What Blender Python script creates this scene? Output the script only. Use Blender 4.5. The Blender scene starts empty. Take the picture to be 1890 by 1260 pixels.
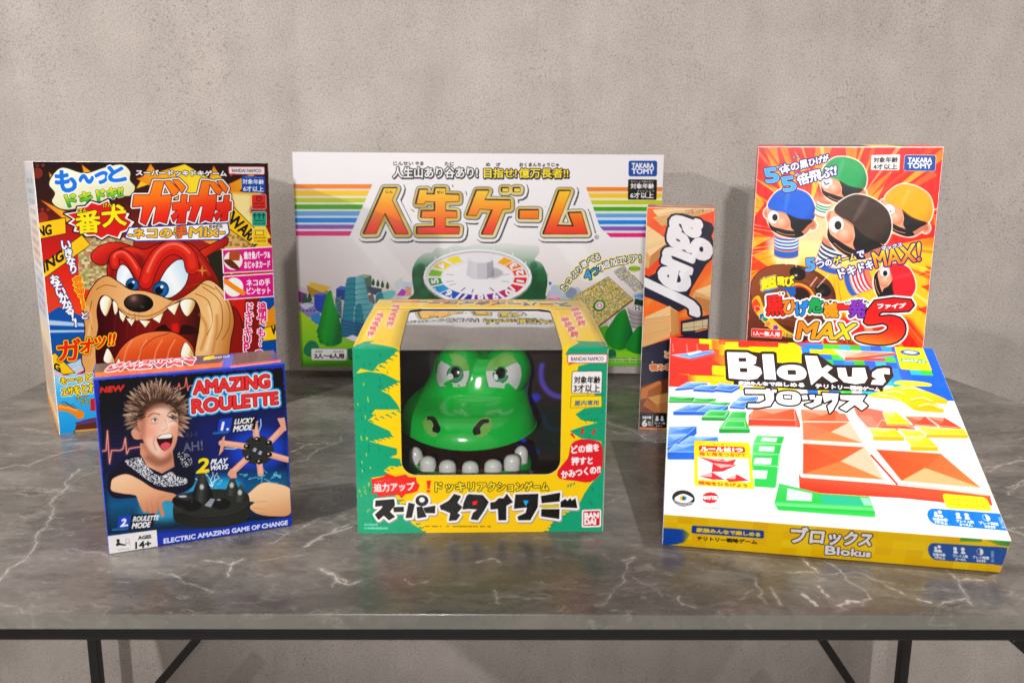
import bpy, bmesh, math
import numpy as np
from mathutils import Vector, Matrix
from mathutils.bvhtree import BVHTree

S = bpy.context.scene
COL = S.collection
PI = math.pi

# ------------------------------------------------------------------ camera
CAM_F, CAM_P, CAM_R, CAM_H = 1605.86, 0.201194, 0.0075308, 0.336105     # focal (px of an 1890 px wide frame), pitch, roll, height
def cam_axes():
    f = np.array([0, math.cos(CAM_P), -math.sin(CAM_P)]); r0 = np.array([1., 0, 0]); u = np.cross(r0, f)
    c, s = math.cos(CAM_R), math.sin(CAM_R)
    return np.array([c*r0 + s*u, -s*r0 + c*u, f])
AX = cam_axes()
cam = bpy.data.cameras.new('camera'); cam_o = bpy.data.objects.new('camera', cam); COL.objects.link(cam_o)
cam.sensor_width = 36; cam.lens = CAM_F/1890*36; cam.clip_start = .01; cam.clip_end = 50
M = Matrix.Identity(4)
for i in range(3):
    M[i][0], M[i][1], M[i][2] = AX[0][i], AX[1][i], -AX[2][i]
M[0][3], M[1][3], M[2][3] = 0, 0, CAM_H
cam_o.matrix_world = M
S.camera = cam_o
cam.dof.use_dof = True; cam.dof.focus_distance = 1.02; cam.dof.aperture_fstop = 9.0

# ------------------------------------------------------------------ light
world = bpy.data.worlds.new('World'); S.world = world; world.use_nodes = True
bg = world.node_tree.nodes['Background']; bg.inputs[1].default_value = .46
wn, wl = world.node_tree.nodes, world.node_tree.links            # the room: pale ceiling, greyer walls, dark floor
wt = wn.new('ShaderNodeTexCoord'); wx = wn.new('ShaderNodeSeparateXYZ'); wr = wn.new('ShaderNodeMapRange'); wr.inputs['From Min'].default_value = -1; wc = wn.new('ShaderNodeValToRGB')
wl.new(wt.outputs['Generated'], wx.inputs[0]); wl.new(wx.outputs[2], wr.inputs['Value']); wl.new(wr.outputs[0], wc.inputs[0]); wl.new(wc.outputs[0], bg.inputs[0])
for e, (p, v) in zip([wc.color_ramp.elements[0], wc.color_ramp.elements.new(.46), wc.color_ramp.elements.new(.62), wc.color_ramp.elements[-1]], ((0, .4), (.46, .55), (.62, .95), (1, 1.5))):
    e.position = p; e.color = (v, v*.955, v*.915, 1)
S.view_settings.view_transform = 'Standard'; S.view_settings.look = 'None'
S.view_settings.exposure = 0; S.view_settings.gamma = 1; S.view_settings.use_curve_mapping = False
def spot(loc, aim, power, size=.04, angle=60, blend=.6, color=(1, .965, .94)):
    l = bpy.data.lights.new('ceiling_spot', 'SPOT'); l.energy = power; l.shadow_soft_size = size
    l.spot_size = math.radians(angle); l.spot_blend = blend; l.color = color
    o = bpy.data.objects.new('ceiling_spot', l); COL.objects.link(o); o.location = loc
    o.rotation_euler = (Vector(aim) - Vector(loc)).to_track_quat('-Z', 'Y').to_euler()
    return o
spot((-2.37, -.28, 1.33), (-.05, 1.25, .42), 165, .03, 46, .7)         # track lamps: two at the sides, one far back, two high over the table
spot((2.1, -.25, 1.92), (.25, 1.25, .50), 75, .03, 44, .7)
spot((-.33, -2.7, .98), (.08, 1.4, .68), 275, .05, 40, .7)
spot((-1.06, .04, 2.27), (-.60, .84, -.1), 255, .025, 27, .45)
spot((1.11, .12, 2.37), (.64, .87, -.1), 270, .025, 27, .45)

# ------------------------------------------------------------------ drawing of printed artwork (vector shapes filled into a generated picture)
def rgb(h):
    if not isinstance(h, str): return np.array(h, np.float32)
    h = h.lstrip('#')
    if len(h) == 3: h = ''.join(c*2 for c in h)
    return np.array([int(h[i:i+2], 16)/255 for i in (0, 2, 4)], np.float32)
def homog(src, dst):
    A = []; b = []
    for (x, y), (u, v) in zip(src, dst):
        A.append([x, y, 1, 0, 0, 0, -u*x, -u*y]); b.append(u)
        A.append([0, 0, 0, x, y, 1, -v*x, -v*y]); b.append(v)
    h = np.linalg.solve(np.array(A, float), np.array(b, float))
    return np.append(h, 1).reshape(3, 3)
def happly(H, P):
    P = np.asarray(P, float).reshape(-1, 2)
    q = P @ H[:, :2].T + H[:, 2]
    return q[:, :2]/q[:, 2:3]
def crop(x0, y0, s):
    def f(*v):
        if len(v) == 1: v = v[0]
        a = np.asarray(v, float).reshape(-1, 2)*s + (x0, y0)
        return a if len(a) > 1 else a[0]
    f.s = s
    return f
def ell(cx, cy, rx, ry=None, rot=0, n=28, a0=0, a1=360):
    ry = rx if ry is None else ry
    t = np.radians(np.linspace(a0, a1, n, endpoint=(a1-a0) % 360 != 0)); r = math.radians(rot)
    x, y = rx*np.cos(t), ry*np.sin(t)
    return np.stack([cx + x*math.cos(r) - y*math.sin(r), cy + x*math.sin(r) + y*math.cos(r)], 1)
def rect(x0, y0, x1, y1): return np.array([(x0, y0), (x1, y0), (x1, y1), (x0, y1)], float)
def rquad(q, r=.12, n=5):
    """a quad with rounded corners, radius as a fraction of the short side"""
    q = np.asarray(q, float); out = []
    L = min(np.linalg.norm(q[1]-q[0]), np.linalg.norm(q[3]-q[0]))*r
    for i in range(4):
        p, a, b = q[i], q[i-1], q[(i+1) % 4]
        a = p + (a-p)/np.linalg.norm(a-p)*L; b = p + (b-p)/np.linalg.norm(b-p)*L
        for t in np.linspace(0, 1, n): out.append((1-t)**2*a + 2*t*(1-t)*p + t*t*b)
    return np.array(out)
def rrect(x0, y0, x1, y1, r=.15): return rquad(rect(x0, y0, x1, y1), r)
def burst(cx, cy, r1, r2, n, ry=1, rot=0, seed=1, jit=.12):
    g = np.random.default_rng(seed); out = []
    for i in range(2*n):
        r = (r1 if i % 2 == 0 else r2)*(1 + jit*(g.random()*2-1)); t = math.radians(rot) + PI*i/n
        out.append((cx + r*math.cos(t), cy + r*ry*math.sin(t)))
    return np.array(out)
def sm(P, closed=True, n=6):
    P = np.asarray(P, float).reshape(-1, 2); N = len(P); out = []
    rng = range(N) if closed else range(N-1)
    for i in rng:
        if closed: p0, p1, p2, p3 = P[i-1], P[i], P[(i+1) % N], P[(i+2) % N]
        else: p0, p1, p2, p3 = P[max(i-1, 0)], P[i], P[i+1], P[min(i+2, N-1)]
        for t in np.linspace(0, 1, n, endpoint=False):
            out.append(.5*(2*p1 + (p2-p0)*t + (2*p0-5*p1+4*p2-p3)*t*t + (3*p1-p0-3*p2+p3)*t**3))
    if not closed: out.append(P[-1])
    return np.array(out)
def ccw(p):
    x, y = p[:, 0], p[:, 1]
    return p if np.sum(x*np.roll(y, -1) - np.roll(x, -1)*y) > 0 else p[::-1]
_disc = np.stack([np.cos(np.arange(10)*PI/5), np.sin(np.arange(10)*PI/5)], 1)
def outline(polys, w, closed=True):
    """polygons whose union is the line of half-width w along the given polylines"""
    out = []
    for P in polys:
        P = np.asarray(P, float); N = len(P)
        for i in range(N if closed else N-1):
            a, b = P[i], P[(i+1) % N]; d = b-a; L = math.hypot(d[0], d[1])
            if L < 1e-6: continue
            nrm = np.array([-d[1], d[0]])/L*w
            out.append(ccw(np.array([a-nrm, b-nrm, b+nrm, a+nrm])))
        for p in P: out.append(_disc*w + p)
    return out
def lines(P, w): return outline([np.asarray(P, float).reshape(-1, 2)], w/2, False)

_glyphs = {}
def glyphs(s):
    """outline loops of a piece of text in a unit box, y downwards, and its aspect ratio"""
    if s in _glyphs: return _glyphs[s]
    cu = bpy.data.curves.new('lettering', 'FONT'); cu.body = s; cu.size = 1; cu.fill_mode = 'NONE'; cu.resolution_u = 3
    o = bpy.data.objects.new('lettering', cu); COL.objects.link(o)
    dg = bpy.context.evaluated_depsgraph_get(); ev = o.evaluated_get(dg); me = ev.to_mesh()
    co = np.zeros(len(me.vertices)*3); me.vertices.foreach_get('co', co); co = co.reshape(-1, 3)[:, :2]
    ed = np.zeros(len(me.edges)*2, int); me.edges.foreach_get('vertices', ed); ed = ed.reshape(-1, 2)
    ev.to_mesh_clear(); bpy.data.objects.remove(o); bpy.data.curves.remove(cu)
    nb = {}
    for a, b in ed: nb.setdefault(int(a), []).append(int(b)); nb.setdefault(int(b), []).append(int(a))
    seen = set(); loops = []
    for st in sorted(nb):
        if st in seen: continue
        loop = [st]; seen.add(st); prev, cur = None, st
        fw = st+1 if (st+1) in nb[st] else nb[st][0]
        nxt = fw
        while nxt not in seen:
            loop.append(nxt); seen.add(nxt); prev, cur = cur, nxt
            c = [k for k in nb[cur] if k != prev]
            if not c: break
            nxt = c[0]
        if len(loop) > 2: loops.append(co[loop])
    if not loops: raise RuntimeError('no glyphs ' + s)
    al = np.concatenate(loops); mn, mx = al.min(0), al.max(0); sz = np.maximum(mx-mn, 1e-3)
    res = [np.stack([(l[:, 0]-mn[0])/sz[0], 1-(l[:, 1]-mn[1])/sz[1]], 1) for l in loops]
    _glyphs[s] = (res, sz[0]/sz[1]); return _glyphs[s]

class Art:
    """artwork of one printed face; shapes are given in the picture plane the face was measured in (quad = its four corners)"""
    def __init__(self, name, quad, w, h, k=1.9, base='#ffffff'):
        self.name, self.w, self.h = name, w, h
        q = np.asarray(quad, float)
        ppm = max(np.linalg.norm(q[1]-q[0]), np.linalg.norm(q[2]-q[3]))/w
        self.W, self.Hh = int(round(w*ppm*k)), int(round(h*ppm*k))
        self.H = homog(q, [(0, 0), (self.W, 0), (self.W, self.Hh), (0, self.Hh)])
        self.scale = ppm*k/ (ppm)
        self.c = np.empty((self.Hh, self.W, 3), np.float32); self.c[:] = rgb(base)
    def m(self, P): return happly(self.H, P)
    def mask(self, polys, evenodd=False, SS=3):
        pts = [self.m(p)*SS for p in polys if len(p) > 2]
        if not pts: return None
        al = np.concatenate(pts); W, Hh = self.W*SS, self.Hh*SS
        x0, y0 = np.floor(al.min(0)/SS).astype(int)*SS - SS; x1, y1 = np.ceil(al.max(0)/SS).astype(int)*SS + SS
        x0, y0, x1, y1 = max(x0, 0), max(y0, 0), min(x1, W), min(y1, Hh)
        if x1 <= x0 or y1 <= y0: return None
        w, h = x1-x0, y1-y0
        a = np.concatenate(pts); b = np.concatenate([np.roll(p, -1, 0) for p in pts])
        a = a - (x0, y0); b = b - (x0, y0)
        d = np.where(a[:, 1] < b[:, 1], 1, -1)
        sw = d < 0
        A = np.where(sw[:, None], b, a); B = np.where(sw[:, None], a, b)
        r0 = np.clip(np.ceil(A[:, 1]-.5), 0, h).astype(int); r1 = np.clip(np.ceil(B[:, 1]-.5), 0, h).astype(int)
        n = r1-r0; ok = n > 0
        A, B, d, r0, n = A[ok], B[ok], d[ok], r0[ok], n[ok]
        idx = np.repeat(np.arange(len(n)), n)
        rows = np.arange(n.sum()) - np.repeat(np.cumsum(n)-n, n) + np.repeat(r0, n)
        t = (rows + .5 - A[idx, 1])/(B[idx, 1]-A[idx, 1])
        xs = A[idx, 0] + t*(B[idx, 0]-A[idx, 0])
        cx = np.clip(np.ceil(xs-.5), 0, w).astype(int)
        acc = np.zeros((h, w+1), np.int32); np.add.at(acc, (rows, cx), d[idx])
        wn = np.cumsum(acc, 1)[:, :w]
        mk = ((wn & 1) if evenodd else (wn != 0)).astype(np.float32)
        mk = mk.reshape(h//SS, SS, w//SS, SS).mean((1, 3))
        return mk, x0//SS, y0//SS
    def paint(self, mk, color, alpha=1, blur=0):
        if mk is None: return
        mask, x0, y0 = mk
        if blur:
            r = max(1, int(blur*self.scale))
            full = np.zeros((self.Hh, self.W), np.float32); full[y0:y0+mask.shape[0], x0:x0+mask.shape[1]] = mask
            for _ in range(2):
                for ax in (0, 1):
                    pad = [(0, 0), (0, 0)]; pad[ax] = (r+1, r); c = np.cumsum(np.pad(full, pad, mode='edge'), ax)
                    full = (np.take(c, range(2*r+1, c.shape[ax]), ax) - np.take(c, range(0, c.shape[ax]-2*r-1), ax))/(2*r+1)
            mask, x0, y0 = full, 0, 0
        h, w = mask.shape; reg = self.c[y0:y0+h, x0:x0+w]; a = (mask*alpha)[..., None]
        if isinstance(color, tuple) and color[0] in ('lin', 'rad'):
            yy, xx = np.mgrid[y0:y0+h, x0:x0+w]
            if color[0] == 'lin':
                p, q = self.m([color[1], color[2]]); dd = q-p
                t = ((xx-p[0])*dd[0] + (yy-p[1])*dd[1])/(dd@dd)
            else:
                p, q = self.m([color[1], np.asarray(color[1]) + (color[2], 0)]); r = np.linalg.norm(q-p)
                t = np.hypot(xx-p[0], yy-p[1])/r
            st = color[3]; ts = [s[0] for s in st]; cs = np.array([rgb(s[1]) for s in st])
            cc = np.stack([np.interp(t, ts, cs[:, i]) for i in range(3)], -1)
        else: cc = rgb(color)
        reg[:] = reg*(1-a) + cc*a
    def fill(self, polys, color, alpha=1, blur=0, line=None, lw=1.0, evenodd=False):
        if isinstance(polys, np.ndarray): polys = [polys]
        polys = [np.asarray(p, float).reshape(-1, 2) for p in polys]
        self.paint(self.mask(polys, evenodd), color, alpha, blur)
        if line: self.paint(self.mask(outline(polys, lw/2)), line)
    def line(self, P, w, color, alpha=1, blur=0): self.paint(self.mask(lines(P, w)), color, alpha, blur)
    def text(self, s, quad, color, bold=0, strokes=(), shadow=None, alpha=1, skew=0):
        """quad: four corners of the lettering's box, or (x0, y0, x1, y1), or (x, y, height, angle, 'l'/'c'/'r', width factor)"""
        g, asp = glyphs(s)
        quad = np.asarray(quad, dtype=object)
        if quad.ndim == 1 and len(quad) == 4: quad = rect(*[float(v) for v in quad])
        elif quad.ndim == 1:
            x, y, hh, ang, al, wf = list(quad); wd = hh*asp*wf; ca, sa = math.cos(math.radians(ang)), math.sin(math.radians(ang))
            o = {'l': 0, 'c': -wd/2, 'r': -wd}[al]
            quad = np.array([(x + ca*(u+o) - sa*v, y + sa*(u+o) + ca*v) for u, v in ((0, -hh/2), (wd, -hh/2), (wd, hh/2), (0, hh/2))])
        quad = np.asarray(quad, float)
        if skew: quad = quad + np.array([(skew, 0), (skew, 0), (0, 0), (0, 0)])
        Hq = homog([(0, 0), (1, 0), (1, 1), (0, 1)], quad)
        L = [happly(Hq, l) for l in g]
        if shadow:
            dx, dy, w, c = shadow; L2 = [l + (dx, dy) for l in L]
            self.paint(self.mask(outline(L2, w)), c); self.paint(self.mask(L2), c)
            L3 = [l + (dx/2, dy/2) for l in L]; self.paint(self.mask(outline(L3, w)), c)
        for w, c in strokes:
            self.paint(self.mask(outline(L, w)), c, alpha); self.paint(self.mask(L), c, alpha)
        self.paint(self.mask(L), color, alpha)
        if bold: self.paint(self.mask(outline(L, bold)), color, alpha)
    def vtext(self, s, p0, p1, size, color, bold=0, strokes=(), rot=0, wf=1):
        """characters stacked from p0 to p1"""
        n = len(s); p0, p1 = np.asarray(p0, float), np.asarray(p1, float)
        for pas in range(2):
            for i, ch in enumerate(s):
                if ch == ' ': continue
                c = p0 + (p1-p0)*(i/(n-1) if n > 1 else 0)
                g, asp = glyphs(ch); sz = size*(.8 if ch in 'っッゃャょュァィォ' else 1); hh = sz if asp < 1.3 else sz/asp
                if ch in 'ー〜': q = np.array([(-.12, -.45), (.12, -.45), (.12, .45), (-.12, .45)])*sz; q = q[[1, 2, 3, 0]]
                else:
                    wd = hh*asp*wf; q = np.array([(-wd/2, -hh/2), (wd/2, -hh/2), (wd/2, hh/2), (-wd/2, hh/2)])
                r = math.radians(rot); q = q @ np.array([[math.cos(r), math.sin(r)], [-math.sin(r), math.cos(r)]]) + c
                if pas == 0: self.text(ch, q, color, bold, strokes)
                elif strokes: self.text(ch, q, color, bold)
    def noise(self, polys, amt, cell=2, seed=0, colors=None):
        mk = self.mask([np.asarray(p, float) for p in polys])
        if mk is None: return
        mask, x0, y0 = mk; h, w = mask.shape; g = np.random.default_rng(seed)
        n = g.random((h//cell+2, w//cell+2)); n = np.repeat(np.repeat(n, cell, 0), cell, 1)[:h, :w]
        reg = self.c[y0:y0+h, x0:x0+w]
        if colors is not None:
            cs = np.array([rgb(c) for c in colors]); cc = cs[(n*len(cs)).astype(int).clip(0, len(cs)-1)]
            a = (mask*amt)[..., None]; reg[:] = reg*(1-a) + cc*a
        else: reg[:] = np.clip(reg + ((n-.5)*amt*mask)[..., None], 0, 1)
    def material(self, rough=.32, albedo=.86, coat=.0, sat=1.0):
        c = np.clip(self.c, 0, 1); g = c.mean(-1, keepdims=True); c = np.clip(g + (c-g)*1.07, 0, 1)**1.08     # inks of coated card
        lin = np.where(c <= .04045, c/12.92, ((c+.055)/1.055)**2.4)*albedo
        c = np.where(lin <= .0031308, lin*12.92, 1.055*lin**(1/2.4)-.055)
        img = bpy.data.images.new(self.name, self.W, self.Hh, alpha=False)
        px = np.ones((self.Hh, self.W, 4), np.float32); px[..., :3] = c[::-1]
        img.pixels.foreach_set(px.ravel()); img.update(); img.pack()
        m = bpy.data.materials.new(self.name); m.use_nodes = True; nt = m.node_tree; b = nt.nodes['Principled BSDF']
        t = nt.nodes.new('ShaderNodeTexImage'); t.image = img; t.extension = 'EXTEND'
        nt.links.new(t.outputs[0], b.inputs['Base Color'])
        b.inputs['Roughness'].default_value = rough; b.inputs['Coat Weight'].default_value = coat; b.inputs['Coat Roughness'].default_value = .12; b.inputs['Specular IOR Level'].default_value = .3
        tc = nt.nodes.new('ShaderNodeTexCoord'); nz = nt.nodes.new('ShaderNodeTexNoise'); nz.inputs['Scale'].default_value = 14; nz.inputs['Detail'].default_value = 3
        bp = nt.nodes.new('ShaderNodeBump'); bp.inputs['Strength'].default_value = .22; bp.inputs['Distance'].default_value = .004
        nt.links.new(tc.outputs['Object'], nz.inputs['Vector']); nt.links.new(nz.outputs[0], bp.inputs['Height']); nt.links.new(bp.outputs[0], b.inputs['Normal'])
        self.mat = m; return m

# ------------------------------------------------------------------ objects
def pmat(name, color, rough=.5, metal=0, spec=.5, coat=0, **kw):
    m = bpy.data.materials.new(name); m.use_nodes = True; b = m.node_tree.nodes['Principled BSDF']
    if isinstance(color, str):
        c = rgb(color); c = np.where(c <= .04045, c/12.92, ((c+.055)/1.055)**2.4)
    else: c = color
    b.inputs['Base Color'].default_value = (*[float(x) for x in c], 1); b.inputs['Roughness'].default_value = rough
    b.inputs['Metallic'].default_value = metal; b.inputs['Specular IOR Level'].default_value = spec; b.inputs['Coat Weight'].default_value = coat
    for k, v in kw.items(): b.inputs[k].default_value = v
    nt = m.node_tree; tc = nt.nodes.new('ShaderNodeTexCoord'); nz = nt.nodes.new('ShaderNodeTexNoise'); nz.inputs['Scale'].default_value = 60
    mr = nt.nodes.new('ShaderNodeMapRange'); mr.inputs['To Min'].default_value = max(rough-.05, .02); mr.inputs['To Max'].default_value = rough+.05
    nt.links.new(tc.outputs['Object'], nz.inputs['Vector']); nt.links.new(nz.outputs[0], mr.inputs['Value']); nt.links.new(mr.outputs[0], b.inputs['Roughness'])
    return m
def add(name, verts, faces, mat=None, parent=None, smooth=False, uvs=None):
    me = bpy.data.meshes.new(name); me.from_pydata([tuple(map(float, v)) for v in verts], [], faces)
    if uvs is not None:
        ul = me.uv_layers.new(name='UVMap')
        for lp in me.loops: ul.data[lp.index].uv = uvs[lp.vertex_index]
    me.validate(); me.update()
    if smooth: me.polygons.foreach_set('use_smooth', [True]*len(me.polygons))
    o = bpy.data.objects.new(name, me); COL.objects.link(o)
    if mat: me.materials.append(mat)
    if parent: o.parent = parent
    return o
def from_bm(name, bm, mat=None, parent=None, smooth=False):
    me = bpy.data.meshes.new(name); bm.normal_update(); bm.to_mesh(me); bm.free()
    if smooth: me.polygons.foreach_set('use_smooth', [True]*len(me.polygons))
    o = bpy.data.objects.new(name, me); COL.objects.link(o)
    if mat: me.materials.append(mat)
    if parent: o.parent = parent
    return o
def bm_box(bm, lo, hi, bevel=0, seg=2, M4=None):
    r = bmesh.ops.create_cube(bm, size=1)
    for v in r['verts']:
        v.co = Vector([lo[i] + (v.co[i]+.5)*(hi[i]-lo[i]) for i in range(3)])
    if bevel:
        es = list({e for v in r['verts'] for e in v.link_edges})
        vs = bmesh.ops.bevel(bm, geom=es, offset=bevel, segments=seg, profile=.5, affect='EDGES')['verts']
        allv = {v for f in bm.faces for v in f.verts if f in bm.faces} if False else vs
    else: vs = r['verts']
    if M4 is not None:
        for v in {w for f in {f for v in vs for f in v.link_faces} for w in f.verts}: v.co = M4 @ v.co
    return vs
def box(name, lo, hi, mat, parent=None, bevel=0, seg=2, M4=None):
    bm = bmesh.new(); bm_box(bm, lo, hi, bevel, seg, M4); return from_bm(name, bm, mat, parent)
def thing(name, label, cat, loc, rot=(0, 0, 0), group=None):
    o = bpy.data.objects.new(name, None); COL.objects.link(o); o.location = loc; o.rotation_euler = rot; o.empty_display_size = .02
    o['label'] = label; o['category'] = cat
    if group: o['group'] = group
    return o
class Face:
    """a flat face of a box: origin at its top left corner as seen from outside, u to the right, v downwards"""
    def __init__(self, art, O, U, V, parent):
        self.art = art; self.O, self.U, self.V = Vector(O), Vector(U).normalized(), Vector(V).normalized(); self.N = -self.U.cross(self.V).normalized() * -1
        self.N = self.V.cross(self.U).normalized(); self.p = parent
    def plate(self, name, poly=None, z=.0002, inset=.0006, thick=.00015, label=None, par=None, holes=None, rag=0):
        a = self.art
        if poly is None:
            i = inset; uv = [(i, i), (a.w-i, i), (a.w-i, a.h-i), (i, a.h-i)]
            if rag:
                g = np.random.default_rng(len(name)*7+int(a.w*1e4)); out = []
                for j in range(4):
                    p, q = np.array(uv[j]), np.array(uv[(j+1) % 4]); n = int(np.linalg.norm(q-p)/.004)
                    d = (q-p)/np.linalg.norm(q-p); nn = np.array([-d[1], d[0]])
                    for t in range(n): out.append(p + (q-p)*t/n + nn*rag*g.random()*(t > 0))
                uv = out
        else:
            c = a.m(poly); uv = [(x/a.W*a.w, y/a.Hh*a.h) for x, y in c]
            uv = [(min(max(x, inset), a.w-inset), min(max(y, inset), a.h-inset)) for x, y in uv]
        uv = list(ccw(np.array(uv)))
        n = len(uv)
        top = [self.O + self.U*u + self.V*v + self.N*z for u, v in uv]; bot = [p - self.N*thick for p in top]
        faces = [tuple(range(n-1, -1, -1))] + [(i, (i+1) % n, n + (i+1) % n, n+i) for i in range(n)]
        uvs = [(u/a.w, 1-v/a.h) for u, v in uv]*2
        o = add(name, top + bot, faces, a.mat, par or self.p, uvs=uvs)
        if label: o['label'] = label
        return o
# ------------------------------------------------------------------ printed artwork, box by box
def takara(a, q):
    """blue maker's badge with two lines of white capitals"""
    q = np.asarray(q, float); H = homog([(0, 0), (1, 0), (1, 1), (0, 1)], q)
    a.fill(rquad(q, .16), '#1650a6', line='#e8eaf4', lw=.8)
    a.text('TAKARA', happly(H, [(.12, .17), (.88, .17), (.88, .47), (.12, .47)]), '#f4f4fa', .55)
    a.text('TOMY', happly(H, [(.12, .52), (.88, .52), (.88, .83), (.12, .83)]), '#f4f4fa', .6)
def sub(q, x0, y0, x1, y1):
    H = homog([(0, 0), (1, 0), (1, 1), (0, 1)], np.asarray(q, float)); return happly(H, [(x0, y0), (x1, y0), (x1, y1), (x0, y1)])
def namco(a, q):
    a.fill(rquad(q, .2), '#f6f4f6', line='#d8505a', lw=1.6)
    a.fill(np.array([sub(q, .05, .9, .1, 1)[0], sub(q, .05, .9, .2, 1)[1], sub(q, .02, .9, .06, 1.3)[3]]), '#d8505a')
    a.text('BANDAI NAMCO', sub(q, .09, .3, .91, .72), '#8a6a74', .25)
def scribble(a, q, n, color, dens=.75, seed=0, w=.5):
    """lines of print too small to read"""
    g = np.random.default_rng(seed)
    for i in range(n):
        x = 0
        while x < 1:
            dx = .006 + .03*g.random()
            if g.random() < dens: a.fill(sub(q, x, (i+.2)/n, min(x+dx*.75, 1), (i+.2+w)/n), color, .55+.4*g.random())
            x += dx

LIFE_Q = [(536.5, 281), (1226, 286), (1209, 675.5), (557, 677)]
LIFE_WH = (.561, .3295)
def art_life():
    a = Art('life_game_print', LIFE_Q, *LIFE_WH, base='#f6f3f6')
    A, B, Cc, D = crop(520, 260, .190476), crop(860, 260, .201058), crop(540, 440, .206311), crop(860, 440, .206298)
    a.fill(rect(530, 420, 1240, 690), ('lin', (880, 430), (880, 575), [(0, '#f6f3f6'), (.55, '#e9e2e2'), (1, '#cfc6c4')]))
    a.fill(rect(530, 420, 700, 690), ('lin', (545, 560), (690, 500), [(0, '#c6bdbb'), (.6, '#d8d0d0'), (1, '#efeaec')]), .6, 6)
    for q in ([(640, 430), (690, 430), (800, 560), (750, 560)], [(1010, 430), (1060, 430), (1120, 520), (1075, 520)]): a.fill(np.array(q), '#ffffff', .35, 3)
    # rainbow stripes
    cols = ['#ee8a17', '#f3ca12', '#bfcd1f', '#4ba40c', '#70a8e0', '#1688de', '#8c60b4', '#dc2c7a']; pale = ['#f6dcc4', '#f2ead0', '#eef2d4', '#dcecdc', '#d6e8f6', '#d8ecfa', '#efe0f0']
    yl = [(425, 468), (488, 538), (560, 603), (622, 668), (687, 732), (752, 798), (817, 860), (880, 925)]
    yr = [(428, 466), (488, 528), (550, 588), (610, 648), (672, 708), (732, 770), (790, 828), (850, 888)]
    for i in range(8):
        t0, t1 = yl[i]; xe = lambda y: 870 - (y-425)*.43
        a.fill(A(60, t0, xe(t0), t0, xe(t1), t1, 60, t1), cols[i])
        if i < 7: t2 = yl[i+1][0]; a.fill(A(60, t1, xe(t1), t1, xe(t2), t2, 60, t2), pale[i])
        t0, t1 = yr[i]; xs = lambda y: 1100 + (y-428)*.345 + max(0, y-800)*.75
        a.fill(B(xs(t0), t0, 1900, t0, 1900, t1, xs(t1), t1), cols[i])
        if i < 7: t2 = yr[i+1][0]; a.fill(B(xs(t1), t1, 1900, t1, 1900, t2, xs(t2), t2), pale[i])
    # city on the left
    a.fill(Cc(20, 420, 500, 560, 700, 640, 700, 1160, 20, 1160), '#b9aeb2', .6)
    def block(pts, c, side=None, top=None):
        a.fill(Cc(pts), c)
        if side: a.fill(Cc(side[0]), side[1])
        if top: a.fill(Cc(top[0]), top[1])
    block([40, 470, 130, 500, 130, 600, 50, 570], '#7a2a86')
    block([125, 425, 345, 480, 345, 560, 150, 520], '#a8862c', ([150, 395, 210, 400, 210, 440, 150, 430], '#e0bc3c'), ([125, 425, 210, 405, 350, 440, 270, 490], '#d8b452'))
    block([390, 455, 480, 440, 480, 560, 390, 540], '#24448c', None, ([390, 455, 430, 430, 500, 440, 470, 470], '#3a6ac4'))
    block([195, 505, 300, 500, 300, 690, 195, 640], '#2444ae', None, ([195, 505, 250, 490, 300, 500, 260, 520], '#4a6ad8'))
    block([50, 600, 180, 570, 220, 660, 220, 720, 60, 690], '#8a86b4', None, ([60, 600, 130, 575, 200, 600, 120, 640], '#c8c6dc'))
    for i in range(4): a.fill(Cc(90+i*32, 640, 108+i*32, 644, 108+i*32, 660, 90+i*32, 656), '#4c4888')
    block([165, 690, 240, 660, 260, 720, 240, 780, 170, 740], '#3a86c8')
    block([385, 540, 440, 520, 440, 720, 385, 700], '#20505c'); a.noise([Cc(385, 540, 440, 520, 440, 720, 385, 700)], .8, 2, 3, ['#20505c', '#1c4a58', '#9cc4c8'])
    block([565, 350, 640, 330, 705, 340, 705, 480, 640, 520], '#5c7464', None, ([575, 340, 640, 325, 705, 335, 650, 360], '#9aaf98'))
    block([660, 430, 800, 455, 790, 520, 700, 500], '#4a5266'); block([650, 520, 720, 500, 740, 580, 690, 640], '#7a6a62')
    a.fill(sm(Cc(745, 590, 750, 500, 820, 480, 900, 470, 920, 500, 880, 540, 800, 590)), '#7cc4c4'); a.fill(sm(Cc(745, 590, 750, 510, 800, 490, 815, 560, 790, 590)), '#2a8296')
    block([905, 400, 980, 350, 985, 420, 930, 480], '#d4e0e0'); block([990, 390, 1070, 400, 1060, 500, 960, 520], '#c8dcf2'); block([930, 515, 975, 455, 1020, 470, 1000, 520], '#b44cc0'); block([1010, 430, 1060, 440, 1060, 520, 1010, 520], '#e8a890')
    for x, y in ((720, 400), (762, 410), (803, 420), (848, 430)): a.fill(sm(Cc(x, y-38, x+14, y, x+8, y+24, x-8, y+24, x-14, y)), '#2c5a34')
    tower = [480, 380, 510, 352, 590, 345, 640, 360, 665, 480, 690, 570, 720, 600, 740, 760, 700, 880, 430, 880, 455, 620, 470, 520]
    a.fill(Cc(tower), ('lin', Cc(470, 500), Cc(700, 520), [(0, '#2a8496'), (.36, '#2f8a9a'), (.38, '#7cbcc2'), (1, '#5aa0ae')]))
    a.fill(sm(Cc(480, 390, 510, 355, 545, 380, 560, 600, 470, 620)), '#2c8a9c'); a.fill(sm(Cc(560, 640, 575, 590, 620, 580, 700, 570, 720, 620, 660, 760, 570, 700)), '#62aab6'); a.fill(sm(Cc(560, 660, 575, 600, 610, 590, 625, 650, 640, 780, 565, 760)), '#2e8294')
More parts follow.
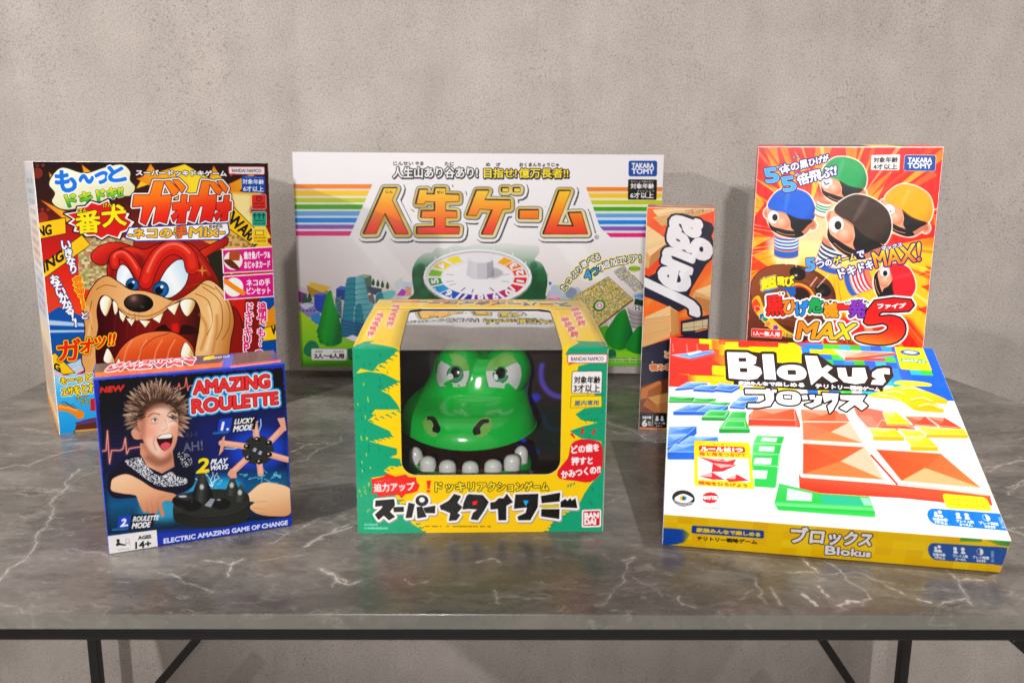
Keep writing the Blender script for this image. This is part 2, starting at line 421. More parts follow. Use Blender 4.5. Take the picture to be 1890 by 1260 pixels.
    for i in range(10):
        y = 405+i*47; a.line(Cc(470-i*3, y+12, 545, y, 560+i*4, y+14), .8, '#1c4a64'); a.line(Cc(545, y+14, 650+i*9, y-4), .8, '#204e6a')
    a.fill(Cc(435, 715, 560, 750, 560, 880, 430, 890), '#2c6c94'); a.fill(Cc(560, 750, 720, 770, 700, 890, 560, 880), '#246088')
    for i in range(5): a.line(Cc(435, 740+i*32, 560, 765+i*30, 700, 780+i*26), .8, '#153c5a')
    a.fill(sm(Cc(80, 560, 105, 500, 130, 545, 150, 490, 175, 560, 120, 580)), '#24502c')
    a.fill(Cc(40, 630, 90, 665, 240, 790, 330, 860, 470, 890, 560, 930, 560, 1200, 40, 1200), ('lin', Cc(200, 700), Cc(260, 1150), [(0, '#a6cc1e'), (.6, '#7fc01c'), (1, '#4ca018')]))
    a.fill(Cc(480, 890, 540, 865, 590, 885, 560, 920), '#e6e2e8')
    tree = Cc(330, 470, 350, 480, 358, 520, 375, 590, 400, 650, 420, 720, 440, 800, 447, 870, 440, 930, 400, 955, 350, 968, 290, 955, 245, 930, 235, 880, 222, 830, 240, 770, 255, 700, 275, 610, 300, 520)
    a.fill(sm(tree), ('lin', Cc(235, 750), Cc(430, 790), [(0, '#0f7428'), (.35, '#0c9a26'), (.7, '#0a8a2c'), (1, '#075f2c')]))
    for x, y, r in ((230, 830, 14), (240, 880, 16), (262, 925, 18), (320, 950, 18), (380, 945, 18), (430, 905, 16), (436, 850, 14)): a.fill(ell(*Cc(x, y), r*Cc.s), '#08702a', .8)
    a.fill(sm(Cc(105, 990, 130, 940, 170, 915, 215, 930, 240, 980, 200, 1030, 160, 1060, 110, 1030)), '#0c7a52'); a.fill(sm(Cc(495, 1000, 530, 985, 560, 1000, 560, 1080, 510, 1080)), '#0b5a3c')
    # spinner wheel
    a.fill(sm([(760, 505), (766, 485), (775, 474), (786, 468), (796, 467), (806, 458), (822, 460), (838, 453), (858, 456), (880, 451), (905, 454), (930, 450), (962, 453), (992, 455), (994, 468), (986, 480), (998, 486), (1006, 500), (1010, 520), (1006, 545), (1000, 560), (770, 560), (764, 540)]), ('lin', (880, 452), (880, 506), [(0, '#e4e6e4'), (.4, '#bccabf'), (.62, '#86ae94'), (.85, '#2c7048'), (1, '#1a5630')]))
    for i, p in enumerate([(770, 520, 9), (776, 495, 8), (1000, 510, 10), (992, 535, 10), (784, 540, 9), (985, 490, 7)]): a.fill(ell(p[0], p[1], p[2]), '#174a2a' if i % 2 else '#2a7a48', .5, 2)
    a.fill(ell(881, 514, 101, 52), '#8d9a92'); a.fill(ell(881, 511.5, 100, 51), '#f4f2f6'); a.fill(ell(881, 511.5, 95, 47.5), '#c8c4cc'); a.fill(ell(881, 513, 94, 46), '#efedf2')
    segs = [(205, 225, '#f2d416'), (160, 178, '#2a9a34'), (184, 200, '#8ac41c'), (140, 156, '#2a9cdc'), (118, 138, '#1a5cc0'), (98, 114, '#3a34a8'), (80, 94, '#7a3ab0'), (60, 76, '#8a2c9c'), (44, 56, '#c01c68'), (22, 38, '#d8203c'), (0, 16, '#e02a1c'), (338, 354, '#ee5a14'), (318, 334, '#f07e10'), (302, 316, '#f0b010'), (230, 246, '#f0e040')]
    for t0, t1, c in segs:
        o = ell(881, 513, 91, 44, n=8, a0=t0, a1=t1); i_ = ell(881, 513, 68, 32, n=8, a0=t0, a1=t1)[::-1]
        a.fill(np.concatenate([o, i_]), c)
    for k, (t, ch) in enumerate([(170, '5'), (132, '6'), (108, '7'), (86, '8'), (66, '9'), (42, '10'), (10, '1'), (346, '2'), (325, '3'), (215, '4')]):
        a.text(ch, (881+80*math.cos(math.radians(t)), 513+38*math.sin(math.radians(t)), 12, t-90 if t > 180 else t+90, 'c', 1.2), '#f6f4f8', .7, [(1.3, '#b8b4bc')])
    for t in range(0, 360, 24): p = ell(881, 511.5, 97, 49, n=1, a0=t, a1=t+1)[0]; a.line([p, p - (0, 7)], 2.4, '#e8e6ea')
    a.fill(ell(881, 513, 68, 32), '#ece9ee'); a.fill(ell(881, 515, 66, 29), '#f2eff4')
    for t in (15, 60, 100, 120, 150, 165, 195, 345): a.line([ell(881, 514, 46, 21, n=1, a0=t, a1=t+1)[0], ell(881, 514, 60, 27, n=1, a0=t, a1=t+1)[0]], 1.6, '#5a565e' if t in (60, 120, 100) else '#c4c0c8')
    a.fill(np.array([(864, 478), (909, 478), (912, 510), (898, 516), (872, 516), (860, 508)]), ('lin', (862, 500), (911, 500), [(0, '#d8d5dc'), (.35, '#dedbe2'), (.38, '#cfccd4'), (.72, '#d0cdd5'), (.75, '#aeabb4'), (1, '#b6b3bc')]))
    a.fill(ell(886.5, 479, 23, 8), '#e6e3ea'); a.fill(ell(886.5, 478, 20, 6.4), '#eeebf1'); a.fill(sm([(910, 495), (928, 503), (920, 512), (905, 514)]), '#8a868e', .5, 2)
    # right: boards, trees, tower
    a.fill(D(700, 560, 740, 470, 760, 480, 1000, 440, 1240, 700, 1240, 820, 700, 820), '#aeb4bc', .8); a.fill(D(735, 395, 755, 390, 765, 410, 745, 425), '#3a6ad0'); a.fill(sm(D(760, 440, 800, 420, 860, 440, 880, 520, 760, 540)), '#b4c4d4'); a.fill(sm(D(880, 480, 940, 440, 985, 470, 985, 500, 920, 540)), '#8a96ac'); a.fill(D(1010, 600, 1270, 560, 1260, 900, 1010, 900), '#bfb6b4')
    a.fill(D(1500, 470, 1590, 500, 1590, 640, 1440, 640), '#d8c8b8')
    brd = D(940, 540, 1270, 345, 1490, 545, 1180, 785)
    a.fill(brd + (1.5, 2.5), '#6a5034'); a.fill(brd, '#d8b848', line='#8a5a30', lw=.8); a.noise([brd], .75, 4, 5, ['#e4c020', '#d8a81c', '#4c8a3c', '#86b040', '#b06a3c', '#d8d4cc', '#5a78b0', '#c84a30', '#e8d070', '#e8e4da']); a.noise([brd], .45, 2, 6, ['#7a5a2c', '#e8d26a', '#ffffff', '#3c6a34'])
    a.fill(ell(*D(1190, 605), 58*D.s, 50*D.s, -30), '#3c7a3c'); a.fill(ell(*D(1192, 603), 38*D.s, 33*D.s, -30), '#e8e4e8'); a.fill(ell(*D(1192, 603), 26*D.s, 22*D.s), '#d06a5a'); a.fill(ell(*D(1192, 603), 14*D.s), '#e8e4e8')
    for q, sd in (([1320, 300, 1410, 250, 1480, 330, 1385, 380], 1), ([1400, 375, 1490, 330, 1590, 430, 1590, 440, 1510, 480], 2)):
        p = D(q); a.fill(p, '#a8c4d8', line='#8a6a4a', lw=.8); a.noise([p], .75, 3, sd, ['#e8d040', '#7aa4d0', '#e8e8f0', '#c05a40', '#5a94b8', '#e0b040'])
    a.fill(ell(*D(1505, 275), 55*D.s, 27*D.s), '#a4c43c'); a.fill(ell(*D(1550, 520), 50*D.s, 26*D.s), '#8ab4e0'); a.fill(ell(*D(790, 545), 60*D.s, 32*D.s), '#f4a8c8')
    a.text('チャレンジ', tuple(D(1455, 262)) + tuple(D(1552, 286)), '#3c5a20', .1); a.text('トラベル', tuple(D(1510, 508)) + tuple(D(1592, 530)), '#34507c', .1); a.text('ギャンブル', tuple(D(738, 536)) + tuple(D(845, 556)), '#803050', .1)
    a.fill(D(1510, 540, 1590, 560, 1590, 640, 1500, 600), '#1c3c28')
    a.fill(D(1440, 620, 1500, 595, 1590, 610, 1590, 830, 1480, 800), '#a29c9c'); a.fill(D(1440, 620, 1500, 595, 1590, 610, 1590, 660, 1500, 655), '#cac6c8'); a.fill(ell(*D(1530, 628), 40*D.s, 20*D.s), '#e8e6ea', line='#5c585c', lw=.8); a.text('H', tuple(D(1512, 616)) + tuple(D(1548, 640)), '#4c484c', .5)
    for i in range(4): a.line(D(1445, 660+i*38, 1500, 690+i*36, 1590, 695+i*38), .9, '#5c5456')
    a.fill(D(1180, 800, 1260, 780, 1400, 960, 1590, 1000, 1590, 1150, 1180, 1150), ('lin', D(1400, 950), D(1400, 1140), [(0, '#4c9a1c'), (.4, '#86c81c'), (1, '#5ab01c')]))
    a.fill(sm(D(1400, 640, 1425, 640, 1450, 710, 1475, 790, 1490, 850, 1470, 920, 1440, 970, 1380, 1000, 1310, 985, 1260, 930, 1240, 870, 1270, 800, 1310, 740, 1350, 680)), ('lin', D(1260, 820), D(1480, 850), [(0, '#0d7428'), (.5, '#0a8828'), (1, '#065c2a')]))
    a.fill(sm(D(1555, 785, 1590, 820, 1600, 1000, 1540, 1035, 1460, 1010, 1425, 970, 1470, 880, 1510, 820)), ('lin', D(1430, 900), D(1590, 920), [(0, '#0c7c28'), (.5, '#0a8428'), (1, '#06602a')]))
    a.fill(sm(D(1270, 1010, 1310, 990, 1340, 1020, 1330, 1070, 1280, 1070)), '#0c6a40')
    q = D(1285, 1058, 1575, 1062, 1575, 1110, 1285, 1106); a.fill(q, '#dfe8d0', .5, 1); scribble(a, q, 2, '#3a4a2c', .8, 3)
    # headline
    for s, x0, y0, x1, y1, c in (('人生山あり谷あり!', *A(1070, 258), *B(100, 342), '#fbfafc'), ('目指せ!', *B(160, 256), *B(458, 342), '#f7e02a'), ('億万長者!!', *B(482, 256), *B(935, 342), '#f7e02a')):
        a.text(s, (x0, y0, x1, y1), c, .55, [(2.2, '#17120f')], shadow=(1.2, 1.8, 2.0, '#17120f'))
    for s, p, q in (('じんせい', A(1075, 205), A(1265, 241)), ('やま', A(1285, 205), A(1365, 241)), ('たに', A(1572, 208), A(1660, 245)), ('め', B(178, 205), B(216, 236)), ('ざ', B(270, 205), B(312, 236)), ('おくまんちょうじゃ', B(486, 205), B(850, 240))):
        a.text(s, (*p, *q), '#221c1c', .3)
    # title
    P = [A(985, 465, 1110, 465, 1060, 580, 1220, 905, 1105, 905, 995, 700, 910, 902, 795, 905),
         A(1330, 480, 1405, 480, 1392, 522, 1475, 525, 1485, 465, 1580, 465, 1580, 525, 1710, 530, 1710, 590, 1580, 595, 1580, 685, 1690, 690, 1690, 747, 1580, 750, 1578, 842, 1718, 845, 1712, 905, 1310, 905, 1312, 845, 1482, 842, 1482, 750, 1350, 747, 1355, 688, 1482, 685, 1482, 592, 1385, 590, 1372, 615, 1300, 615),
         B(95, 462, 205, 462, 165, 548, 402, 552, 402, 626, 330, 632, 240, 862, 148, 860, 243, 636, 122, 628, 88, 690, 10, 686),
         B(490, 642, 662, 642, 660, 718, 488, 716),
         B(855, 465, 955, 465, 832, 785, 988, 790, 942, 668, 1055, 664, 1112, 857, 712, 857)]
    D2 = [B(330, 440, 385, 440, 382, 470, 330, 470), B(438, 440, 492, 440, 490, 470, 438, 470)]
    al = P + D2
    a.paint(a.mask(outline([p + (2.2, 2.6) for p in al], 14.6)), '#5a5658'); a.paint(a.mask([p + (2.2, 2.6) for p in al]), '#5a5658')
    a.paint(a.mask(outline(al, 14.2)), '#f4f2f5'); a.paint(a.mask(al), '#f4f2f5')
    a.paint(a.mask(outline([p + (.7, .8) for p in al], 8.0)), '#2c2824'); a.paint(a.mask(outline(al, 7.9)), '#77809a')
    g = ('lin', (800, 345), (830, 440), [(0, '#d8c878'), (.3, '#c9a93c'), (.5, '#e6d58a'), (.75, '#d9ba48'), (1, '#e9dca4')])
    a.paint(a.mask(outline(al, 6.4)), g); a.paint(a.mask(al), g)
    a.paint(a.mask(outline([p + (-1.2, -.8) for p in al], 1.9)), '#241408'); a.paint(a.mask(outline(al, .9)), '#241408')
    f = ('lin', (880, 348), (880, 433), [(0, '#fdd204'), (.25, '#fbb406'), (.55, '#f68a12'), (.8, '#f05a24'), (1, '#ee3a24')])
    a.fill(P, f); a.fill(D2, '#f8d84a')
    a.text('じん', tuple(A(1000, 486)) + tuple(A(1068, 512)), '#3c2408', .2); a.text('せい', tuple(A(1497, 488)) + tuple(A(1562, 515)), '#3c2408', .2)
    a.fill(ell(*B(1198, 888), 7.5), '#f4f2f5'); a.fill(ell(*B(1198, 888), 3.4), '#f4f2f5', line='#2c2828', lw=.8); a.text('R', (*B(1190, 880), *B(1206, 898)), '#2c2828')
    # arc slogans
    def arc(s, pts, sz, c, st):
        for pas in (0, 1):
            for ch, (x, y, r) in zip(s, pts):
                p = D(x, y); a.text(ch, (p[0], p[1], sz*(.75 if ch in 'っ' else 1)*(1 if pas else 1), r, 'c', 1), c if pas else '#17120f', .5, () if pas else st)
    st = [(3.6, '#f7ee8c'), (2.0, '#17120f')]
    arc('たっぷり遊べる', [(872, 440, -52), (918, 385, -45), (965, 330, -38), (1012, 285, -32), (1052, 235, -26), (1110, 195, -20), (1170, 172, -12)], 11, '#fbfafc', st)
    arc('つの追加エリア!', [(1150, 300, -24), (1198, 268, -18), (1252, 238, -14), (1318, 218, -12), (1385, 205, -8), (1440, 195, -6), (1500, 188, -4), (1555, 185, -2)], 12.5, '#fbfafc', st)
    arc('4', [(1085, 330, -18)], 19, '#4cb4ec', st); arc('つ', [(1150, 300, -22)], 11, '#4cb4ec', st[1:])
    # badges
    takara(a, B(1490, 182, 1757, 182, 1754, 330, 1489, 330))
    a.fill(rquad(B(1487, 356, 1752, 358, 1748, 545, 1484, 543), .06), '#15110f')
    for s, p, q, b in (('対象年齢', B(1510, 394), B(1724, 441), .35), ('6才以上', B(1508, 476), B(1720, 530), .35), ('たいしょうねんれい', B(1514, 369), B(1720, 386), .1), ('さいいじょう', B(1570, 455), B(1724, 471), .1)):
        a.text(s, (*p, *q), '#f4f2f4', b)
    a.fill(rquad(Cc(172, 985, 492, 988, 490, 1094, 174, 1090), .16), '#e6e2e4', line='#8a8688', lw=1)
    a.text('2人〜6人用', (*Cc(202, 1030), *Cc(464, 1072)), '#241e1c', .5); a.text('ふたり', (*Cc(208, 1004), *Cc(272, 1020)), '#241e1c', .1); a.text('にんよう', (*Cc(372, 1004), *Cc(460, 1020)), '#241e1c', .1)
    return a

DOG_Q = [(60, 298), (496, 302), (516.3, 748), (109.7, 803)]
DOG_WH = (.2775, .3352)
def art_dog():
    a = Art('watchdog_game_print', DOG_Q, *DOG_WH, base='#2a1010')
    A, B = crop(30, 270, .264550), crop(30, 540, .264550)
    a.fill(rect(30, 280, 530, 830), ('lin', A(600, 100), A(700, 900), [(0, '#241012'), (.3, '#3a1410'), (.6, '#8a1c14'), (1, '#c0241a')]))
    a.fill(A(100, 500, 420, 560, 700, 1400, 100, 1400), ('lin', A(180, 600), A(260, 1150), [(0, '#b41a18'), (.4, '#d42418'), (1, '#e8461c')]))
    for x, y, r in ((150, 190, 38), (185, 500, 40), (240, 1050, 44), (260, 1125, 36)):
        a.fill(ell(*A(x, y), r*A.s), '#d04a28', .5)
        for k in range(3): a.fill(ell(*A(x-40+k*40, y-r-16), 12*A.s), '#d04a28', .5)
    # yellow spikes behind the lettering
    for t in ([170, 375, 560, 560, 440, 600], [460, 130, 560, 210, 500, 300], [940, 125, 1020, 240, 840, 300], [840, 230, 1180, 130, 1400, 260, 1200, 420], [1380, 140, 1440, 230, 1340, 260], [1460, 280, 1700, 170, 1560, 320, 1720, 330, 1600, 470, 1740, 480, 1500, 560], [230, 180, 300, 260, 250, 280], [1180, 600, 1700, 480, 1780, 640, 1500, 760]):
        a.fill(A(t), ('lin', A(t[0], t[1]), A(t[2], t[3]), [(0, '#e8861c'), (1, '#fbe038')]), 1, 1)
    a.fill(A(1500, 330, 1640, 340, 1640, 560, 1540, 470), '#fbf0b0', .9, 3)
    a.fill(A(430, 640, 820, 640, 800, 1000, 440, 1000), '#b8a06a'); a.noise([A(430, 640, 780, 640, 720, 1000, 440, 1000)], .75, 9, 2, ['#c8b48a', '#8a6a3c', '#d8c8a0', '#8cb45a', '#c87a6a', '#a88c5a', '#e8dcc0'])
    a.fill(A(1380, 620, 1700, 620, 1760, 720, 1500, 900), '#c8a05a'); a.noise([A(1380, 620, 1700, 620, 1760, 720, 1500, 900)], .6, 10, 3, ['#d8b070', '#8a6030', '#e8c890'])
    a.fill(A(1330, 760, 1450, 720, 1450, 1100, 1380, 900), '#2a2418')
    # warning tape
    def tape(q, s, tq):
        a.fill(A(q), '#f4c818', line='#2a1c08', lw=1.2); a.text(s, A(tq), '#1c140c', .9)
    tape([100, 545, 345, 500, 350, 610, 110, 660], 'NG', [150, 565, 245, 548, 248, 615, 160, 632])
    tape([150, 850, 460, 620, 520, 690, 170, 940], 'ING', [185, 810, 320, 725, 335, 790, 195, 885])
    tape([1510, 420, 1790, 700, 1740, 760, 1460, 560], 'WARNI', [1520, 455, 1720, 660, 1665, 700, 1475, 530])
    # blue band lower left, cyan panel at the foot
    a.fill(B(150, 190, 300, 100, 520, 190, 560, 330, 620, 520, 230, 560), '#1058a8'); a.fill(B(240, 420, 420, 480, 420, 560, 240, 560), '#0c4a94')
    for q in ([150, 185, 700, 235, 700, 245, 150, 225], [150, 262, 690, 262, 690, 272, 150, 282], [200, 560, 760, 340, 770, 350, 300, 590], [330, 560, 720, 400, 725, 410, 400, 580]): a.fill(B(q), '#e8f0fa', .8, .6)
    a.fill(B(1520, 20, 1900, -40, 1900, 560, 1480, 560), '#c81c14'); a.fill(B(1640, 30, 1900, 0, 1900, 440, 1640, 440), '#0c4c9c'); a.fill(B(1600, 40, 1700, 40, 1700, 440, 1560, 440), '#8a1414')
    a.fill(burst(*B(1780, 190), 24, 17, 9, seed=4), '#e09018'); tapew = B(1730, 250, 1900, 200, 1900, 320, 1720, 340); a.fill(tapew, '#f4c818', line='#2a1c08', lw=1); a.text('W', B(1780, 240, 1830, 228, 1835, 285, 1785, 297), '#1c140c', .8)
    a.fill(B(240, 440, 270, 420, 410, 560, 330, 570, 250, 520), '#f4c818', line='#2a1c08', lw=1); a.text('G', B(262, 490, 300, 500, 310, 555, 270, 540), '#1c140c', .8)
    # dog
    O = '#3a0c08'
    a.fill(sm(A(540, 810, 525, 760, 580, 700, 690, 672, 800, 700, 700, 740, 620, 830)), ('lin', A(560, 700), A(640, 820), [(0, '#e83a20'), (1, '#a81810')]), line=O, lw=1.6)
    a.fill(sm(A(1280, 740, 1340, 700, 1440, 650, 1478, 640, 1475, 690, 1420, 720, 1350, 760, 1300, 790)), ('lin', A(1300, 680), A(1420, 760), [(0, '#e03a20'), (1, '#a81810')]), line=O, lw=1.6)
    a.fill(sm(np.concatenate([A(640, 1000, 640, 820, 700, 730, 800, 700, 900, 720, 1000, 680, 1100, 668, 1230, 690, 1330, 800, 1410, 930, 1460, 1100), B(1540, 120, 1590, 300, 1560, 560, 900, 560, 640, 200)])), ('lin', A(1000, 680), A(1100, 1100), [(0, '#cc2014'), (.5, '#b8180e'), (1, '#8c100a')]), line=O, lw=1.8)
    for q, w_, c_ in (([650, 950, 680, 860, 660, 780], 9, '#6a0a06'), ([1300, 1100, 1370, 1000, 1340, 880, 1260, 780], 16, '#7a0c08'), ([860, 760, 885, 860, 880, 930], 12, '#6a0a06'), ([1420, 1130, 1440, 1050, 1400, 960], 10, '#5c0806')): a.line(sm(A(q), False), w_, c_, .75, 4)
    for q in ([1180, 700, 1280, 790, 1350, 900], [760, 715, 840, 730, 880, 760]): a.line(sm(A(q), False), 6, '#f05a3c', .6, 3)
    # eyes
    for w, ir, r in ((A(700, 900, 720, 840, 755, 828, 795, 868, 830, 940, 850, 1000, 800, 1018, 740, 1005, 706, 955), (812, 968), 46), (A(1000, 950, 1050, 860, 1120, 797, 1180, 800, 1206, 860, 1192, 950, 1140, 1020, 1060, 1062, 1000, 1020), (1010, 1000), 56)):
        a.fill(sm(w), ('lin', w[0], w[4], [(0, '#d8ecf8'), (.4, '#fbfcff'), (1, '#c4e0f4')]), line=O, lw=1.8)
        a.fill(ell(*A(*ir), r*A.s), ('rad', A(*ir), r*A.s, [(0, '#1a4a84'), (.6, '#1f74b8'), (1, '#0c3c70')]), line='#0c2440', lw=1); a.fill(ell(*A(ir[0]-12, ir[1]+8), r*.5*A.s), '#06101c'); a.fill(ell(*A(ir[0]+8, ir[1]-18), r*.2*A.s), '#eaf4fc')
    def ridge(P, w):
        P = sm(A(P), False); a.line(P, w+3, O); a.line(P, w, '#c81e14'); a.line(P - (0, w*.16), w*.55, '#e03a24', .8, 1); a.line(P[4:-6] - (0, w*.25), w*.16, '#f4907c', .75, 1)
    ridge([690, 830, 690, 775, 745, 755, 800, 800, 845, 870, 880, 930], 17)
    ridge([905, 950, 930, 870, 985, 770, 1060, 715, 1140, 715, 1210, 770, 1230, 850], 25)
    a.fill(burst(*A(1300, 870), 11, 3, 4, seed=2), '#f0a040', .8)
    # muzzle and mouth
    mz = B(480, 260, 468, 150, 495, 30, 560, -75, 640, -115, 720, -70, 800, -20, 900, -10, 1000, 20, 1110, 55, 1230, -10, 1330, -85, 1420, -40, 1490, 60, 1522, 200, 1500, 330, 1480, 480, 1440, 600, 600, 600, 470, 520, 460, 400)
    a.fill(sm(mz), ('lin', B(480, 100), B(1500, 300), [(0, '#d89a56'), (.25, '#eebd84'), (.6, '#e8b070'), (.85, '#f0c68c'), (1, '#c07c3c')]), line=O, lw=1.8)
    a.fill(sm(B(600, 25, 565, 120, 575, 240, 560, 330, 560, 480, 600, 600, 1240, 600, 1245, 430, 1275, 250, 1282, 130, 1235, 50, 1130, 65, 1000, 160, 900, 195, 810, 192, 720, 120, 680, 55)), ('lin', B(580, 300), B(1280, 300), [(0, '#3c0608'), (.4, '#7c100e'), (.75, '#8c1810'), (1, '#3c0808')]), line=O, lw=2)
    for q in ([975, 255, 1035, 222, 1075, 262, 1130, 285, 1165, 225, 1255, 250, 1255, 290, 1000, 285],): a.fill(sm(B(q)), '#300406')
    a.fill(B(1085, 220, 1130, 215, 1140, 280, 1090, 275), '#e01c14', .9, 2)
    for x in (700, 790, 860, 950): a.line(B(x, 120, x-20, 320), 1, '#b05a40', .5, .6)
    a.fill(sm(B(660, 600, 700, 440, 780, 340, 900, 282, 1050, 270, 1150, 300, 1235, 380, 1250, 500, 1250, 600)), ('lin', B(800, 300), B(900, 600), [(0, '#f08a50'), (.4, '#e05c28'), (1, '#b83a18')]), line=O, lw=1.6)
    a.line(sm(B(850, 440, 880, 390, 960, 320, 1070, 285), False), 1.2, '#8a2c14')
    for x in (780, 880, 990, 1080): a.line(sm(B(x-30, 480, x-10, 400, x+30, 330), False), 2.6, '#f6b48a', .6, 1)
    teeth = [[585, 60, 620, 20, 668, 50, 655, 110, 625, 167, 592, 120], [675, 58, 706, 78, 710, 128, 690, 157, 678, 110], [715, 120, 770, 162, 747, 210, 725, 178], [765, 178, 836, 183, 806, 237], [855, 192, 942, 197, 902, 247], [948, 182, 1032, 137, 1002, 217], [1050, 105, 1146, 62, 1106, 162], [1145, 68, 1192, 45, 1247, 60, 1240, 112, 1196, 168, 1160, 130], [612, 480, 620, 420, 640, 388, 672, 440, 692, 510], [690, 505, 715, 452, 742, 510], [1152, 450, 1160, 380, 1186, 346, 1226, 400, 1238, 450]]
    for t in teeth:
        p = B(t); c = p.mean(0); a.fill(sm(p, True, 3) if len(p) > 4 else p, ('lin', c - (6, 0), c + (8, 3), [(0, '#fffdf4'), (.6, '#faf0d0'), (1, '#d8b478')]), line='#4a2010', lw=1)
    # jowl folds, nose
    for q in ([1250, 10, 1340, 60, 1370, 200, 1330, 300], [1300, -40, 1420, 60, 1440, 220, 1400, 330], [1390, -40, 1480, 90, 1490, 230, 1440, 330], [530, 60, 510, 160, 530, 260], [560, -20, 620, -50, 700, -40], [1180, -30, 1290, -60, 1390, -20]): a.line(sm(B(q), False), 1.3, '#8a4a1c')
    for q in ([1280, 150, 1330, 250, 1290, 400], [1400, 160, 1400, 260, 1370, 420]): a.line(sm(B(q), False), 5, '#c07a3c', .6, 2)
    a.line(sm(B(1345, 100, 1365, 230, 1330, 400), False), 4, '#fae0b8', .8, 2); a.line(sm(B(500, 100, 520, 200, 505, 300), False), 4, '#f8d8ac', .7, 2)
    a.line(sm(B(825, 150, 830, 170, 800, 195), False), 1, '#6a3414'); a.line(sm(B(720, 110, 780, 150, 830, 160, 920, 165, 1010, 130, 1100, 60), False), 3, '#a86a30', .7, 1)
    a.fill(ell(*B(855, 75), 27, 16.5, 3), ('rad', B(820, 40), 36, [(0, '#a08078'), (.25, '#4a3430'), (.7, '#18100e'), (1, '#0a0606')]), line='#0c0606', lw=1); a.fill(ell(*B(880, 100), 5, 3, 20), '#5a4a48', .6, 1)
    # lettering
    a.fill(sm(A(230, 270, 260, 200, 330, 150, 480, 190, 620, 150, 740, 130, 800, 180, 800, 240, 835, 290, 800, 350, 700, 360, 420, 440, 310, 440, 250, 390, 270, 330)), ('lin', A(400, 180), A(500, 430), [(0, '#fdfbe8'), (1, '#e4e0b8')]), line='#3c3a24', lw=2)
    for ch, q in (('も', [270, 185, 395, 165, 430, 310, 290, 330]), ('〜', [445, 205, 540, 205, 540, 260, 445, 260]), ('っ', [555, 190, 640, 180, 645, 255, 560, 265]), ('と', [640, 150, 745, 140, 770, 240, 655, 255])): a.text(ch, A(q), '#1f7ee0', 2.0, [(4.4, '#f8faff')])
    a.text('ドキドキ!!', A(340, 345, 745, 285, 745, 350, 370, 425), ('lin', A(540, 310), A(560, 400), [(0, '#f4ec30'), (1, '#189a3c')]), 1.6, [(3.4, '#fbfbf4'), (2.4, '#1c3c14')])
    b0 = A(burst(590, 520, 250, 205, 13, .55, 5, 8)); a.fill(b0, '#f8f6f4'); a.fill(outline([b0], 2.5), '#17100e'); a.fill(b0, '#f8f6f4'); a.fill(A(burst(590, 520, 225, 188, 13, .55, 5, 8)), '#d41c1a')
    a.text('番', A(415, 465, 585, 450, 590, 600, 425, 610), '#f8e41c', 1.4, [(2.6, '#1c1008')]); a.text('犬', A(595, 420, 765, 405, 770, 550, 610, 565), '#f8e41c', 1.6, [(2.8, '#1c1008')])
    a.text('ばん', A(430, 440, 498, 432, 500, 462, 432, 470), '#f8e41c', .3, [(1, '#1c1008')]); a.text('けん', A(610, 402, 672, 394, 674, 424, 612, 430), '#f8e41c', .3, [(1, '#1c1008')])
    gg = ('lin', A(1100, 240), A(1160, 540), [(0, '#f6941c'), (.35, '#f47a1c'), (.7, '#ea3a1c'), (1, '#d81c1a')])
    G = [A(825, 345, 935, 345, 965, 248, 1035, 250, 1010, 350, 1085, 345, 1080, 420, 1050, 540, 1000, 525, 960, 545, 985, 420, 960, 420, 905, 550, 870, 530, 890, 420, 815, 425), A(1035, 250, 1075, 245, 1140, 310, 1120, 340, 1095, 350), A(1095, 240, 1135, 240, 1185, 290, 1160, 330, 1140, 300),
         A(1095, 400, 1150, 395, 1155, 345, 1195, 345, 1190, 400, 1215, 400, 1210, 450, 1190, 455, 1180, 540, 1120, 540, 1145, 470, 1100, 530, 1085, 490, 1130, 450, 1095, 450),
         A(1215, 350, 1275, 350, 1300, 245, 1355, 250, 1340, 350, 1400, 345, 1395, 420, 1365, 530, 1320, 515, 1285, 535, 1310, 420, 1285, 420, 1245, 530, 1205, 515, 1235, 420, 1210, 420), A(1345, 255, 1385, 255, 1440, 310, 1420, 345, 1395, 330), A(1405, 250, 1440, 250, 1480, 300, 1465, 330, 1445, 310),
         A(1400, 400, 1450, 395, 1455, 350, 1490, 350, 1485, 395, 1502, 395, 1500, 450, 1480, 455, 1475, 520, 1425, 525, 1445, 465, 1400, 525, 1385, 485, 1430, 450, 1400, 450)]
    a.paint(a.mask(outline(G, 5.6)), '#17100e'); a.paint(a.mask(outline(G, 4.2)), '#f8f2ee'); a.paint(a.mask(G), '#f8f2ee'); a.paint(a.mask(outline(G, 1.5)), '#7a1410'); a.fill(G, gg)
    a.text('スーパードッキドキゲーム', A(840, 170, 1470, 178, 1470, 215, 840, 208), '#f8f6f6', .7, [(1.8, '#1c1410')])
    a.fill(A(790, 570, 1480, 540, 1490, 610, 1430, 655, 840, 665, 760, 640), '#fbfafc', line='#1c3c94', lw=2.4); a.text('-ネコの手', A(790, 580, 1195, 570, 1190, 640, 785, 645), '#f0c030', 1.1, [(2.2, '#14205c')]); a.text('Mix-', A(1215, 572, 1460, 560, 1455, 630, 1210, 636), '#f0c030', 1.0, [(2.2, '#14205c')]); a.text('ミックス', A(1350, 555, 1440, 550, 1440, 572, 1350, 576), '#f0c030', .2, [(.9, '#14205c')])
    a.text('手', A(1120, 560, 1190, 558, 1190, 640, 1115, 642), '#f06a1c', .9, [(1.6, '#14205c')])
    def vt(s, p, q, sz, c, b, st, rot=0): a.vtext(s, p, q, sz, c, b, st, rot)
    vt('いきなり', A(350, 690), A(400, 860), 15, '#fbfbfc', .9, [(2.4, '#16287a')], -3)
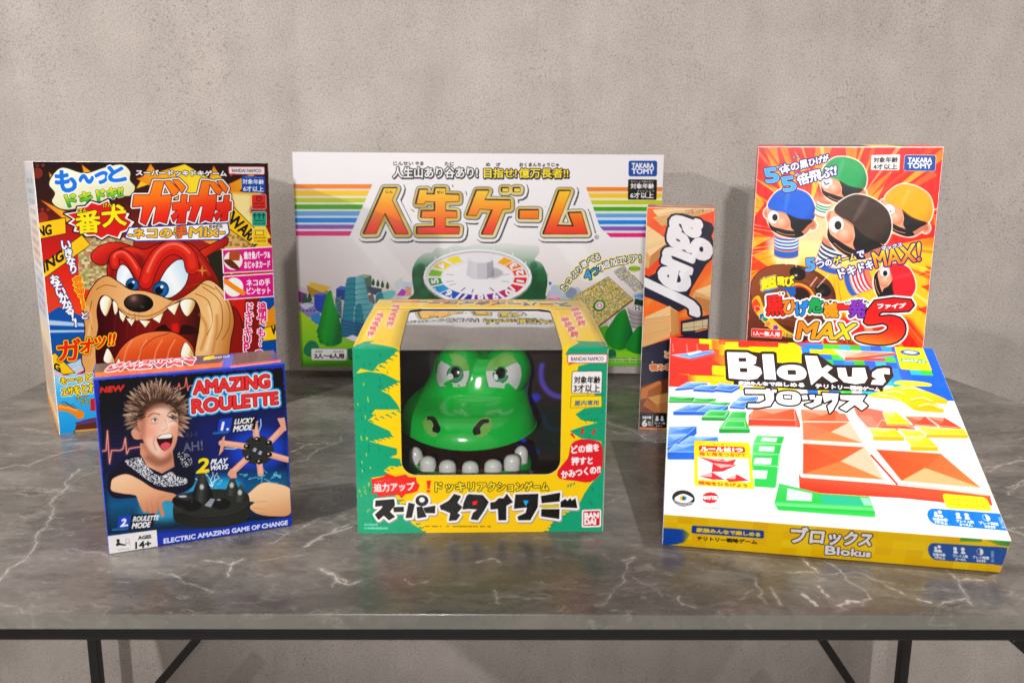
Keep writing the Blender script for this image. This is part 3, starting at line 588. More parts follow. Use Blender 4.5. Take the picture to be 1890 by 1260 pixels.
    vt('おそいかかる!!', A(270, 930), B(415, 210), 15, '#fbfbfc', .9, [(2.4, '#16287a')], -6)
    vt('ガオッ!!', A(430, 940), B(470, 85), 15, '#f48a1c', .9, [(1.6, '#b02010'), (3, '#f8e840')][::-1], -8); a.text('と', B(455, 140, 500, 135, 502, 180, 460, 185), '#fbfbfc', .6, [(2, '#16287a')])
    a.text('ガ', B(280, 340, 450, 320, 445, 470, 300, 475), '#e02c18', 1.4, [(4.4, '#2a1408'), (3.2, '#f8d820')]); a.text('オ', B(445, 330, 545, 320, 530, 420, 450, 425), '#e02c18', 1.2, [(4, '#2a1408'), (3, '#f8d820')]); a.text('ッ!!', B(545, 300, 695, 285, 680, 370, 550, 390), '#e02c18', 1.2, [(3.6, '#2a1408'), (2.8, '#f8d820')])
    vt('ドキドキUP!', B(1632, 105), B(1602, 440), 14.5, '#e01c7c', .6, [(2.2, '#fbf8fa')], 0); vt('追加で', B(1718, 100), B(1716, 200), 15, '#e01c7c', .6, [(2.2, '#fbf8fa')]); vt('も〜っ', B(1712, 280), B(1695, 420), 15, '#e01c7c', .6, [(2.2, '#fbf8fa')])
    # feature panels and badges
    for q in (DOG_P1, DOG_P2): a.fill(A(q), '#d8188a', line='#f8f4f6', lw=2)
    a.fill(ell(*A(1515, 800), 66*A.s), '#f4ece4'); a.fill(A(1490, 735, 1565, 735, 1560, 800, 1485, 800), '#b0522c'); a.fill(sm(A(1450, 800, 1500, 795, 1550, 840, 1560, 865, 1500, 850)), '#6a2c1c')
    a.text('焼き魚パーツ&', A(1590, 740, 1772, 732, 1772, 785, 1592, 792), '#fbf8fa', .45); a.text('おじゃまカード', A(1594, 808, 1772, 800, 1772, 850, 1594, 856), '#fbf8fa', .4)
    a.fill(ell(*A(1520, 985), 66*A.s), '#f8f4f0'); a.line(sm(A(1465, 945, 1520, 985, 1585, 1025), False), 9, '#f0901c')
    a.text('ネコの手', A(1608, 932, 1772, 926, 1772, 972, 1610, 980), '#fbf8fa', .45); a.text('ピンセット', A(1610, 990, 1774, 984, 1774, 1030, 1610, 1036), '#fbf8fa', .4)
    namco(a, A(DOG_B0)); a.fill(rquad(A(DOG_B1), .1), '#1a4fae'); a.text('対象年齢', A(1582, 234, 1730, 238, 1730, 272, 1582, 268), '#f4f6fa', .3); a.text('6才以上', A(1588, 282, 1728, 286, 1728, 324, 1588, 320), '#f4f6fa', .35)
    scribble(a, A(1590, 216, 1725, 222, 1725, 230, 1590, 226), 1, '#dfe8f6', .8, 1)
    for q, c, ic in ((DOG_B2, '#d8342c', 1), (DOG_B3, '#2ca48c', 2), (DOG_B4, '#f0d018', 3)):
        p = A(q); a.fill(rquad(p, .12), c, line='#f0e8e0', lw=.8); dk = {1: '#5c1410', 2: '#0c3c34', 3: '#a8501c'}[ic]
        c0 = p.mean(0)
        if ic == 1: a.fill(ell(c0[0], c0[1]-6, 4.6), c, line=dk, lw=1.4); a.line([(c0[0]-2, c0[1]-8), (c0[0], c0[1]-6), (c0[0]+2, c0[1]-8)], 1, dk)
        if ic == 2:
            for k in (-8, 0, 8): a.line([(c0[0]+k, c0[1]-1), (c0[0]+k, c0[1]-8)], 1.8, dk); a.line([(c0[0]+k-3, c0[1]-6), (c0[0]+k, c0[1]-10), (c0[0]+k+3, c0[1]-6)], 1.4, dk)
        if ic == 3: a.fill(rect(c0[0]-8, c0[1]-10, c0[0]+7, c0[1]-2), '#f8e050', line=dk, lw=1.2)
        scribble(a, sub(p, .12, .52, .9, .94), 2, dk, .85, ic)
    # foot panel
    a.fill(B(200, 590, 540, 560, 640, 560, 1000, 700, 1000, 1020, 200, 1020), ('lin', B(300, 580), B(330, 990), [(0, '#9cdcf4'), (.3, '#4cbcec'), (1, '#1c9ce0')]))
    for q in ([305, 600, 530, 560, 535, 615, 315, 640], [315, 670, 560, 625, 565, 690, 325, 720]): a.text('そ〜っと' if q[1] == 600 else 'エサをとれ', B(q), '#f8dc18', .9, [(3.4, '#fbfbf8'), (2.0, '#1c1408')])
    a.line(sm(B(290, 800, 350, 805, 410, 830, 450, 855), False), 12, '#f08a18'); a.line(sm(B(300, 795, 360, 802, 420, 822), False), 4, '#f8b860', .8); a.fill(ell(*B(440, 850), 9, 8), '#f08a18')
    for k in range(3): a.line(sm(B(310+k*15, 770+k*10, 340+k*15, 760+k*12, 370+k*15, 785+k*10, 400+k*12, 778+k*12), False), 1, '#14305c')
    a.text('ク〜ン', B(418, 720, 498, 708, 500, 745, 420, 755), '#f0d830', .2, [(.9, '#3c3008')]); a.text('ク〜ン', B(450, 750, 530, 740, 530, 775, 452, 785), '#f0d830', .2, [(.9, '#3c3008')])
    a.fill(B(520, 740, 600, 730, 600, 820, 515, 825), '#c8241c'); a.fill(sm(B(410, 950, 440, 900, 560, 870, 640, 870, 640, 985, 420, 985)), '#5c3418'); a.line(sm(B(420, 910, 500, 900, 600, 880), False), 5, '#6a3a94'); a.line(B(415, 965, 600, 950), 4, '#d8a050')
    return a
DOG_P1 = [1440, 725, 1790, 705, 1795, 870, 1448, 888]; DOG_P2 = [1448, 912, 1796, 890, 1800, 1050, 1456, 1072]
DOG_B0 = [1484, 148, 1735, 150, 1736, 204, 1488, 200]; DOG_B1 = [1575, 210, 1738, 216, 1740, 332, 1578, 326]
DOG_B2 = [1645, 342, 1745, 340, 1747, 446, 1646, 446]; DOG_B3 = [1646, 462, 1747, 460, 1748, 562, 1648, 562]; DOG_B4 = [1648, 578, 1752, 576, 1754, 684, 1650, 684]
PIR_Q = [(1399.5, 270.5), (1743, 271), (1681.3, 860.5), (1362.2, 840)]
PIR_WH = (.1925, .3571)
def art_pirate():
    a = Art('pirate_game_print', PIR_Q, *PIR_WH, base='#e0241a')
    A, B = crop(1360, 250, .211640), crop(1360, 440, .211640)
    cx, cy = A(800, 900)
    for i in range(60): x = 1340 + i*7.2; a.fill(np.array([(x, 250), (x+3.4, 250), (x+3.4-40, 860), (x-40, 860)]), '#c8180f' if i % 2 else '#ec3420', .5, 1)
    for t in ([230, 90, 350, 90, 430, 600], [370, 90, 440, 90, 560, 560], [690, 90, 840, 90, 640, 640], [960, 90, 1060, 90, 1000, 620], [1220, 90, 1180, 90, 1080, 500], [1810, 95, 1810, 200, 1180, 640], [1100, 500, 1360, 300, 1180, 640], [150, 370, 380, 480, 500, 640], [140, 470, 240, 600, 120, 760], [130, 840, 300, 900, 120, 1000], [1730, 700, 1740, 780, 1200, 900], [1720, 880, 1720, 1000, 1200, 1000], [500, 120, 620, 300, 560, 320]):
        a.fill(A(t), ('lin', A(t[0], t[1]), A(t[4], t[5]), [(0, '#f08a14'), (.5, '#fab818'), (1, '#fde040')]), .92, 1)
    a.fill(B(120, 160, 500, 20, 900, 60, 1600, 80, 1720, 80, 1680, 400, 1650, 900, 1500, 700, 100, 700), ('lin', B(500, 100), B(900, 500), [(0, '#fab818'), (1, '#fdd828')]), .9, 5)
    a.fill(ell(*A(830, 850), 92, 70), '#fff4c0', .85, 16)
    for q in ([1600, 420, 1700, 400, 1690, 470], [1560, 620, 1670, 590, 1660, 660], [1580, 330, 1720, 240, 1700, 300], [120, 160, 300, 280, 100, 300], [1640, 240, 1720, 260, 1720, 330]): a.fill(B(q), '#e8301c', .8, 1)
    for q in (A(150, 370, 240, 440, 560, 600), A(140, 820, 260, 840, 560, 900), A(1760, 690, 1690, 700, 1560, 700), A(1350, 320, 1180, 640), A(955, 90, 1000, 560), B(120, 170, 260, 120, 110, 130), B(1490, 760, 1620, 920), B(1600, 280, 1700, 330)): a.line(q, 1, '#fff0a0', .8)
    g = np.random.default_rng(4)
    for i in range(60): x, y = g.uniform(300, 1500), g.uniform(500, 900); a.fill(ell(*A(x, y), 1.6), '#f09a18', .35)
    a.fill(B(250, 20, 500, -100, 560, 200, 480, 420, 300, 200), '#fff8d8', .75, 6)
    for i in range(46):
        t = math.radians(i*360/46 + g.uniform(-3, 3)); r0, r1 = g.uniform(60, 110), g.uniform(190, 420); c_ = np.array(A(820, 900)); d_ = np.array([math.cos(t), math.sin(t)]); n_ = np.array([-d_[1], d_[0]])
        a.fill(np.array([c_ + d_*r0, c_ + d_*r1 + n_*g.uniform(3, 9), c_ + d_*r1 - n_*g.uniform(3, 9)]), ['#e02a18', '#f27a18', '#fde24a', '#e8401c', '#fff0a8'][i % 5], g.uniform(.35, .75), 1)
    # barrel
    a.fill(sm(B(80, 700, 130, 460, 230, 330, 350, 260, 480, 243, 620, 270, 740, 330, 830, 420, 862, 540, 830, 700, 700, 860, 400, 960, 80, 960)), ('lin', B(150, 300), B(500, 850), [(0, '#a05a34'), (.4, '#7a3a1e'), (1, '#4c2212')]), line='#3c1a0e', lw=1.4)
    a.fill(ell(*B(480, 520), 380*B.s, 270*B.s, 18), ('lin', B(300, 300), B(700, 700), [(0, '#8e4c2a'), (1, '#6a3018')]), line='#4c2412', lw=1.2)
    a.line(ell(*B(500, 540), 260*B.s, 190*B.s, 18), 1, '#b07a50', .6); a.fill(ell(*B(555, 500), 130*B.s, 90*B.s, 25), '#e8b028'); a.fill(ell(*B(555, 505), 108*B.s, 76*B.s, 25), '#c4241c'); a.fill(ell(*B(560, 500), 80*B.s, 56*B.s, 25), '#2a120a')
    for x, y in ((530, 320), (752, 462)): a.fill(ell(*B(x, y), 72*B.s, 56*B.s, 25), ('rad', B(x-10, y+10), 15, [(0, '#5a4038'), (.3, '#1c100c'), (1, '#0c0606')]), line='#3a1a0e', lw=1)
    a.fill(ell(*B(515, 335), 3, 2), '#e8e0dc', .8); a.fill(sm(B(70, 700, 95, 690, 105, 720, 90, 740, 75, 735)), '#d8202c'); a.fill(sm(B(130, 560, 190, 520, 240, 640, 330, 740, 430, 820, 520, 870, 420, 880, 300, 820, 200, 720, 140, 640)), '#f0c020'); a.fill(sm(B(128, 590, 160, 545, 200, 600, 180, 660, 150, 660)), '#e05020')
    for (x, y, c) in ((175, 635, '#d8282c'), (215, 700, '#1c60b8'), (245, 725, '#1c9048'), (268, 765, '#ec8a18'), (335, 798, '#7a3ca8')): a.fill(burst(*B(x, y), 7, 4.5, 5, seed=x), c, line='#f8f0c0', lw=.7)
    for p, q in (((390, 120), (350, 230)), ((440, 130), (430, 240)), ((700, 350), (640, 430)), ((480, 120), (520, 260)), ((800, 330), (700, 440))): a.line(B(*p, *q), 2, '#fffbe8', .8, 1)
    # five toy heads
    def stripes(base, up, w, h, c1, c2, n=4):
        """a short striped neck ending in a ring: base centre, direction up, width, height"""
        base, up = np.asarray(base, float), np.asarray(up, float)/np.hypot(*up); rt = np.array([-up[1], up[0]])
        def band(t0, t1, c, ww=1):
            e = ell(0, 0, w/2*ww, w*.16, n=12, a0=0, a1=180)
            P = [base + up*h*t0 + rt*x - up*y for x, y in e]; Q = [base + up*h*t1 + rt*x - up*y for x, y in e][::-1]
            a.fill(np.array(P+Q), c)
        band(-.12, 1.15, '#d88a6a', 1.05); band(0, .9, c1)
        for i in range(n): band(.28+.18*i, .37+.18*i, c2)
    def head(C, ry, ang, cap, capd, hair='#1a1212', eye='open', skin='#f0a888', halo=True, patch=True):
        """C centre, ry radius, ang tilt: a round toy head with bandana, eye patch, nose and moustache"""
        ca, sa = math.cos(math.radians(ang)), math.sin(math.radians(ang))
        T = lambda *v: np.asarray(v, float).reshape(-1, 2) @ np.array([[ca, sa], [-sa, ca]])*ry + C
        capP = sm(T(-1, -.12, -.95, -.55, -.6, -.98, 0, -1.12, .62, -.98, 1.0, -.5, 1.06, .02, .85, .12, .3, .14, -.3, -.02))
        face = sm(T(-.95, -.2, -1.02, .2, -.85, .62, -.45, .98, .1, 1.05, .65, .9, .95, .5, 1.02, .05, .4, -.3))
        ears = [ell(*T(-1.0, .12)[0], ry*.17, ry*.22), ell(*T(1.02, .36)[0], ry*.19, ry*.22)]
        if halo:
            for p in [capP, face]+ears: a.paint(a.mask(outline([p], 2.6)), '#fff4e8', .85)
        for e in ears: a.fill(e, '#e49a7a'); a.fill(e*.6 + e.mean(0)*.4, '#c87858')
        a.fill(face, ('lin', T(-.9, 0)[0], T(1, .3)[0], [(0, '#f4b494'), (.5, skin), (1, '#c87c5c')]))
        if eye == 'open':
            a.fill(ell(*T(-.72, .26)[0], ry*.26, ry*.3), '#f4f2f4', line='#b07a6a', lw=.6); a.fill(ell(*T(-.66, .26)[0], ry*.12, ry*.15), '#141014')
        else:
            a.fill(ell(*T(-.7, .26)[0], ry*.26, ry*.26), '#dfe4ee'); a.line(T(-.86, .24, -.74, .36, -.6, .26), 1.6, '#2a2430')
        if patch: a.fill(sm(T(-.2, -.06, .35, .1, .98, .14, .8, .42, .5, .78, .12, .62, .02, .3), True, 4), hair)
        a.fill(sm(T(-.92, .5, -.72, .66, -.3, .72, .1, .74, .5, .72, .7, .82, .45, 1.0, .1, 1.04, -.35, .98, -.75, .82)), hair)
        a.line(sm(T(-.5, .86, -.1, .94, .3, .9), False), 1.3, '#e8a080', .9)
        a.fill(ell(*T(-.28, .48)[0], ry*.3, ry*.24, ang), ('rad', T(-.38, .38)[0], ry*.4, [(0, '#fcd0b8'), (.6, '#f0a484'), (1, '#d88464')]))
        a.fill(capP, ('rad', T(-.2, -.5)[0], ry*1.6, [(0, cap), (.6, cap), (1, capd)]))
        a.line(sm(T(-.98, -.08, -.3, .02, .3, .17, .88, .13), False), 1, capd, .7)
        a.fill(sm(T(-.3, -.95, -.15, -.95, -.2, -.2, -.32, -.2)), '#ffffff', .14, 2)
    s = A.s
    stripes(B(430, 130), (.03, -1), 44, 34, '#e8eef8', '#2a62b8'); stripes(B(430, 150), (.03, -1), 44, 12, '#2a6ac0', '#2a6ac0', 0)
    head(A(470, 690), 200*s, 8, '#1668d8', '#0c48a8')
    stripes(A(740, 690), (.25, -1), 26, 26, '#e8f0e8', '#1c9060', 3); head(A(930, 400), 188*s, 14, '#1ca45c', '#0c7440', eye='wink')
    head(A(1480, 660), 205*s, 22, '#fbb01c', '#e88c10', eye='wink')
    stripes(B(1000, 400), (.9, -.32), 44, 40, '#f4e8ec', '#d03048'); stripes(B(985, 410), (.9, -.3), 44, 10, '#2a6ac0', '#2a6ac0', 0)
    ca = B(1370, 400)
    head(ca, 165*s, 72, '#e02030', '#b01024')
    stripes(B(790, 240), (.35, -1), 46, 44, '#eef0f8', '#2c3c58'); stripes(B(800, 270), (.35, -1), 46, 10, '#2a6ac0', '#2a6ac0', 0)
    head(A(1065, 810), 255*s, 28, '#46342c', '#1e1612', hair='#1c1614')
    c = A(1065, 810)
    # slogans
    nv = '#2c2078'
    a.text('5', A(228, 300, 345, 285, 372, 405, 262, 418), '#48b0f0', 1.0, [(3.6, nv), (1.6, '#f4f6ff')]); a.text('体の黒ひげが', A(360, 265, 800, 165, 805, 225, 385, 345), '#fbfaff', .7, [(2.8, nv)])
    a.text('5', A(380, 375, 495, 360, 525, 480, 415, 495), '#48b0f0', 1.0, [(3.6, nv), (1.6, '#f4f6ff')]); a.text('倍飛ぶ!', A(515, 350, 870, 250, 870, 350, 545, 440), '#fbfaff', 1.0, [(3, nv)])
    for sx, q in (('たい', [345, 272, 385, 262, 390, 280, 350, 290]), ('くろ', [490, 182, 540, 172, 543, 192, 494, 204]), ('ばい', [508, 338, 556, 328, 558, 348, 512, 360])): a.text(sx, A(q), '#fbfaff', .2, [(1.2, nv)])
    a.text('5', B(600, 190, 680, 185, 680, 285, 605, 300), '#48a8e8', .9, [(3, nv), (1.3, '#f4f6ff')]); a.text('つの', B(690, 215, 825, 190, 830, 240, 700, 275), '#fbfaff', .7, [(2.6, nv)]); a.text('ゲーム', B(830, 180, 1040, 130, 1045, 190, 850, 245), '#fbe028', .7, [(2.6, nv)]); a.text('で', B(1050, 122, 1110, 110, 1112, 165, 1058, 176), '#fbfaff', .7, [(2.6, nv)])
    a.text('ドキドキ', B(880, 280, 1180, 195, 1195, 265, 905, 360), '#fbfaff', .9, [(3, nv)])
    a.text('MAX!', B(1180, 130, 1600, 35, 1600, 195, 1215, 260), ('lin', B(1380, 80), B(1400, 240), [(0, '#fce028'), (.6, '#f89c18'), (1, '#f07018')]), 1.0, [(3.4, nv), (.9, '#5c1c40')]); a.text('マックス', B(1262, 78, 1440, 38, 1442, 72, 1270, 112), '#fbfaff', .5, [(1.8, nv)])
    # badges
    q = A(PIR_B1); a.fill(rquad(q, .1), '#f4f0f2', line='#c8a0a0', lw=.6); a.text('対象年齢', sub(q, .09, .16, .93, .5), '#1c1818', .3); a.text('4才以上', sub(q, .09, .6, .93, .95), '#1c1818', .35)
    takara(a, A(PIR_B2))
    # title
    a.text('超', B(205, 375, 335, 340, 345, 440, 215, 470), '#f4e020', 1.6, [(3.2, '#fbf8ec'), (2.4, '#1c1408')]); a.fill(B(225, 480, 350, 450, 510, 430, 515, 500, 480, 530, 420, 460, 350, 455, 260, 495), '#1c62b8'); a.text('飛び', B(350, 350, 495, 340, 500, 440, 355, 420), '#f4e020', 1.3, [(2.6, '#1c1408')])
    tit = [('黒', [250, 530, 400, 510, 410, 690, 260, 690], '#e0241c'), ('ひ', [400, 560, 510, 555, 515, 660, 405, 680], '#f08a18'), ('げ', [515, 570, 620, 560, 615, 690, 520, 690], '#1c90e0'), ('危', [630, 540, 750, 530, 745, 660, 630, 660], '#1ca45c'), ('機', [760, 580, 880, 570, 885, 700, 765, 700], '#f0a018'), ('一', [880, 590, 980, 585, 980, 625, 880, 630], '#e02c24'), ('発', [985, 555, 1130, 550, 1120, 700, 975, 695], '#8c3cc0')]
    F5 = B(1205, 552, 1515, 540, 1500, 635, 1265, 645, 1245, 690, 1330, 680, 1420, 700, 1465, 760, 1460, 840, 1400, 905, 1290, 935, 1160, 930, 1060, 905, 1035, 870, 1120, 850, 1240, 845, 1310, 810, 1320, 770, 1270, 745, 1190, 760, 1110, 740)
    F5 = sm(F5, True, 2)
    for w, cc in ((6.4, '#fbf8f6'), (2.9, '#140f0e')):
        for ch, qq, _ in tit: a.text(ch, B(qq), cc, 0, [(w, cc)])
        a.paint(a.mask(outline([F5], w*.95)), cc); a.paint(a.mask([F5]), cc)
        a.text('MAX', B(545, 745, 1045, 760, 985, 890, 520, 890), cc, 0, [(w+.6, cc)])
    for ch, qq, cc in tit: a.text(ch, B(qq), cc, 1.5)
    a.fill(F5, ('lin', B(1300, 550), B(1200, 930), [(0, '#d8181c'), (.45, '#e02420'), (.7, '#ee4420'), (1, '#f89030')]))
    a.fill(B(1205, 552, 1515, 540, 1500, 635, 1225, 632), '#d4141c'); a.text('ファイブ', B(1230, 575, 1475, 570, 1460, 612, 1228, 620), '#fbfafa', .8)
    a.text('MAX', B(545, 745, 1045, 760, 985, 890, 520, 890), ('lin', B(560, 750), B(900, 890), [(0, '#f48a18'), (.6, '#f8b41c'), (1, '#fbe038')]), 1.7)
    for s_, q_ in (('くろ', [365, 488, 410, 486, 410, 506, 367, 508]), ('き', [705, 500, 728, 500, 728, 520, 705, 520]), ('き', [805, 553, 828, 553, 828, 572, 805, 572]), ('いっ', [948, 560, 988, 558, 988, 578, 948, 580]), ('ぱつ', [1115, 545, 1158, 560, 1150, 580, 1108, 565])): a.text(s_, B(q_), '#181414', .35, [(2.4, '#fbf8f6')])
    a.fill(rquad(B(PIR_B3), .15), '#e8342c', line='#f8d0c8', lw=.8); a.text('1人〜数人用', B(140, 832, 370, 838, 370, 878, 140, 868), '#fbf4f4', .5)
    a.text('くるいし', B(405, 845, 495, 850, 490, 885, 405, 880), '#4a4020', .2, [(.8, '#d8c070')]); a.text('マックス', B(875, 898, 1015, 905, 1010, 925, 870, 915), '#f08a18', .3, [(1.4, '#181010')])
    return a
PIR_B1 = [1178, 172, 1428, 165, 1420, 305, 1172, 303]; PIR_B2 = [1467, 170, 1737, 172, 1730, 312, 1457, 308]; PIR_B3 = [122, 808, 395, 820, 388, 895, 118, 880]

ROU_Q = [(173, 699), (525.5, 672), (539.5, 968), (199.5, 1024.5)]
ROU_WH = (.1579, .1571)
def art_roulette():
    a = Art('shock_roulette_print', ROU_Q, *ROU_WH, base='#1c3cb4', k=2.1)
    A = crop(160, 630, 1/3)
    g = np.random.default_rng(3)
    edge = []
    L = A(70, 210, 1085, 150, 1125, 965, 395, 1040, 110, 1070)
    for i in range(5):
        p, q = L[i], L[(i+1) % 5]; n = int(np.hypot(*(q-p))/2.6)
        for t in range(n): edge.append(p + (q-p)*t/n + g.normal(0, .9, 2))
    a.fill(np.array(edge), '#0c0c14')
    a.fill(A(70, 330, 1100, 280, 1110, 560, 600, 900, 100, 900), ('lin', A(500, 300), A(560, 760), [(0, '#0c0c16'), (.5, '#1c1c48'), (1, '#10204c')]), .9, 8)
    for i in range(24): y = 230+i*22; a.line(A(70, y+30, 1095, y-20), .8, '#34344c', .35)
    a.fill(A(560, 400, 1110, 360, 1120, 720, 700, 740), '#0f2a8c', .5, 14); a.fill(ell(*A(950, 600), 52, 40), '#1c50d8', .8, 10)
    a.fill(A(100, 740, 1120, 700, 1130, 960, 600, 1040, 110, 1070), ('lin', A(500, 740), A(520, 1030), [(0, '#0c3a6c'), (.4, '#0c6ca0'), (1, '#04283c')]), .85, 6)
    a.fill(ell(*A(700, 800), 55, 16, -6), '#38b8e8', .8, 7); a.fill(ell(*A(420, 930), 42, 22), '#4cc4ec', .7, 8)
    for i in range(26):
        p = A(g.uniform(380, 1080), g.uniform(720, 990)); pts = [p]
        for k in range(5): pts.append(pts[-1] + (g.normal(0, 6), g.normal(0, 3.5)))
        a.line(pts, .8, '#c8f4ff', .8, 0); a.line(pts, 2, '#58d0f4', .35, 1)
    for i in range(8):
        p = A(700, 800); pts = [p]; t = -PI*g.random()
        for k in range(4): pts.append(pts[-1] + (9*math.cos(t)+g.normal(0, 3), 7*math.sin(t)+g.normal(0, 2)))
        a.line(pts, 1.2, '#f0fcff', .9)
    for p, q in (((950, 440), (925, 520)), ((965, 430), (950, 510)), ((800, 570), (860, 590)), ((770, 590), (860, 580))): m_ = (np.array(A(*p))+A(*q))/2 + g.normal(0, 4, 2); a.line([A(*p), m_, A(*q)], 2, '#b8ecff', .9, 0)
    # heartbeat trace
    ecg = A(90, 605, 110, 600, 118, 490, 128, 675, 140, 600, 190, 600, 205, 590, 218, 530, 225, 620, 240, 590, 300, 580)
    a.line(ecg, 4, '#e86a5c', .6, 2); a.line(ecg, 1.6, '#f8b0a0'); e2 = A(470, 262, 510, 255, 518, 230, 525, 262, 550, 250, 558, 200, 566, 272, 574, 246, 610, 242); a.line(e2, 2.4, '#d84a40', .8, 1); a.line(e2, 1, '#f09a8c')
    # boy
    a.fill(sm(A(210, 650, 300, 615, 480, 600, 560, 620, 600, 700, 590, 800, 480, 850, 300, 860, 140, 860, 120, 740)), '#14162c')
    shirt = sm(A(215, 660, 300, 640, 330, 680, 400, 740, 470, 720, 500, 740, 560, 760, 540, 790, 420, 800, 350, 770, 270, 710)); a.noise([shirt], 1, 4, 5, ['#1a1c30', '#e4e6ea', '#b8bcc8', '#282c40', '#f0f2f4']); a.noise([sm(A(510, 610, 570, 625, 590, 680, 540, 690, 515, 650))], .9, 4, 8, ['#1a1c30', '#e4e6ea', '#282c40', '#1a1c30'])
    a.fill(A(300, 560, 320, 560, 480, 600, 490, 690, 420, 728, 340, 690, 300, 620), ('lin', A(300, 600), A(480, 700), [(0, '#d89a80'), (.5, '#eab49a'), (1, '#c88a70')]))
    hair = []
    for i in range(64):
        t = math.radians(140 + 262*i/63); r = (1 if i % 2 else .8)*(1+.12*g.random()); hair.append(A(395 + 180*r*math.cos(t), 395 + 178*r*math.sin(t)))
    hair.append(A(520, 520)); hair.append(A(290, 540))
    a.fill(np.array(hair), ('rad', A(390, 400), 66, [(0, '#3c2820'), (.5, '#5c4034'), (.8, '#a07e6a'), (1, '#d0b09c')]))
    for i in range(200):
        t = math.radians(g.uniform(135, 405)); r0, r1 = g.uniform(.45, .75), g.uniform(.85, 1.1); w_ = g.normal(0, .1)
        P = [A(395+175*r0*math.cos(t), 395+175*r0*math.sin(t)), A(395+175*r1*math.cos(t+w_), 395+175*r1*math.sin(t+w_))]
        a.line(P, g.uniform(.5, 1.5), ['#2a1a14', '#c8a894', '#8a6654', '#4c342a', '#e4c8b4'][i % 5], .8)
    face = sm(A(285, 440, 300, 390, 350, 345, 420, 335, 480, 355, 510, 400, 512, 480, 500, 560, 470, 615, 420, 640, 370, 620, 325, 560, 300, 500))
    a.fill(face, ('lin', A(290, 450), A(512, 520), [(0, '#d89478'), (.3, '#f2c0a8'), (.7, '#f8d4c0'), (1, '#d89a80')]))
    a.fill(sm(A(252, 500, 275, 485, 300, 500, 312, 530, 285, 540, 262, 530)), '#e0a084'); a.fill(ell(*A(350, 500), 14, 10), '#f09a88', .45, 4); a.fill(ell(*A(490, 480), 7, 9), '#f09a88', .4, 3)
    a.fill(sm(A(290, 420, 310, 370, 350, 335, 420, 318, 480, 335, 512, 385, 480, 358, 420, 343, 360, 360, 310, 410)), '#4a3228', .9, 2)
    a.line(sm(A(345, 415, 375, 395, 410, 402), False), 2, '#6a4636', .8); a.line(sm(A(455, 400, 480, 385, 500, 398), False), 2, '#6a4636', .8)
    for x, y in ((382, 432), (480, 420)):
        a.fill(ell(*A(x, y), 6.2, 3.2, -5), '#f4ecec'); a.fill(ell(*A(x+2, y), 2.6), '#4c6484'); a.fill(ell(*A(x+2, y), 1.2), '#101418'); a.line(sm(A(x-19, y+2, x, y-11, x+19, y), False), 1.1, '#5a3a2c')
    a.line(sm(A(440, 430, 452, 470, 435, 488, 420, 486), False), 1.2, '#c07e66', .8); a.fill(ell(*A(430, 478), 5, 3), '#f8d8c8', .7, 1)
    a.fill(sm(A(392, 535, 425, 512, 470, 508, 482, 530, 470, 575, 440, 602, 412, 585)), '#3c0c14'); a.fill(sm(A(396, 532, 428, 513, 470, 509, 474, 528, 430, 534)), '#f8f4f0'); a.fill(sm(A(412, 575, 440, 555, 468, 565, 455, 592, 435, 600)), '#e05a6c'); a.line(sm(A(392, 535, 425, 512, 470, 508, 482, 530, 470, 575, 440, 602, 412, 585)), 1, '#c06a60', .8)
    a.fill(sm(A(300, 470, 330, 420, 330, 560, 380, 625, 420, 640, 360, 640, 310, 560)), '#8a4c38', .45, 4); a.fill(sm(A(330, 625, 420, 648, 480, 610, 470, 660, 400, 690, 340, 660)), '#7a4230', .6, 4)
    a.fill(sm(A(300, 400, 350, 350, 430, 338, 505, 370, 500, 400, 430, 372, 350, 385, 310, 440)), '#5a3424', .5, 3); a.fill(ell(*A(455, 455), 4, 8), '#fbe4d8', .6, 2); a.fill(ell(*A(420, 380), 16, 5, -5), '#fbe2d4', .55, 3); a.fill(ell(*A(480, 450), 8, 4), '#fbe0d0', .6, 2)
    a.line(sm(A(385, 520, 375, 560, 390, 600), False), 2, '#a8644e', .5, 1); a.line(sm(A(360, 450, 382, 452, 400, 446), False), 1.6, '#b07058', .6, 1); a.line(sm(A(462, 440, 482, 438, 498, 430), False), 1.6, '#b07058', .6, 1)
    for i in range(90):
        t = math.radians(g.uniform(150, 390)); r0, r1 = g.uniform(.35, .6), g.uniform(.7, .95); w_ = g.normal(0, .12)
        a.line([A(395+175*r0*math.cos(t), 380+170*r0*math.sin(t)), A(395+175*r1*math.cos(t+w_), 380+170*r1*math.sin(t+w_))], g.uniform(.6, 1.6), ['#1c100c', '#2c1a14', '#3a241a'][i % 3], .7)
    # arm and hands
    a.fill(sm(A(135, 790, 150, 755, 220, 732, 290, 760, 370, 810, 440, 830, 495, 845, 495, 880, 440, 880, 420, 900, 432, 960, 415, 962, 400, 925, 385, 955, 368, 950, 355, 960, 340, 940, 318, 945, 300, 915, 285, 880, 270, 850, 200, 840, 140, 825)), ('lin', A(250, 740), A(330, 950), [(0, '#f6d0ac'), (.5, '#ecb892'), (1, '#d09070')]), line='#b87c5c', lw=.7)
    for q in ([330, 880, 342, 940], [360, 880, 368, 948], [390, 880, 398, 925], [440, 850, 400, 870]): a.line(A(q), 1, '#b8785a', .7)
    a.fill(sm(A(1130, 815, 1020, 778, 960, 785, 900, 835, 870, 850, 872, 878, 930, 885, 905, 915, 950, 950, 1040, 962, 1128, 945)), ('lin', A(1000, 780), A(1030, 960), [(0, '#f8d8b0'), (.5, '#f0c49a'), (1, '#dca478')]), line='#b87c5c', lw=.7)
    for q in ([930, 885, 1000, 880], [920, 915, 990, 925], [960, 945, 1010, 950]): a.line(A(q), 1, '#c08a64', .7)
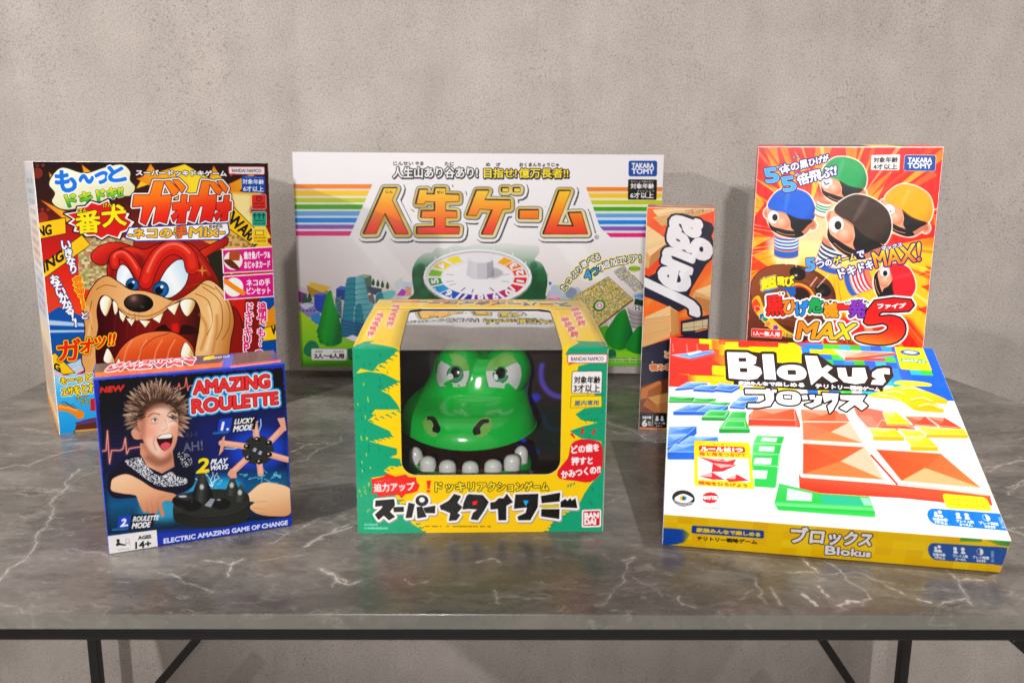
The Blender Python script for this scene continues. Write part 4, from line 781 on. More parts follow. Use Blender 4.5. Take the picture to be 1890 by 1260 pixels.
    # black game piece
    a.fill(sm(A(485, 890, 500, 850, 600, 830, 760, 820, 880, 830, 905, 880, 900, 960, 860, 1000, 760, 1025, 600, 1030, 500, 1000, 480, 950)), ('lin', A(600, 840), A(640, 1030), [(0, '#3c3e3c'), (.4, '#2a2c2a'), (.45, '#1c1e1c'), (1, '#262826')]))
    a.fill(ell(*A(690, 885), 68, 24, -3), '#2c2e2c'); a.line(ell(*A(690, 888), 69, 25, -3), 1, '#5a5c5a', .6)
    for x, y, s_ in ((645, 810, 1.25), (810, 800, .8), (855, 840, .7)): a.fill(sm(A(x-45*s_, y+55*s_, x-25*s_, y-30*s_, x, y-75*s_, x+20*s_, y-40*s_, x+45*s_, y+50*s_)), ('lin', A(x-40, y), A(x+40, y), [(0, '#1a1c1a'), (.4, '#4a4c4a'), (1, '#141614')])); a.fill(ell(*A(x-4, y-8), 4, 5), '#e8ecec', .8, 1)
    for x, y in ((585, 905), (745, 895), (530, 880)): a.fill(ell(*A(x, y), 18, 11), '#141514'); a.fill(ell(*A(x-10, y-22), 4, 1.8), '#d8dcdc', .8, 1)
    a.fill(A(655, 905, 690, 865, 715, 870, 690, 915), '#b8bcd0', .8); a.fill(A(485, 860, 540, 845, 600, 860, 560, 880), '#34363a'); a.fill(ell(*A(535, 855), 8, 2), '#e8eaee', .8)
    a.fill(ell(*A(950, 600), 29, 27), '#26282a'); a.fill(ell(*A(950, 598), 28, 26), '#2e3032')
    for x, y, ang in ((945, 540, -90), (1010, 558, -35), (1010, 622, 15), (957, 662, 90), (895, 640, 140), (890, 578, 190)):
        p = A(x, y); q = p + np.array([math.cos(math.radians(ang)), math.sin(math.radians(ang))])*34
        q2 = {-90: A(930, 450), -35: A(1085, 480), 15: A(1110, 650), 90: A(965, 725), 140: A(800, 730), 190: A(750, 560)}[ang]
        a.line([p, q2], 11, '#e8a890'); a.line([p + (1, -2), q2 + (0, -2)], 5, '#f8c8b0', .7, 1)
        a.fill(ell(*p, 6, 5), '#101214'); a.fill(ell(*(p - (1, 1)), 2, 1.5), '#e8ecf0', .9)
    a.fill(A(755, 530, 770, 520, 760, 600, 735, 630), '#e8a890'); a.fill(A(800, 700, 830, 720, 835, 750, 800, 755, 790, 720), '#e8a890'); a.fill(A(1055, 425, 1095, 420, 1105, 490, 1060, 510, 1075, 470), '#e8a890')
    a.text('S 5', A(930, 585, 975, 610, 965, 625, 920, 600), '#c8d0dc', .4)
    # lettering
    for s_, q in (('AMAZING', [598, 222, 1010, 186, 1012, 255, 600, 292]), ('ROULETTE', [590, 322, 1055, 282, 1058, 345, 592, 395])):
        a.text(s_, A(q), '#2aa4e8', 0, [(7.5, '#2aa4e8')])
    for s_, q in (('AMAZING', [598, 222, 1010, 186, 1012, 255, 600, 292]), ('ROULETTE', [590, 322, 1055, 282, 1058, 345, 592, 395])):
        a.text(s_, A(q), '#d8242c', 1.5, [(4.8, '#f4f8fc'), (2.6, '#781018')])
        a.text(s_, A(q)-(0, .6), '#e83a3c', .7)
    a.text('NEW', A(78, 252, 208, 240, 210, 270, 80, 280), '#d8342c', 1.0, skew=2); a.text('AH!', A(540, 560, 645, 545, 648, 598, 542, 606), '#7c7c90', .3, alpha=.8); a.text('AH', A(545, 505, 615, 495, 616, 525, 548, 530), '#5c5c74', 0, alpha=.6)
    for q, n, l1, l2 in (([738, 430, 810, 420, 798, 498, 728, 500], '1.', 'LUCKY', 'MODE'), ([178, 970, 245, 960, 235, 1030, 165, 1038], '2.', 'ROULETTE', 'MODE')):
        p = A(q); a.fill(p, '#1c48c0'); a.text(n, sub(p, .28, .25, .85, .85), '#f4f6fc', .9, skew=1); d = p[1]-p[0]
        o = p[1] + (2, 0); a.fill(np.array([o, o + (43, -3.5), o + (39, 21), o + (-4, 26)]), '#14141c')
        b0 = o + (2.5, 3) ; W_ = 34 if n == '1.' else 47
        a.text(l1, np.array([b0, b0 + (W_, -2.8), b0 + (W_-1, 5.8), b0 + (-1, 9)]), '#f4f6fc', .5, skew=1.6); b0 = b0 + (-2, 12); a.text(l2, np.array([b0, b0 + (33, -2.8), b0 + (32, 6.8), b0 + (-1, 10.5)]), '#f4f6fc', .6, skew=1.6)
        a.fill(np.array([p[3] + (-8, 0), p[3] + (22, -2), p[3] + (20, 2), p[3] + (-9, 4)]), '#2a90d0', .7)
    a.text('2', A(622, 648, 680, 642, 678, 718, 612, 724), '#f8e020', 1.3, [(1.6, '#1c1808')], skew=2); a.text('PLAY', A(695, 650, 780, 643, 777, 670, 690, 678), '#f4f6fc', .6, skew=1.5); a.text('WAYS', A(688, 684, 784, 676, 780, 702, 684, 710), '#f4f6fc', .6, skew=1.5)
    a.text('ELECTRIC AMAZING GAME OF CHANGE', A(428, 1092, 1112, 985, 1112, 1008, 428, 1118), '#e8ecfa', .5)
    a.fill(A(112, 1080, 388, 1042, 395, 1140, 118, 1190), '#f0eef0'); a.text('AGES', A(284, 1078, 356, 1070, 357, 1088, 285, 1098), '#1c1a1c', .45); a.text('14+', A(270, 1112, 355, 1100, 356, 1136, 270, 1148), '#1c1a1c', .7)
    a.fill(ell(*A(172, 1104), 3.2), '#1c1a1c'); a.fill(sm(A(160, 1125, 172, 1112, 190, 1120, 215, 1125, 212, 1132, 180, 1130, 165, 1135)), '#1c1a1c'); a.line(ell(*A(225, 1105), 4), .8, '#8a888a'); a.line(sm(A(205, 1130, 230, 1115, 240, 1130), False), .8, '#8a888a'); scribble(a, A(168, 1152, 235, 1144, 236, 1152, 169, 1160), 1, '#6a686a', .9)
    return a
ROU_TQ = [(174, 671.5), (506, 646), (525.5, 672), (173, 699)]
def art_roulette_top():
    a = Art('shock_roulette_top_print', ROU_TQ, .1579, .0611, base='#22367c', k=1.9)
    A = crop(160, 630, 1/3)
    a.fill(A(60, 110, 750, 60, 700, 160, 50, 200), '#3a3450'); a.fill(A(50, 172, 720, 122, 745, 100, 760, 130, 735, 145, 50, 200), '#e8662c'); a.fill(A(45, 195, 1100, 128, 1100, 150, 45, 215), '#1c40c0')
    a.fill(A(770, 75, 1000, 50, 1030, 80, 1000, 120, 790, 140, 745, 110), '#4c3858'); a.fill(A(740, 100, 800, 70, 780, 150, 730, 145), '#2a5cd0'); a.line(A(780, 140, 1070, 108), 3, '#d83a6c'); a.line(A(780, 148, 1070, 116), 2, '#e89ab8')
    a.text('AMAZING', A(600, 125, 100, 165, 130, 135, 580, 95), '#c82c3c', .8, [(3, '#f0f2fa'), (1.2, '#5a1020')]); a.text('ROULETTE', A(585, 100, 140, 140, 165, 122, 560, 85), '#c82c3c', .5, [(2, '#f0f2fa')]); a.text('2', A(690, 82, 620, 92, 630, 104, 690, 96), '#e8d828', 1); a.text('PLAY WAYS', A(775, 78, 690, 88, 695, 98, 775, 90), '#d8d8e4', .3)
    return a

JEN_Q = [(1190.5, 386), (1319.5, 385), (1298.6, 798.7), (1182.5, 792.5)]
JEN_WH = (.0829, .2848)
def art_jenga():
    a = Art('block_tower_print', JEN_Q, *JEN_WH, base='#e85c1c', k=2.2)
    A = crop(1160, 360, .357143)
    a.fill(A(60, 60, 460, 60, 460, 700, 60, 700), ('lin', A(100, 100), A(400, 640), [(0, '#f06a20'), (.4, '#ee4a1a'), (.7, '#f47a24'), (1, '#f05a1c')]))
    for q in ([100, 250, 220, 160, 180, 200], [130, 420, 260, 300, 120, 480], [300, 560, 440, 400, 440, 520], [250, 650, 340, 560, 420, 640], [85, 560, 160, 520, 90, 600], [420, 120, 440, 240, 400, 220]): a.fill(A(q), '#f8a040', .8, 3)
    def block(top, front, side, c=('#f6d8a4', '#e2b478', '#c88c50')):
        for q, cc in ((top, c[0]), (front, c[1]), (side, c[2])):
            if q is None: continue
            p = A(q); a.fill(p, cc)
            g = np.random.default_rng(int(abs(q[0])))
            for i in range(7): t = g.random(); u = p[0]*(1-t)+p[-1]*t; v = p[1]*(1-t)+p[2]*t; a.line([u, v], .6, '#c08848', .3)
    block([115, 85, 330, 60, 436, 70, 436, 85, 150, 130], [118, 125, 436, 70, 420, 92, 165, 172], None)
    a.noise([A(278, 85, 390, 68, 385, 95, 290, 112)], .6, 2, 3, ['#f6d8a4', '#5c3c20', '#e2b478'])
    block([82, 190, 90, 170, 205, 250, 110, 340, 80, 300], [82, 300, 110, 340, 100, 400, 80, 390], [205, 250, 200, 290, 100, 400, 110, 330])
    block([340, 510, 425, 475, 425, 560, 345, 540], [312, 560, 340, 512, 425, 545, 420, 630, 310, 590], [320, 585, 345, 540, 425, 560, 420, 632])
    # lettering: strokes of a heavy rounded hand climbing up the box
    # dark backing + white letters; letter space: x along the word (0..1 from J to a), y across
    Q = A(70, 505, 160, 78, 445, 172, 355, 640)
    back = A(65, 430, 80, 452, 130, 425, 180, 380, 168, 320, 200, 290, 185, 225, 210, 160, 190, 135, 215, 105, 270, 100, 340, 120, 425, 150, 440, 180, 425, 220, 445, 280, 430, 340, 395, 375, 340, 470, 322, 500, 300, 560, 295, 600, 260, 620, 220, 600, 140, 565, 75, 540)
    a.fill(back, '#1e1a34')
    a.text('Jenga', Q, '#f2f2f6', 4.4, [(8.6, '#1e1a34'), (5.1, '#8a8aa4')])
    # lower half
    block([85, 650, 210, 590, 250, 620, 260, 700, 100, 790, 60, 790], [80, 660, 215, 640, 215, 750, 72, 808], [215, 600, 255, 625, 262, 730, 220, 745], ('#f0cc98', '#e4b47c', '#cf9458'))
    a.fill(A(268, 668, 420, 632, 418, 745, 270, 740), '#1e1a34'); a.fill(A(278, 680, 408, 655, 405, 712, 330, 716, 278, 720), '#d8c8a4'); a.line(A(335, 670, 338, 715), .8, '#8a7448'); a.line(A(278, 705, 405, 690), .8, '#8a7448'); a.line(A(380, 660, 382, 710), .8, '#8a7448')
    a.fill(sm(A(340, 725, 360, 712, 400, 705, 415, 715, 412, 740, 350, 745)), '#f08a3c', line='#1e1a34', lw=1)
    a.fill(A(60, 808, 215, 760, 440, 700, 440, 760, 440, 1130, 60, 1130), '#1e1a38')
    a.text('どう', A(188, 822, 260, 820, 262, 852, 190, 856), '#f0a060', .6, [(1.6, '#f6e8dc')]); a.text('積みあげる?', A(115, 892, 330, 880, 332, 912, 118, 920), '#e88a4c', .8, [(2, '#f6e8dc')]); a.fill(ell(*A(127, 878), 1.6), '#f6e8dc')
    a.fill(A(65, 1000, 200, 960, 440, 960, 440, 1130, 60, 1140), '#7a3c1c'); block([75, 1010, 160, 972, 175, 980, 130, 1050, 70, 1065], None, [110, 1020, 175, 985, 178, 1035, 100, 1065], ('#d88a4c', '#c87c40', '#a86030')); block([105, 1055, 230, 1025, 300, 1050, 150, 1090], [100, 1060, 150, 1090, 160, 1140, 85, 1095], [150, 1090, 300, 1050, 300, 1120, 160, 1140], ('#e0a868', '#b87038', '#d09050'))
    a.fill(A(55, 1130, 440, 1130, 440, 1208, 55, 1200), '#100e16'); a.text('対象年齢', A(82, 1146, 126, 1146, 126, 1160, 82, 1160), '#f2f2f4', .3); a.text('6', A(82, 1166, 104, 1166, 104, 1196, 82, 1196), '#f2f2f4', .9); a.text('才以上', A(108, 1170, 128, 1170, 128, 1194, 108, 1194), '#f2f2f4', .2); a.line(A(133, 1142, 133, 1196), .8, '#f2f2f4')
    for x in (155, 180): a.fill(ell(*A(x, 1152), 2.4), '#f2f2f4'); a.fill(ell(*A(x, 1164), 3.4, 2.4), '#f2f2f4')
    a.text('プレーヤー人数', A(142, 1176, 194, 1176, 194, 1186, 142, 1186), '#f2f2f4', .2); a.text('1人〜', A(152, 1188, 182, 1188, 182, 1198, 152, 1198), '#f2f2f4', .2)
    a.fill(A(55, 1203, 440, 1208, 440, 1230, 55, 1218), '#d8945c')
    return a

CRO_Q = [(650, 644), (1123, 642.5), (1113, 980), (660.5, 983.4)]
CRO_WH = (.2283, .1746)
def art_croc():
    a = Art('crocodile_game_print', CRO_Q, *CRO_WH, base='#fbd414')
    A, B = crop(630, 540, .269841), crop(630, 760, .269841)
    G, K = '#16a47a', '#0a5c4c'
    a.fill(rect(640, 630, 1130, 990), ('lin', (640, 700), (640, 990), [(0, '#fbd818'), (1, '#f8cc10')]))
    def leaf(P, cl=0):
        a.fill(P, G)
        g = np.random.default_rng(int(abs(P[0][0])))
        c = P.mean(0)
    lv = [A(60, 370, 300, 360, 385, 385, 360, 420, 300, 470, 250, 495, 215, 540, 130, 520, 60, 600), A(60, 560, 180, 540, 290, 555, 360, 590, 395, 610, 330, 640, 270, 670, 330, 700, 380, 760, 400, 800, 300, 800, 230, 800, 170, 880, 60, 900)]
    for p in lv: a.fill(p, G)
    lw = [B(60, -20, 230, 20, 180, 60, 240, 90, 330, 130, 350, 170, 280, 180, 190, 200, 300, 230, 380, 250, 380, 290, 330, 310, 400, 320, 410, 370, 330, 370, 290, 400, 330, 430, 200, 450, 330, 520, 380, 590, 430, 680, 480, 760, 540, 800, 600, 840, 60, 840), B(60, 560, 200, 560, 210, 840, 60, 840)]
    for p in lw: a.fill(p, G)
    rw = [A(1530, 420, 1560, 370, 1640, 345, 1840, 360, 1840, 900, 1800, 1000, 1700, 560, 1600, 600, 1620, 500, 1700, 480), A(1600, 830, 1660, 790, 1760, 780, 1840, 760, 1840, 900, 1640, 870), B(1560, 130, 1640, 100, 1760, 70, 1840, 20, 1840, 840, 1400, 840, 1440, 760, 1530, 700, 1620, 640, 1660, 560, 1700, 500, 1760, 430, 1780, 200, 1640, 180), A(1790, 400, 1850, 400, 1850, 1000, 1790, 1000), A(1640, 820, 1700, 790, 1760, 830, 1750, 860, 1660, 865)]
    for p in rw: a.fill(p, G)
    g = np.random.default_rng(8)
    # ragged tips and dark cuts
    for (p0, p1, n, nx, ny, L) in ((A(215, 540), A(385, 385), 6, 1, .45, 10), (A(270, 670), A(395, 600), 5, .9, .5, 9), (A(170, 880), A(400, 800), 6, .9, .6, 11), (B(190, 200), B(350, 160), 5, .9, .4, 9), (B(290, 400), B(410, 350), 4, .9, .5, 8), (B(380, 590), B(560, 830), 9, 1, -.2, 12), (B(1400, 830), B(1640, 620), 10, -1, -.1, 12), (B(1540, 500), B(1600, 480), 3, -.3, 1, 7), (A(1650, 860), A(1760, 850), 5, 0, 1, 7)):
        for i in range(n):
            c = p0 + (p1-p0)*(i+.5)/n; d = np.array([nx, ny])*L*g.uniform(.6, 1.2); t = (p1-p0)/np.hypot(*(p1-p0))*2.6
            a.fill(np.array([c-t, c+d*.8+t, c+d, c+t*1.4]), G); a.fill(np.array([c+d*.15, c+d*.9+t*.2, c+d*.6+t]), K, .85)
    for i in range(70):
        l = i < 45
        p = (B(g.uniform(110, 330), g.uniform(-10, 790)) if i < 25 else A(g.uniform(85, 330), g.uniform(390, 900))) if l else B(g.uniform(1640, 1800), g.uniform(-200, 760))
        d = np.array([g.uniform(1, 3), g.uniform(5, 12)]); a.fill(np.array([p, p + d, p + d*.6 + (1.4, 0)]), K, .7)
    for i in range(22):
        p = B(g.uniform(110, 200), g.uniform(-250, 760)); d = np.array([g.uniform(-1, 3), g.uniform(5, 10)]); a.fill(np.array([p, p + d, p + d*.5 + (2, 0)]), '#f0dc2c', .85)
    # right column
    namco(a, A(CRO_B0)); q = A(CRO_B1); a.fill(rquad(q, .1), '#f6f4f4', line='#1c1c1c', lw=1); a.text('対象年齢', sub(q, .08, .24, .94, .55), '#1c1818', .35); a.text('3才以上', sub(q, .08, .6, .93, .95), '#1c1818', .4)
    q = A(CRO_B2); a.fill(rquad(q, .12), '#fbdc1c', line='#8a7a1c', lw=1); a.text('屋内専用', sub(q, .12, .38, .9, .84), '#5a7494', .3)
    bub = B(1575, 215, 1640, 185, 1770, 205, 1790, 300, 1775, 420, 1700, 480, 1600, 470, 1490, 455, 1480, 400, 1545, 320, 1560, 260); a.fill(sm(bub, True, 2), '#e02030')
    a.text('どの歯を', B(1568, 230, 1760, 215, 1760, 265, 1575, 285), '#fbf4f4', .8); a.text('押すと', B(1572, 310, 1718, 305, 1716, 355, 1576, 362), '#fbf4f4', .8); a.text('かみつくの?!', B(1500, 405, 1770, 365, 1772, 415, 1510, 455), '#fbf4f4', .8)
    for q in ([1562, 150, 1580, 142, 1600, 178, 1592, 180], [1640, 112, 1658, 110, 1655, 155, 1640, 156], [1725, 118, 1745, 120, 1722, 160, 1712, 156]): a.fill(B(q), '#e02030')
    # foot lettering
    bb = B(200, 460, 290, 440, 310, 418, 370, 440, 440, 425, 460, 445, 510, 445, 515, 480, 535, 500, 520, 540, 480, 555, 440, 560, 410, 590, 390, 565, 300, 575, 260, 585, 240, 555, 205, 560, 215, 510); a.fill(bb, '#e8342c'); a.text('迫力アップ', B(222, 490, 498, 478, 498, 535, 224, 545), '#fbf4f2', .6); scribble(a, B(235, 468, 330, 462, 330, 474, 235, 480), 1, '#fbe0dc', .7)
    a.fill(B(580, 470, 612, 466, 604, 525, 588, 525), '#e8302c'); a.fill(ell(*B(594, 540), 14*B.s, 9*B.s), '#e8302c')
    a.text('ドッキリアクションゲーム', B(642, 478, 1415, 482, 1415, 538, 642, 546), '#fbe42c', .75, [(2.0, '#1c1808')])
    P = [[235, 605, 360, 595, 365, 635, 330, 680, 365, 715, 325, 738, 290, 705, 255, 735, 230, 700, 275, 660, 285, 640, 232, 645], [355, 650, 425, 648, 425, 680, 360, 682],
         [460, 620, 500, 630, 480, 720, 440, 722], [515, 650, 550, 645, 580, 715, 520, 725], [560, 655, 640, 640, 638, 690, 575, 688],
         [770, 560, 815, 575, 790, 620, 825, 650, 790, 690, 810, 705, 785, 738, 735, 742, 745, 690, 700, 670, 680, 665, 672, 640, 735, 605],
         [855, 575, 870, 562, 965, 568, 1005, 615, 975, 670, 930, 738, 885, 732, 900, 690, 930, 665, 870, 660, 828, 665, 835, 625],
         [1075, 590, 1110, 590, 1130, 560, 1170, 615, 1125, 640, 1125, 738, 1075, 738, 1070, 660, 1020, 665, 1018, 620, 1050, 615],
         [1190, 565, 1345, 560, 1340, 650, 1290, 738, 1210, 738, 1205, 715, 1260, 690, 1270, 650, 1180, 660],
         [1365, 575, 1495, 552, 1490, 610, 1370, 622], [1368, 665, 1490, 665, 1488, 730, 1366, 712], [1500, 615, 1530, 595, 1545, 610, 1565, 590, 1575, 608, 1600, 590, 1612, 655, 1500, 650]]
    P = [B(p) for p in P]
    ring = ell(*B(550, 605), 44*B.s, 38*B.s)
    a.paint(a.mask(outline([p + (1.5, 2) for p in P+[ring]], 4.6)), '#a8a098'); a.paint(a.mask(outline(P+[ring], 4.4)), '#f8f6f4'); a.paint(a.mask(P+[ring]), '#f8f6f4')
    a.fill(P, '#14110f', line='#14110f', lw=.8); a.fill(ring, '#14110f'); a.fill(ell(*B(550, 600), 20*B.s, 18*B.s), '#f8f6f4')
    a.fill(B(895, 610, 930, 603, 925, 632, 895, 638), '#e8302c'); a.fill(B(1240, 605, 1280, 605, 1260, 645), '#2cb4e8'); a.fill(B(1370, 632, 1488, 632, 1488, 655, 1370, 658), '#d8c030')
    a.fill(rquad(B(CRO_B3), .12), '#f6f4f4'); a.fill(rquad(B(1655, 678, 1768, 674, 1766, 775, 1654, 778), .08), '#d8202c'); a.text('BAN', B(1664, 690, 1760, 688, 1758, 722, 1664, 724), '#f6f4f4', 1.0); a.text('DAI', B(1664, 732, 1740, 730, 1738, 766, 1664, 768), '#f6f4f4', 1.0)
    scribble(a, B(570, 772, 1020, 774, 1020, 792, 570, 790), 1, '#5a4c10', .8, 2); scribble(a, B(158, 758, 250, 758, 250, 778, 158, 778), 1, '#c8f0e4', .95, 4, .7); scribble(a, B(158, 782, 318, 784, 318, 802, 158, 800), 1, '#c8f0e4', .95, 5, .7)
    return a
CRO_B0 = [1545, 420, 1818, 418, 1815, 478, 1545, 480]; CRO_B1 = [1578, 535, 1785, 533, 1780, 688, 1572, 685]; CRO_B2 = [1570, 706, 1780, 703, 1780, 780, 1566, 785]; CRO_B3 = [1645, 668, 1778, 663, 1776, 786, 1643, 790]

BLO_Q = [(1237.5, 624), (1721, 641.5), (1867.5, 998.5), (1224.3, 948)]
BLO_WH = (.2827, .2861)
def art_blokus():
    a = Art('tile_game_print', BLO_Q, *BLO_WH, base='#fbfafa', k=1.8)
    A, B, Cc, D = crop(1200, 610, .198456), crop(1540, 610, .198413), crop(1200, 840, .190476), crop(1530, 840, .190476)
    H = homog([(0, 0), (1, 0), (1, 1), (0, 1)], BLO_Q)
    U = lambda *v: happly(H, v)
    # mosaic band along the top
    g = np.random.default_rng(12)
    band = [A(170, 60, 900, 60, 1900, 100, 1900, 700, 170, 500)]
    Nx = 26
    bot = lambda x: .30
    for i in range(Nx):
        for j in range(9):
            x0, x1 = i/Nx, (i+1)/Nx; y0, y1 = j*.037, (j+1)*.037
            x = (x0+x1)/2 + g.normal(0, .07); 
            if x < .18: c = '#f03a2c'
            elif x < .30: c = '#f03a2c' if g.random() < .45 else '#fbd810'
            elif x < .55: c = '#fbd810'
            elif x < .62: c = ['#2a90e0', '#fbd810', '#34c040'][g.integers(3)]
            elif x < .78: c = ['#34b83c', '#1c7ae0', '#2abcd0', '#44c844'][g.integers(4)]
            elif x < .9: c = ['#1c6ae0', '#2a8cec', '#18a0d8'][g.integers(3)]
            else: c = '#1466e0'
            if y1 > .29 and .12 < x < .9 and g.random() < .4: continue
            a.fill(np.array(U((x0, y0), (x1+.003, y0), (x1+.003, y1+.002), (x0, y1+.002))), c)
    a.fill(A(200, 280, 575, 280, 575, 415, 190, 410), '#f03a2c'); a.fill(A(695, 110, 815, 110, 820, 160, 1185, 160, 1185, 120, 1330, 130, 1400, 180, 1420, 330, 1180, 320, 695, 300), '#fbd810'); a.fill(A(815, 95, 1185, 110, 1185, 158, 815, 150), '#f03a2c'); a.fill(A(1330, 115, 1600, 120, 1600, 180, 1420, 170), ('lin', A(1330, 140), A(1460, 140), [(0, '#f0483c'), (1, '#2a8ce8')]))
    a.fill(A(350, 420, 760, 430, 760, 490, 350, 480), ('lin', A(340, 450), A(430, 450), [(0, '#f0542c'), (1, '#fbd410')])); a.fill(A(180, 410, 350, 415, 350, 480, 180, 480), '#f03a2c'); a.fill(A(570, 350, 760, 340, 760, 430, 575, 415), '#fbd810')
    a.fill(A(570, 90, 690, 100, 690, 340, 575, 280), ('lin', A(575, 200), A(690, 210), [(0, '#f2442c'), (1, '#fbb818')]), .7, 3)
    # faint board lines on the white ground
    for t in np.linspace(0, 1, 9): a.line(U((t, .3), (t*1.12-.06, 1)), .7, '#ecebee'); a.line(U((0, .35+t*.65), (1, .35+t*.65)), .7, '#f0eff2')
    def piece(P, c0, c1, dark, th=10, facets=True):
        """a translucent tile: list of quads, upper face and front edge"""
        P = [np.asarray(p, float) for p in P]
        for p in P: a.fill(p + (2, th*1.4), '#c8c8d0', .5, 4)
        for p in P: a.fill(np.array([p[3], p[2], p[2] + (0, th), p[3] + (0, th)]), dark); a.fill(np.array([p[1], p[2], p[2] + (0, th), p[1] + (0, th)]), dark)
        for p in P:
            c = p.mean(0); a.fill(p, ('lin', p[0], p[2], [(0, c0), (1, c1)]))
            if facets:
                a.fill(np.array([p[0], p[1], c]), '#ffffff', .28); a.fill(np.array([p[3], p[2], c]), c1, .6); a.fill(np.array([p[1], p[2], c]), dark, .35)
            a.paint(a.mask(lines(np.vstack([p, p[:1]]), 1.1)), '#ffffff', .55)
    def tiles(cells, O, U_, V_):
        O, U_, V_ = (np.asarray(v, float) for v in (O, U_, V_))
        return [np.array([O + U_*i + V_*j, O + U_*(i+1) + V_*j, O + U_*(i+1) + V_*(j+1), O + U_*i + V_*(j+1)]) for i, j in cells]
    bl = ('#9cc8f8', '#4a8ce8', '#2a6cd4'); gr = ('#5cd070', '#28b048', '#1c9c3c'); rd = ('#fa7a54', '#f24a30', '#e83a28'); ye = ('#fde870', '#fbd018', '#eab010')
    piece([A(200, 235, 330, 210, 470, 182, 580, 190, 590, 205, 370, 262)[[0, 3, 4, 5]]], *bl, th=2, facets=False)
    a.fill(A(340, 215, 470, 190, 480, 205, 360, 240), '#f0f8ff', .8)
    for x in (205, 335, 430): a.fill(A(x, 130, x+8, 130, x+18, 205, x+6, 205), '#ffe8d0', .5, 1)
    piece([A(350, 485, 530, 490, 490, 520, 235, 545)], *bl, th=4); piece([A(640, 490, 830, 515, 750, 560, 580, 545), A(470, 510, 640, 515, 590, 555, 400, 545)], *bl, th=5)
    piece([A(180, 615, 420, 625, 400, 660, 175, 660), A(420, 630, 610, 635, 570, 665, 400, 665), A(560, 665, 740, 670, 700, 705, 540, 700)], *gr, th=3)
    piece([A(355, 690, 540, 690, 430, 755, 215, 755), A(540, 690, 720, 700, 620, 760, 430, 755)], *bl, th=7); piece([A(830, 610, 1000, 615, 960, 660, 780, 660), A(770, 660, 900, 665, 870, 715, 735, 705)], *bl, th=4)
    piece([A(550, 740, 735, 745, 690, 812, 475, 808), A(760, 755, 890, 755, 880, 820, 710, 815)], *gr, th=6, facets=False); piece([A(700, 825, 885, 830, 920, 915, 635, 915)], *gr, th=8, facets=False)
    a.line(A(555, 752, 715, 756, 680, 800, 500, 796, 555, 752), 1.2, '#c8f4d0', .8); a.line(A(715, 840, 870, 845, 880, 900, 670, 900, 715, 840), 1.2, '#c8f4d0', .8)
    piece([A(175, 895, 430, 890, 350, 965, 165, 960), A(165, 970, 340, 970, 230, 1060, 160, 1090), A(370, 985, 630, 990, 600, 1060, 270, 1050), A(230, 1060, 420, 1060, 420, 1130, 160, 1130)], *bl, th=14)
    # yellow heap on the right
    for P in ([550, 480, 620, 460, 780, 470, 890, 490, 880, 515, 700, 510, 560, 495], [570, 520, 700, 510, 850, 560, 980, 610, 1050, 650, 1030, 680, 930, 675, 1000, 720, 1010, 760, 880, 755, 740, 740, 600, 650, 360, 620, 310, 600, 450, 550]):
        a.fill(sm(B(P), True, 3), ('lin', B(500, 480), B(800, 740), [(0, '#fde85c'), (.5, '#fbd420'), (1, '#f0b80c')]))
    for q in ([460, 580, 560, 560, 640, 590], [620, 540, 730, 530, 820, 570], [700, 640, 800, 620, 900, 650], [780, 700, 880, 680, 980, 720], [400, 600, 520, 610, 600, 640]): a.line(sm(B(q), False), 3, '#fff6b8', .8, 1); a.line(sm(B(q) + (0, 3.5), False), 2, '#e0a008', .6, 1)
    a.fill(B(380, 640, 590, 655, 740, 760, 580, 760), ('lin', B(420, 650), B(650, 760), [(0, '#f4f4f6'), (1, '#c8c8cc')]), .8, 2)
    # red: small pieces far back, then the big tiles
    for q in ([640, 790, 840, 795, 960, 885, 720, 870], [845, 795, 1020, 805, 1180, 900, 970, 885]): piece([B(q)], *rd, th=3)
    a.fill(B(160, 690, 440, 745, 690, 860, 760, 920, 300, 900, 200, 790), '#f0604a', .85, 2); piece([B(430, 830, 600, 860, 740, 915, 380, 905)], *rd, th=3); a.fill(B(200, 790, 330, 790, 420, 900, 320, 900), '#f8a088', .5, 2)
    piece([B(440, 760, 560, 750, 700, 860, 480, 860)], *ye, th=4); piece([B(310, 905, 560, 915, 640, 985, 350, 980), B(580, 910, 800, 930, 860, 985, 650, 980), B(650, 990, 850, 980, 960, 1080, 700, 1075)], *ye, th=8); piece([B(740, 880, 1200, 915, 1240, 965, 850, 960)], *ye, th=7)
    a.fill(A(1680, 170, 1900, 190, 1900, 230, 1800, 270), '#f4c8b8'); piece([B(0, 180, 260, 190, 560, 200, 100, 255)], '#fbd0c0', '#f28a70', '#f0583c', 5); a.line(B(100, 260, 460, 270), 5, '#f0583c')
    R = lambda *q: np.array(happly(np.eye(3), q))
    a.fill(A(910, 790, 960, 730, 1340, 730, 1380, 840, 1390, 900, 905, 890), '#f2583c')
    piece([A(955, 725, 1330, 725, 1340, 835, 915, 825)], '#f88a68', '#f4603c', '#ee4a30', 11); piece([A(1390, 730, 1720, 740, 1850, 850, 1400, 840)], '#f88a68', '#f4603c', '#ee4a30', 4)
    a.fill(B(0, 770, 90, 770, 150, 870, 260, 1050, 0, 1040), '#f4785c'); 
    big1 = [np.array([A(1405, 850), B(130, 850), B(265, 1050), A(1410, 1020)]), np.array([A(1410, 1045), B(275, 1080), D(530, 240), Cc(1465, 185)])]
    big2 = [np.array([B(370, 1100), B(985, 1140), D(1480, 320), D(690, 250)])]
    a.fill(np.array([Cc(1430, 190), D(650, 290), D(1560, 390), D(1585, 490), D(1100, 460), D(680, 415), D(560, 410), Cc(1900, 385), Cc(1500, 360), Cc(1435, 320)]), ('lin', Cc(1600, 240), Cc(1600, 380), [(0, '#f4583c'), (1, '#e83020')]))
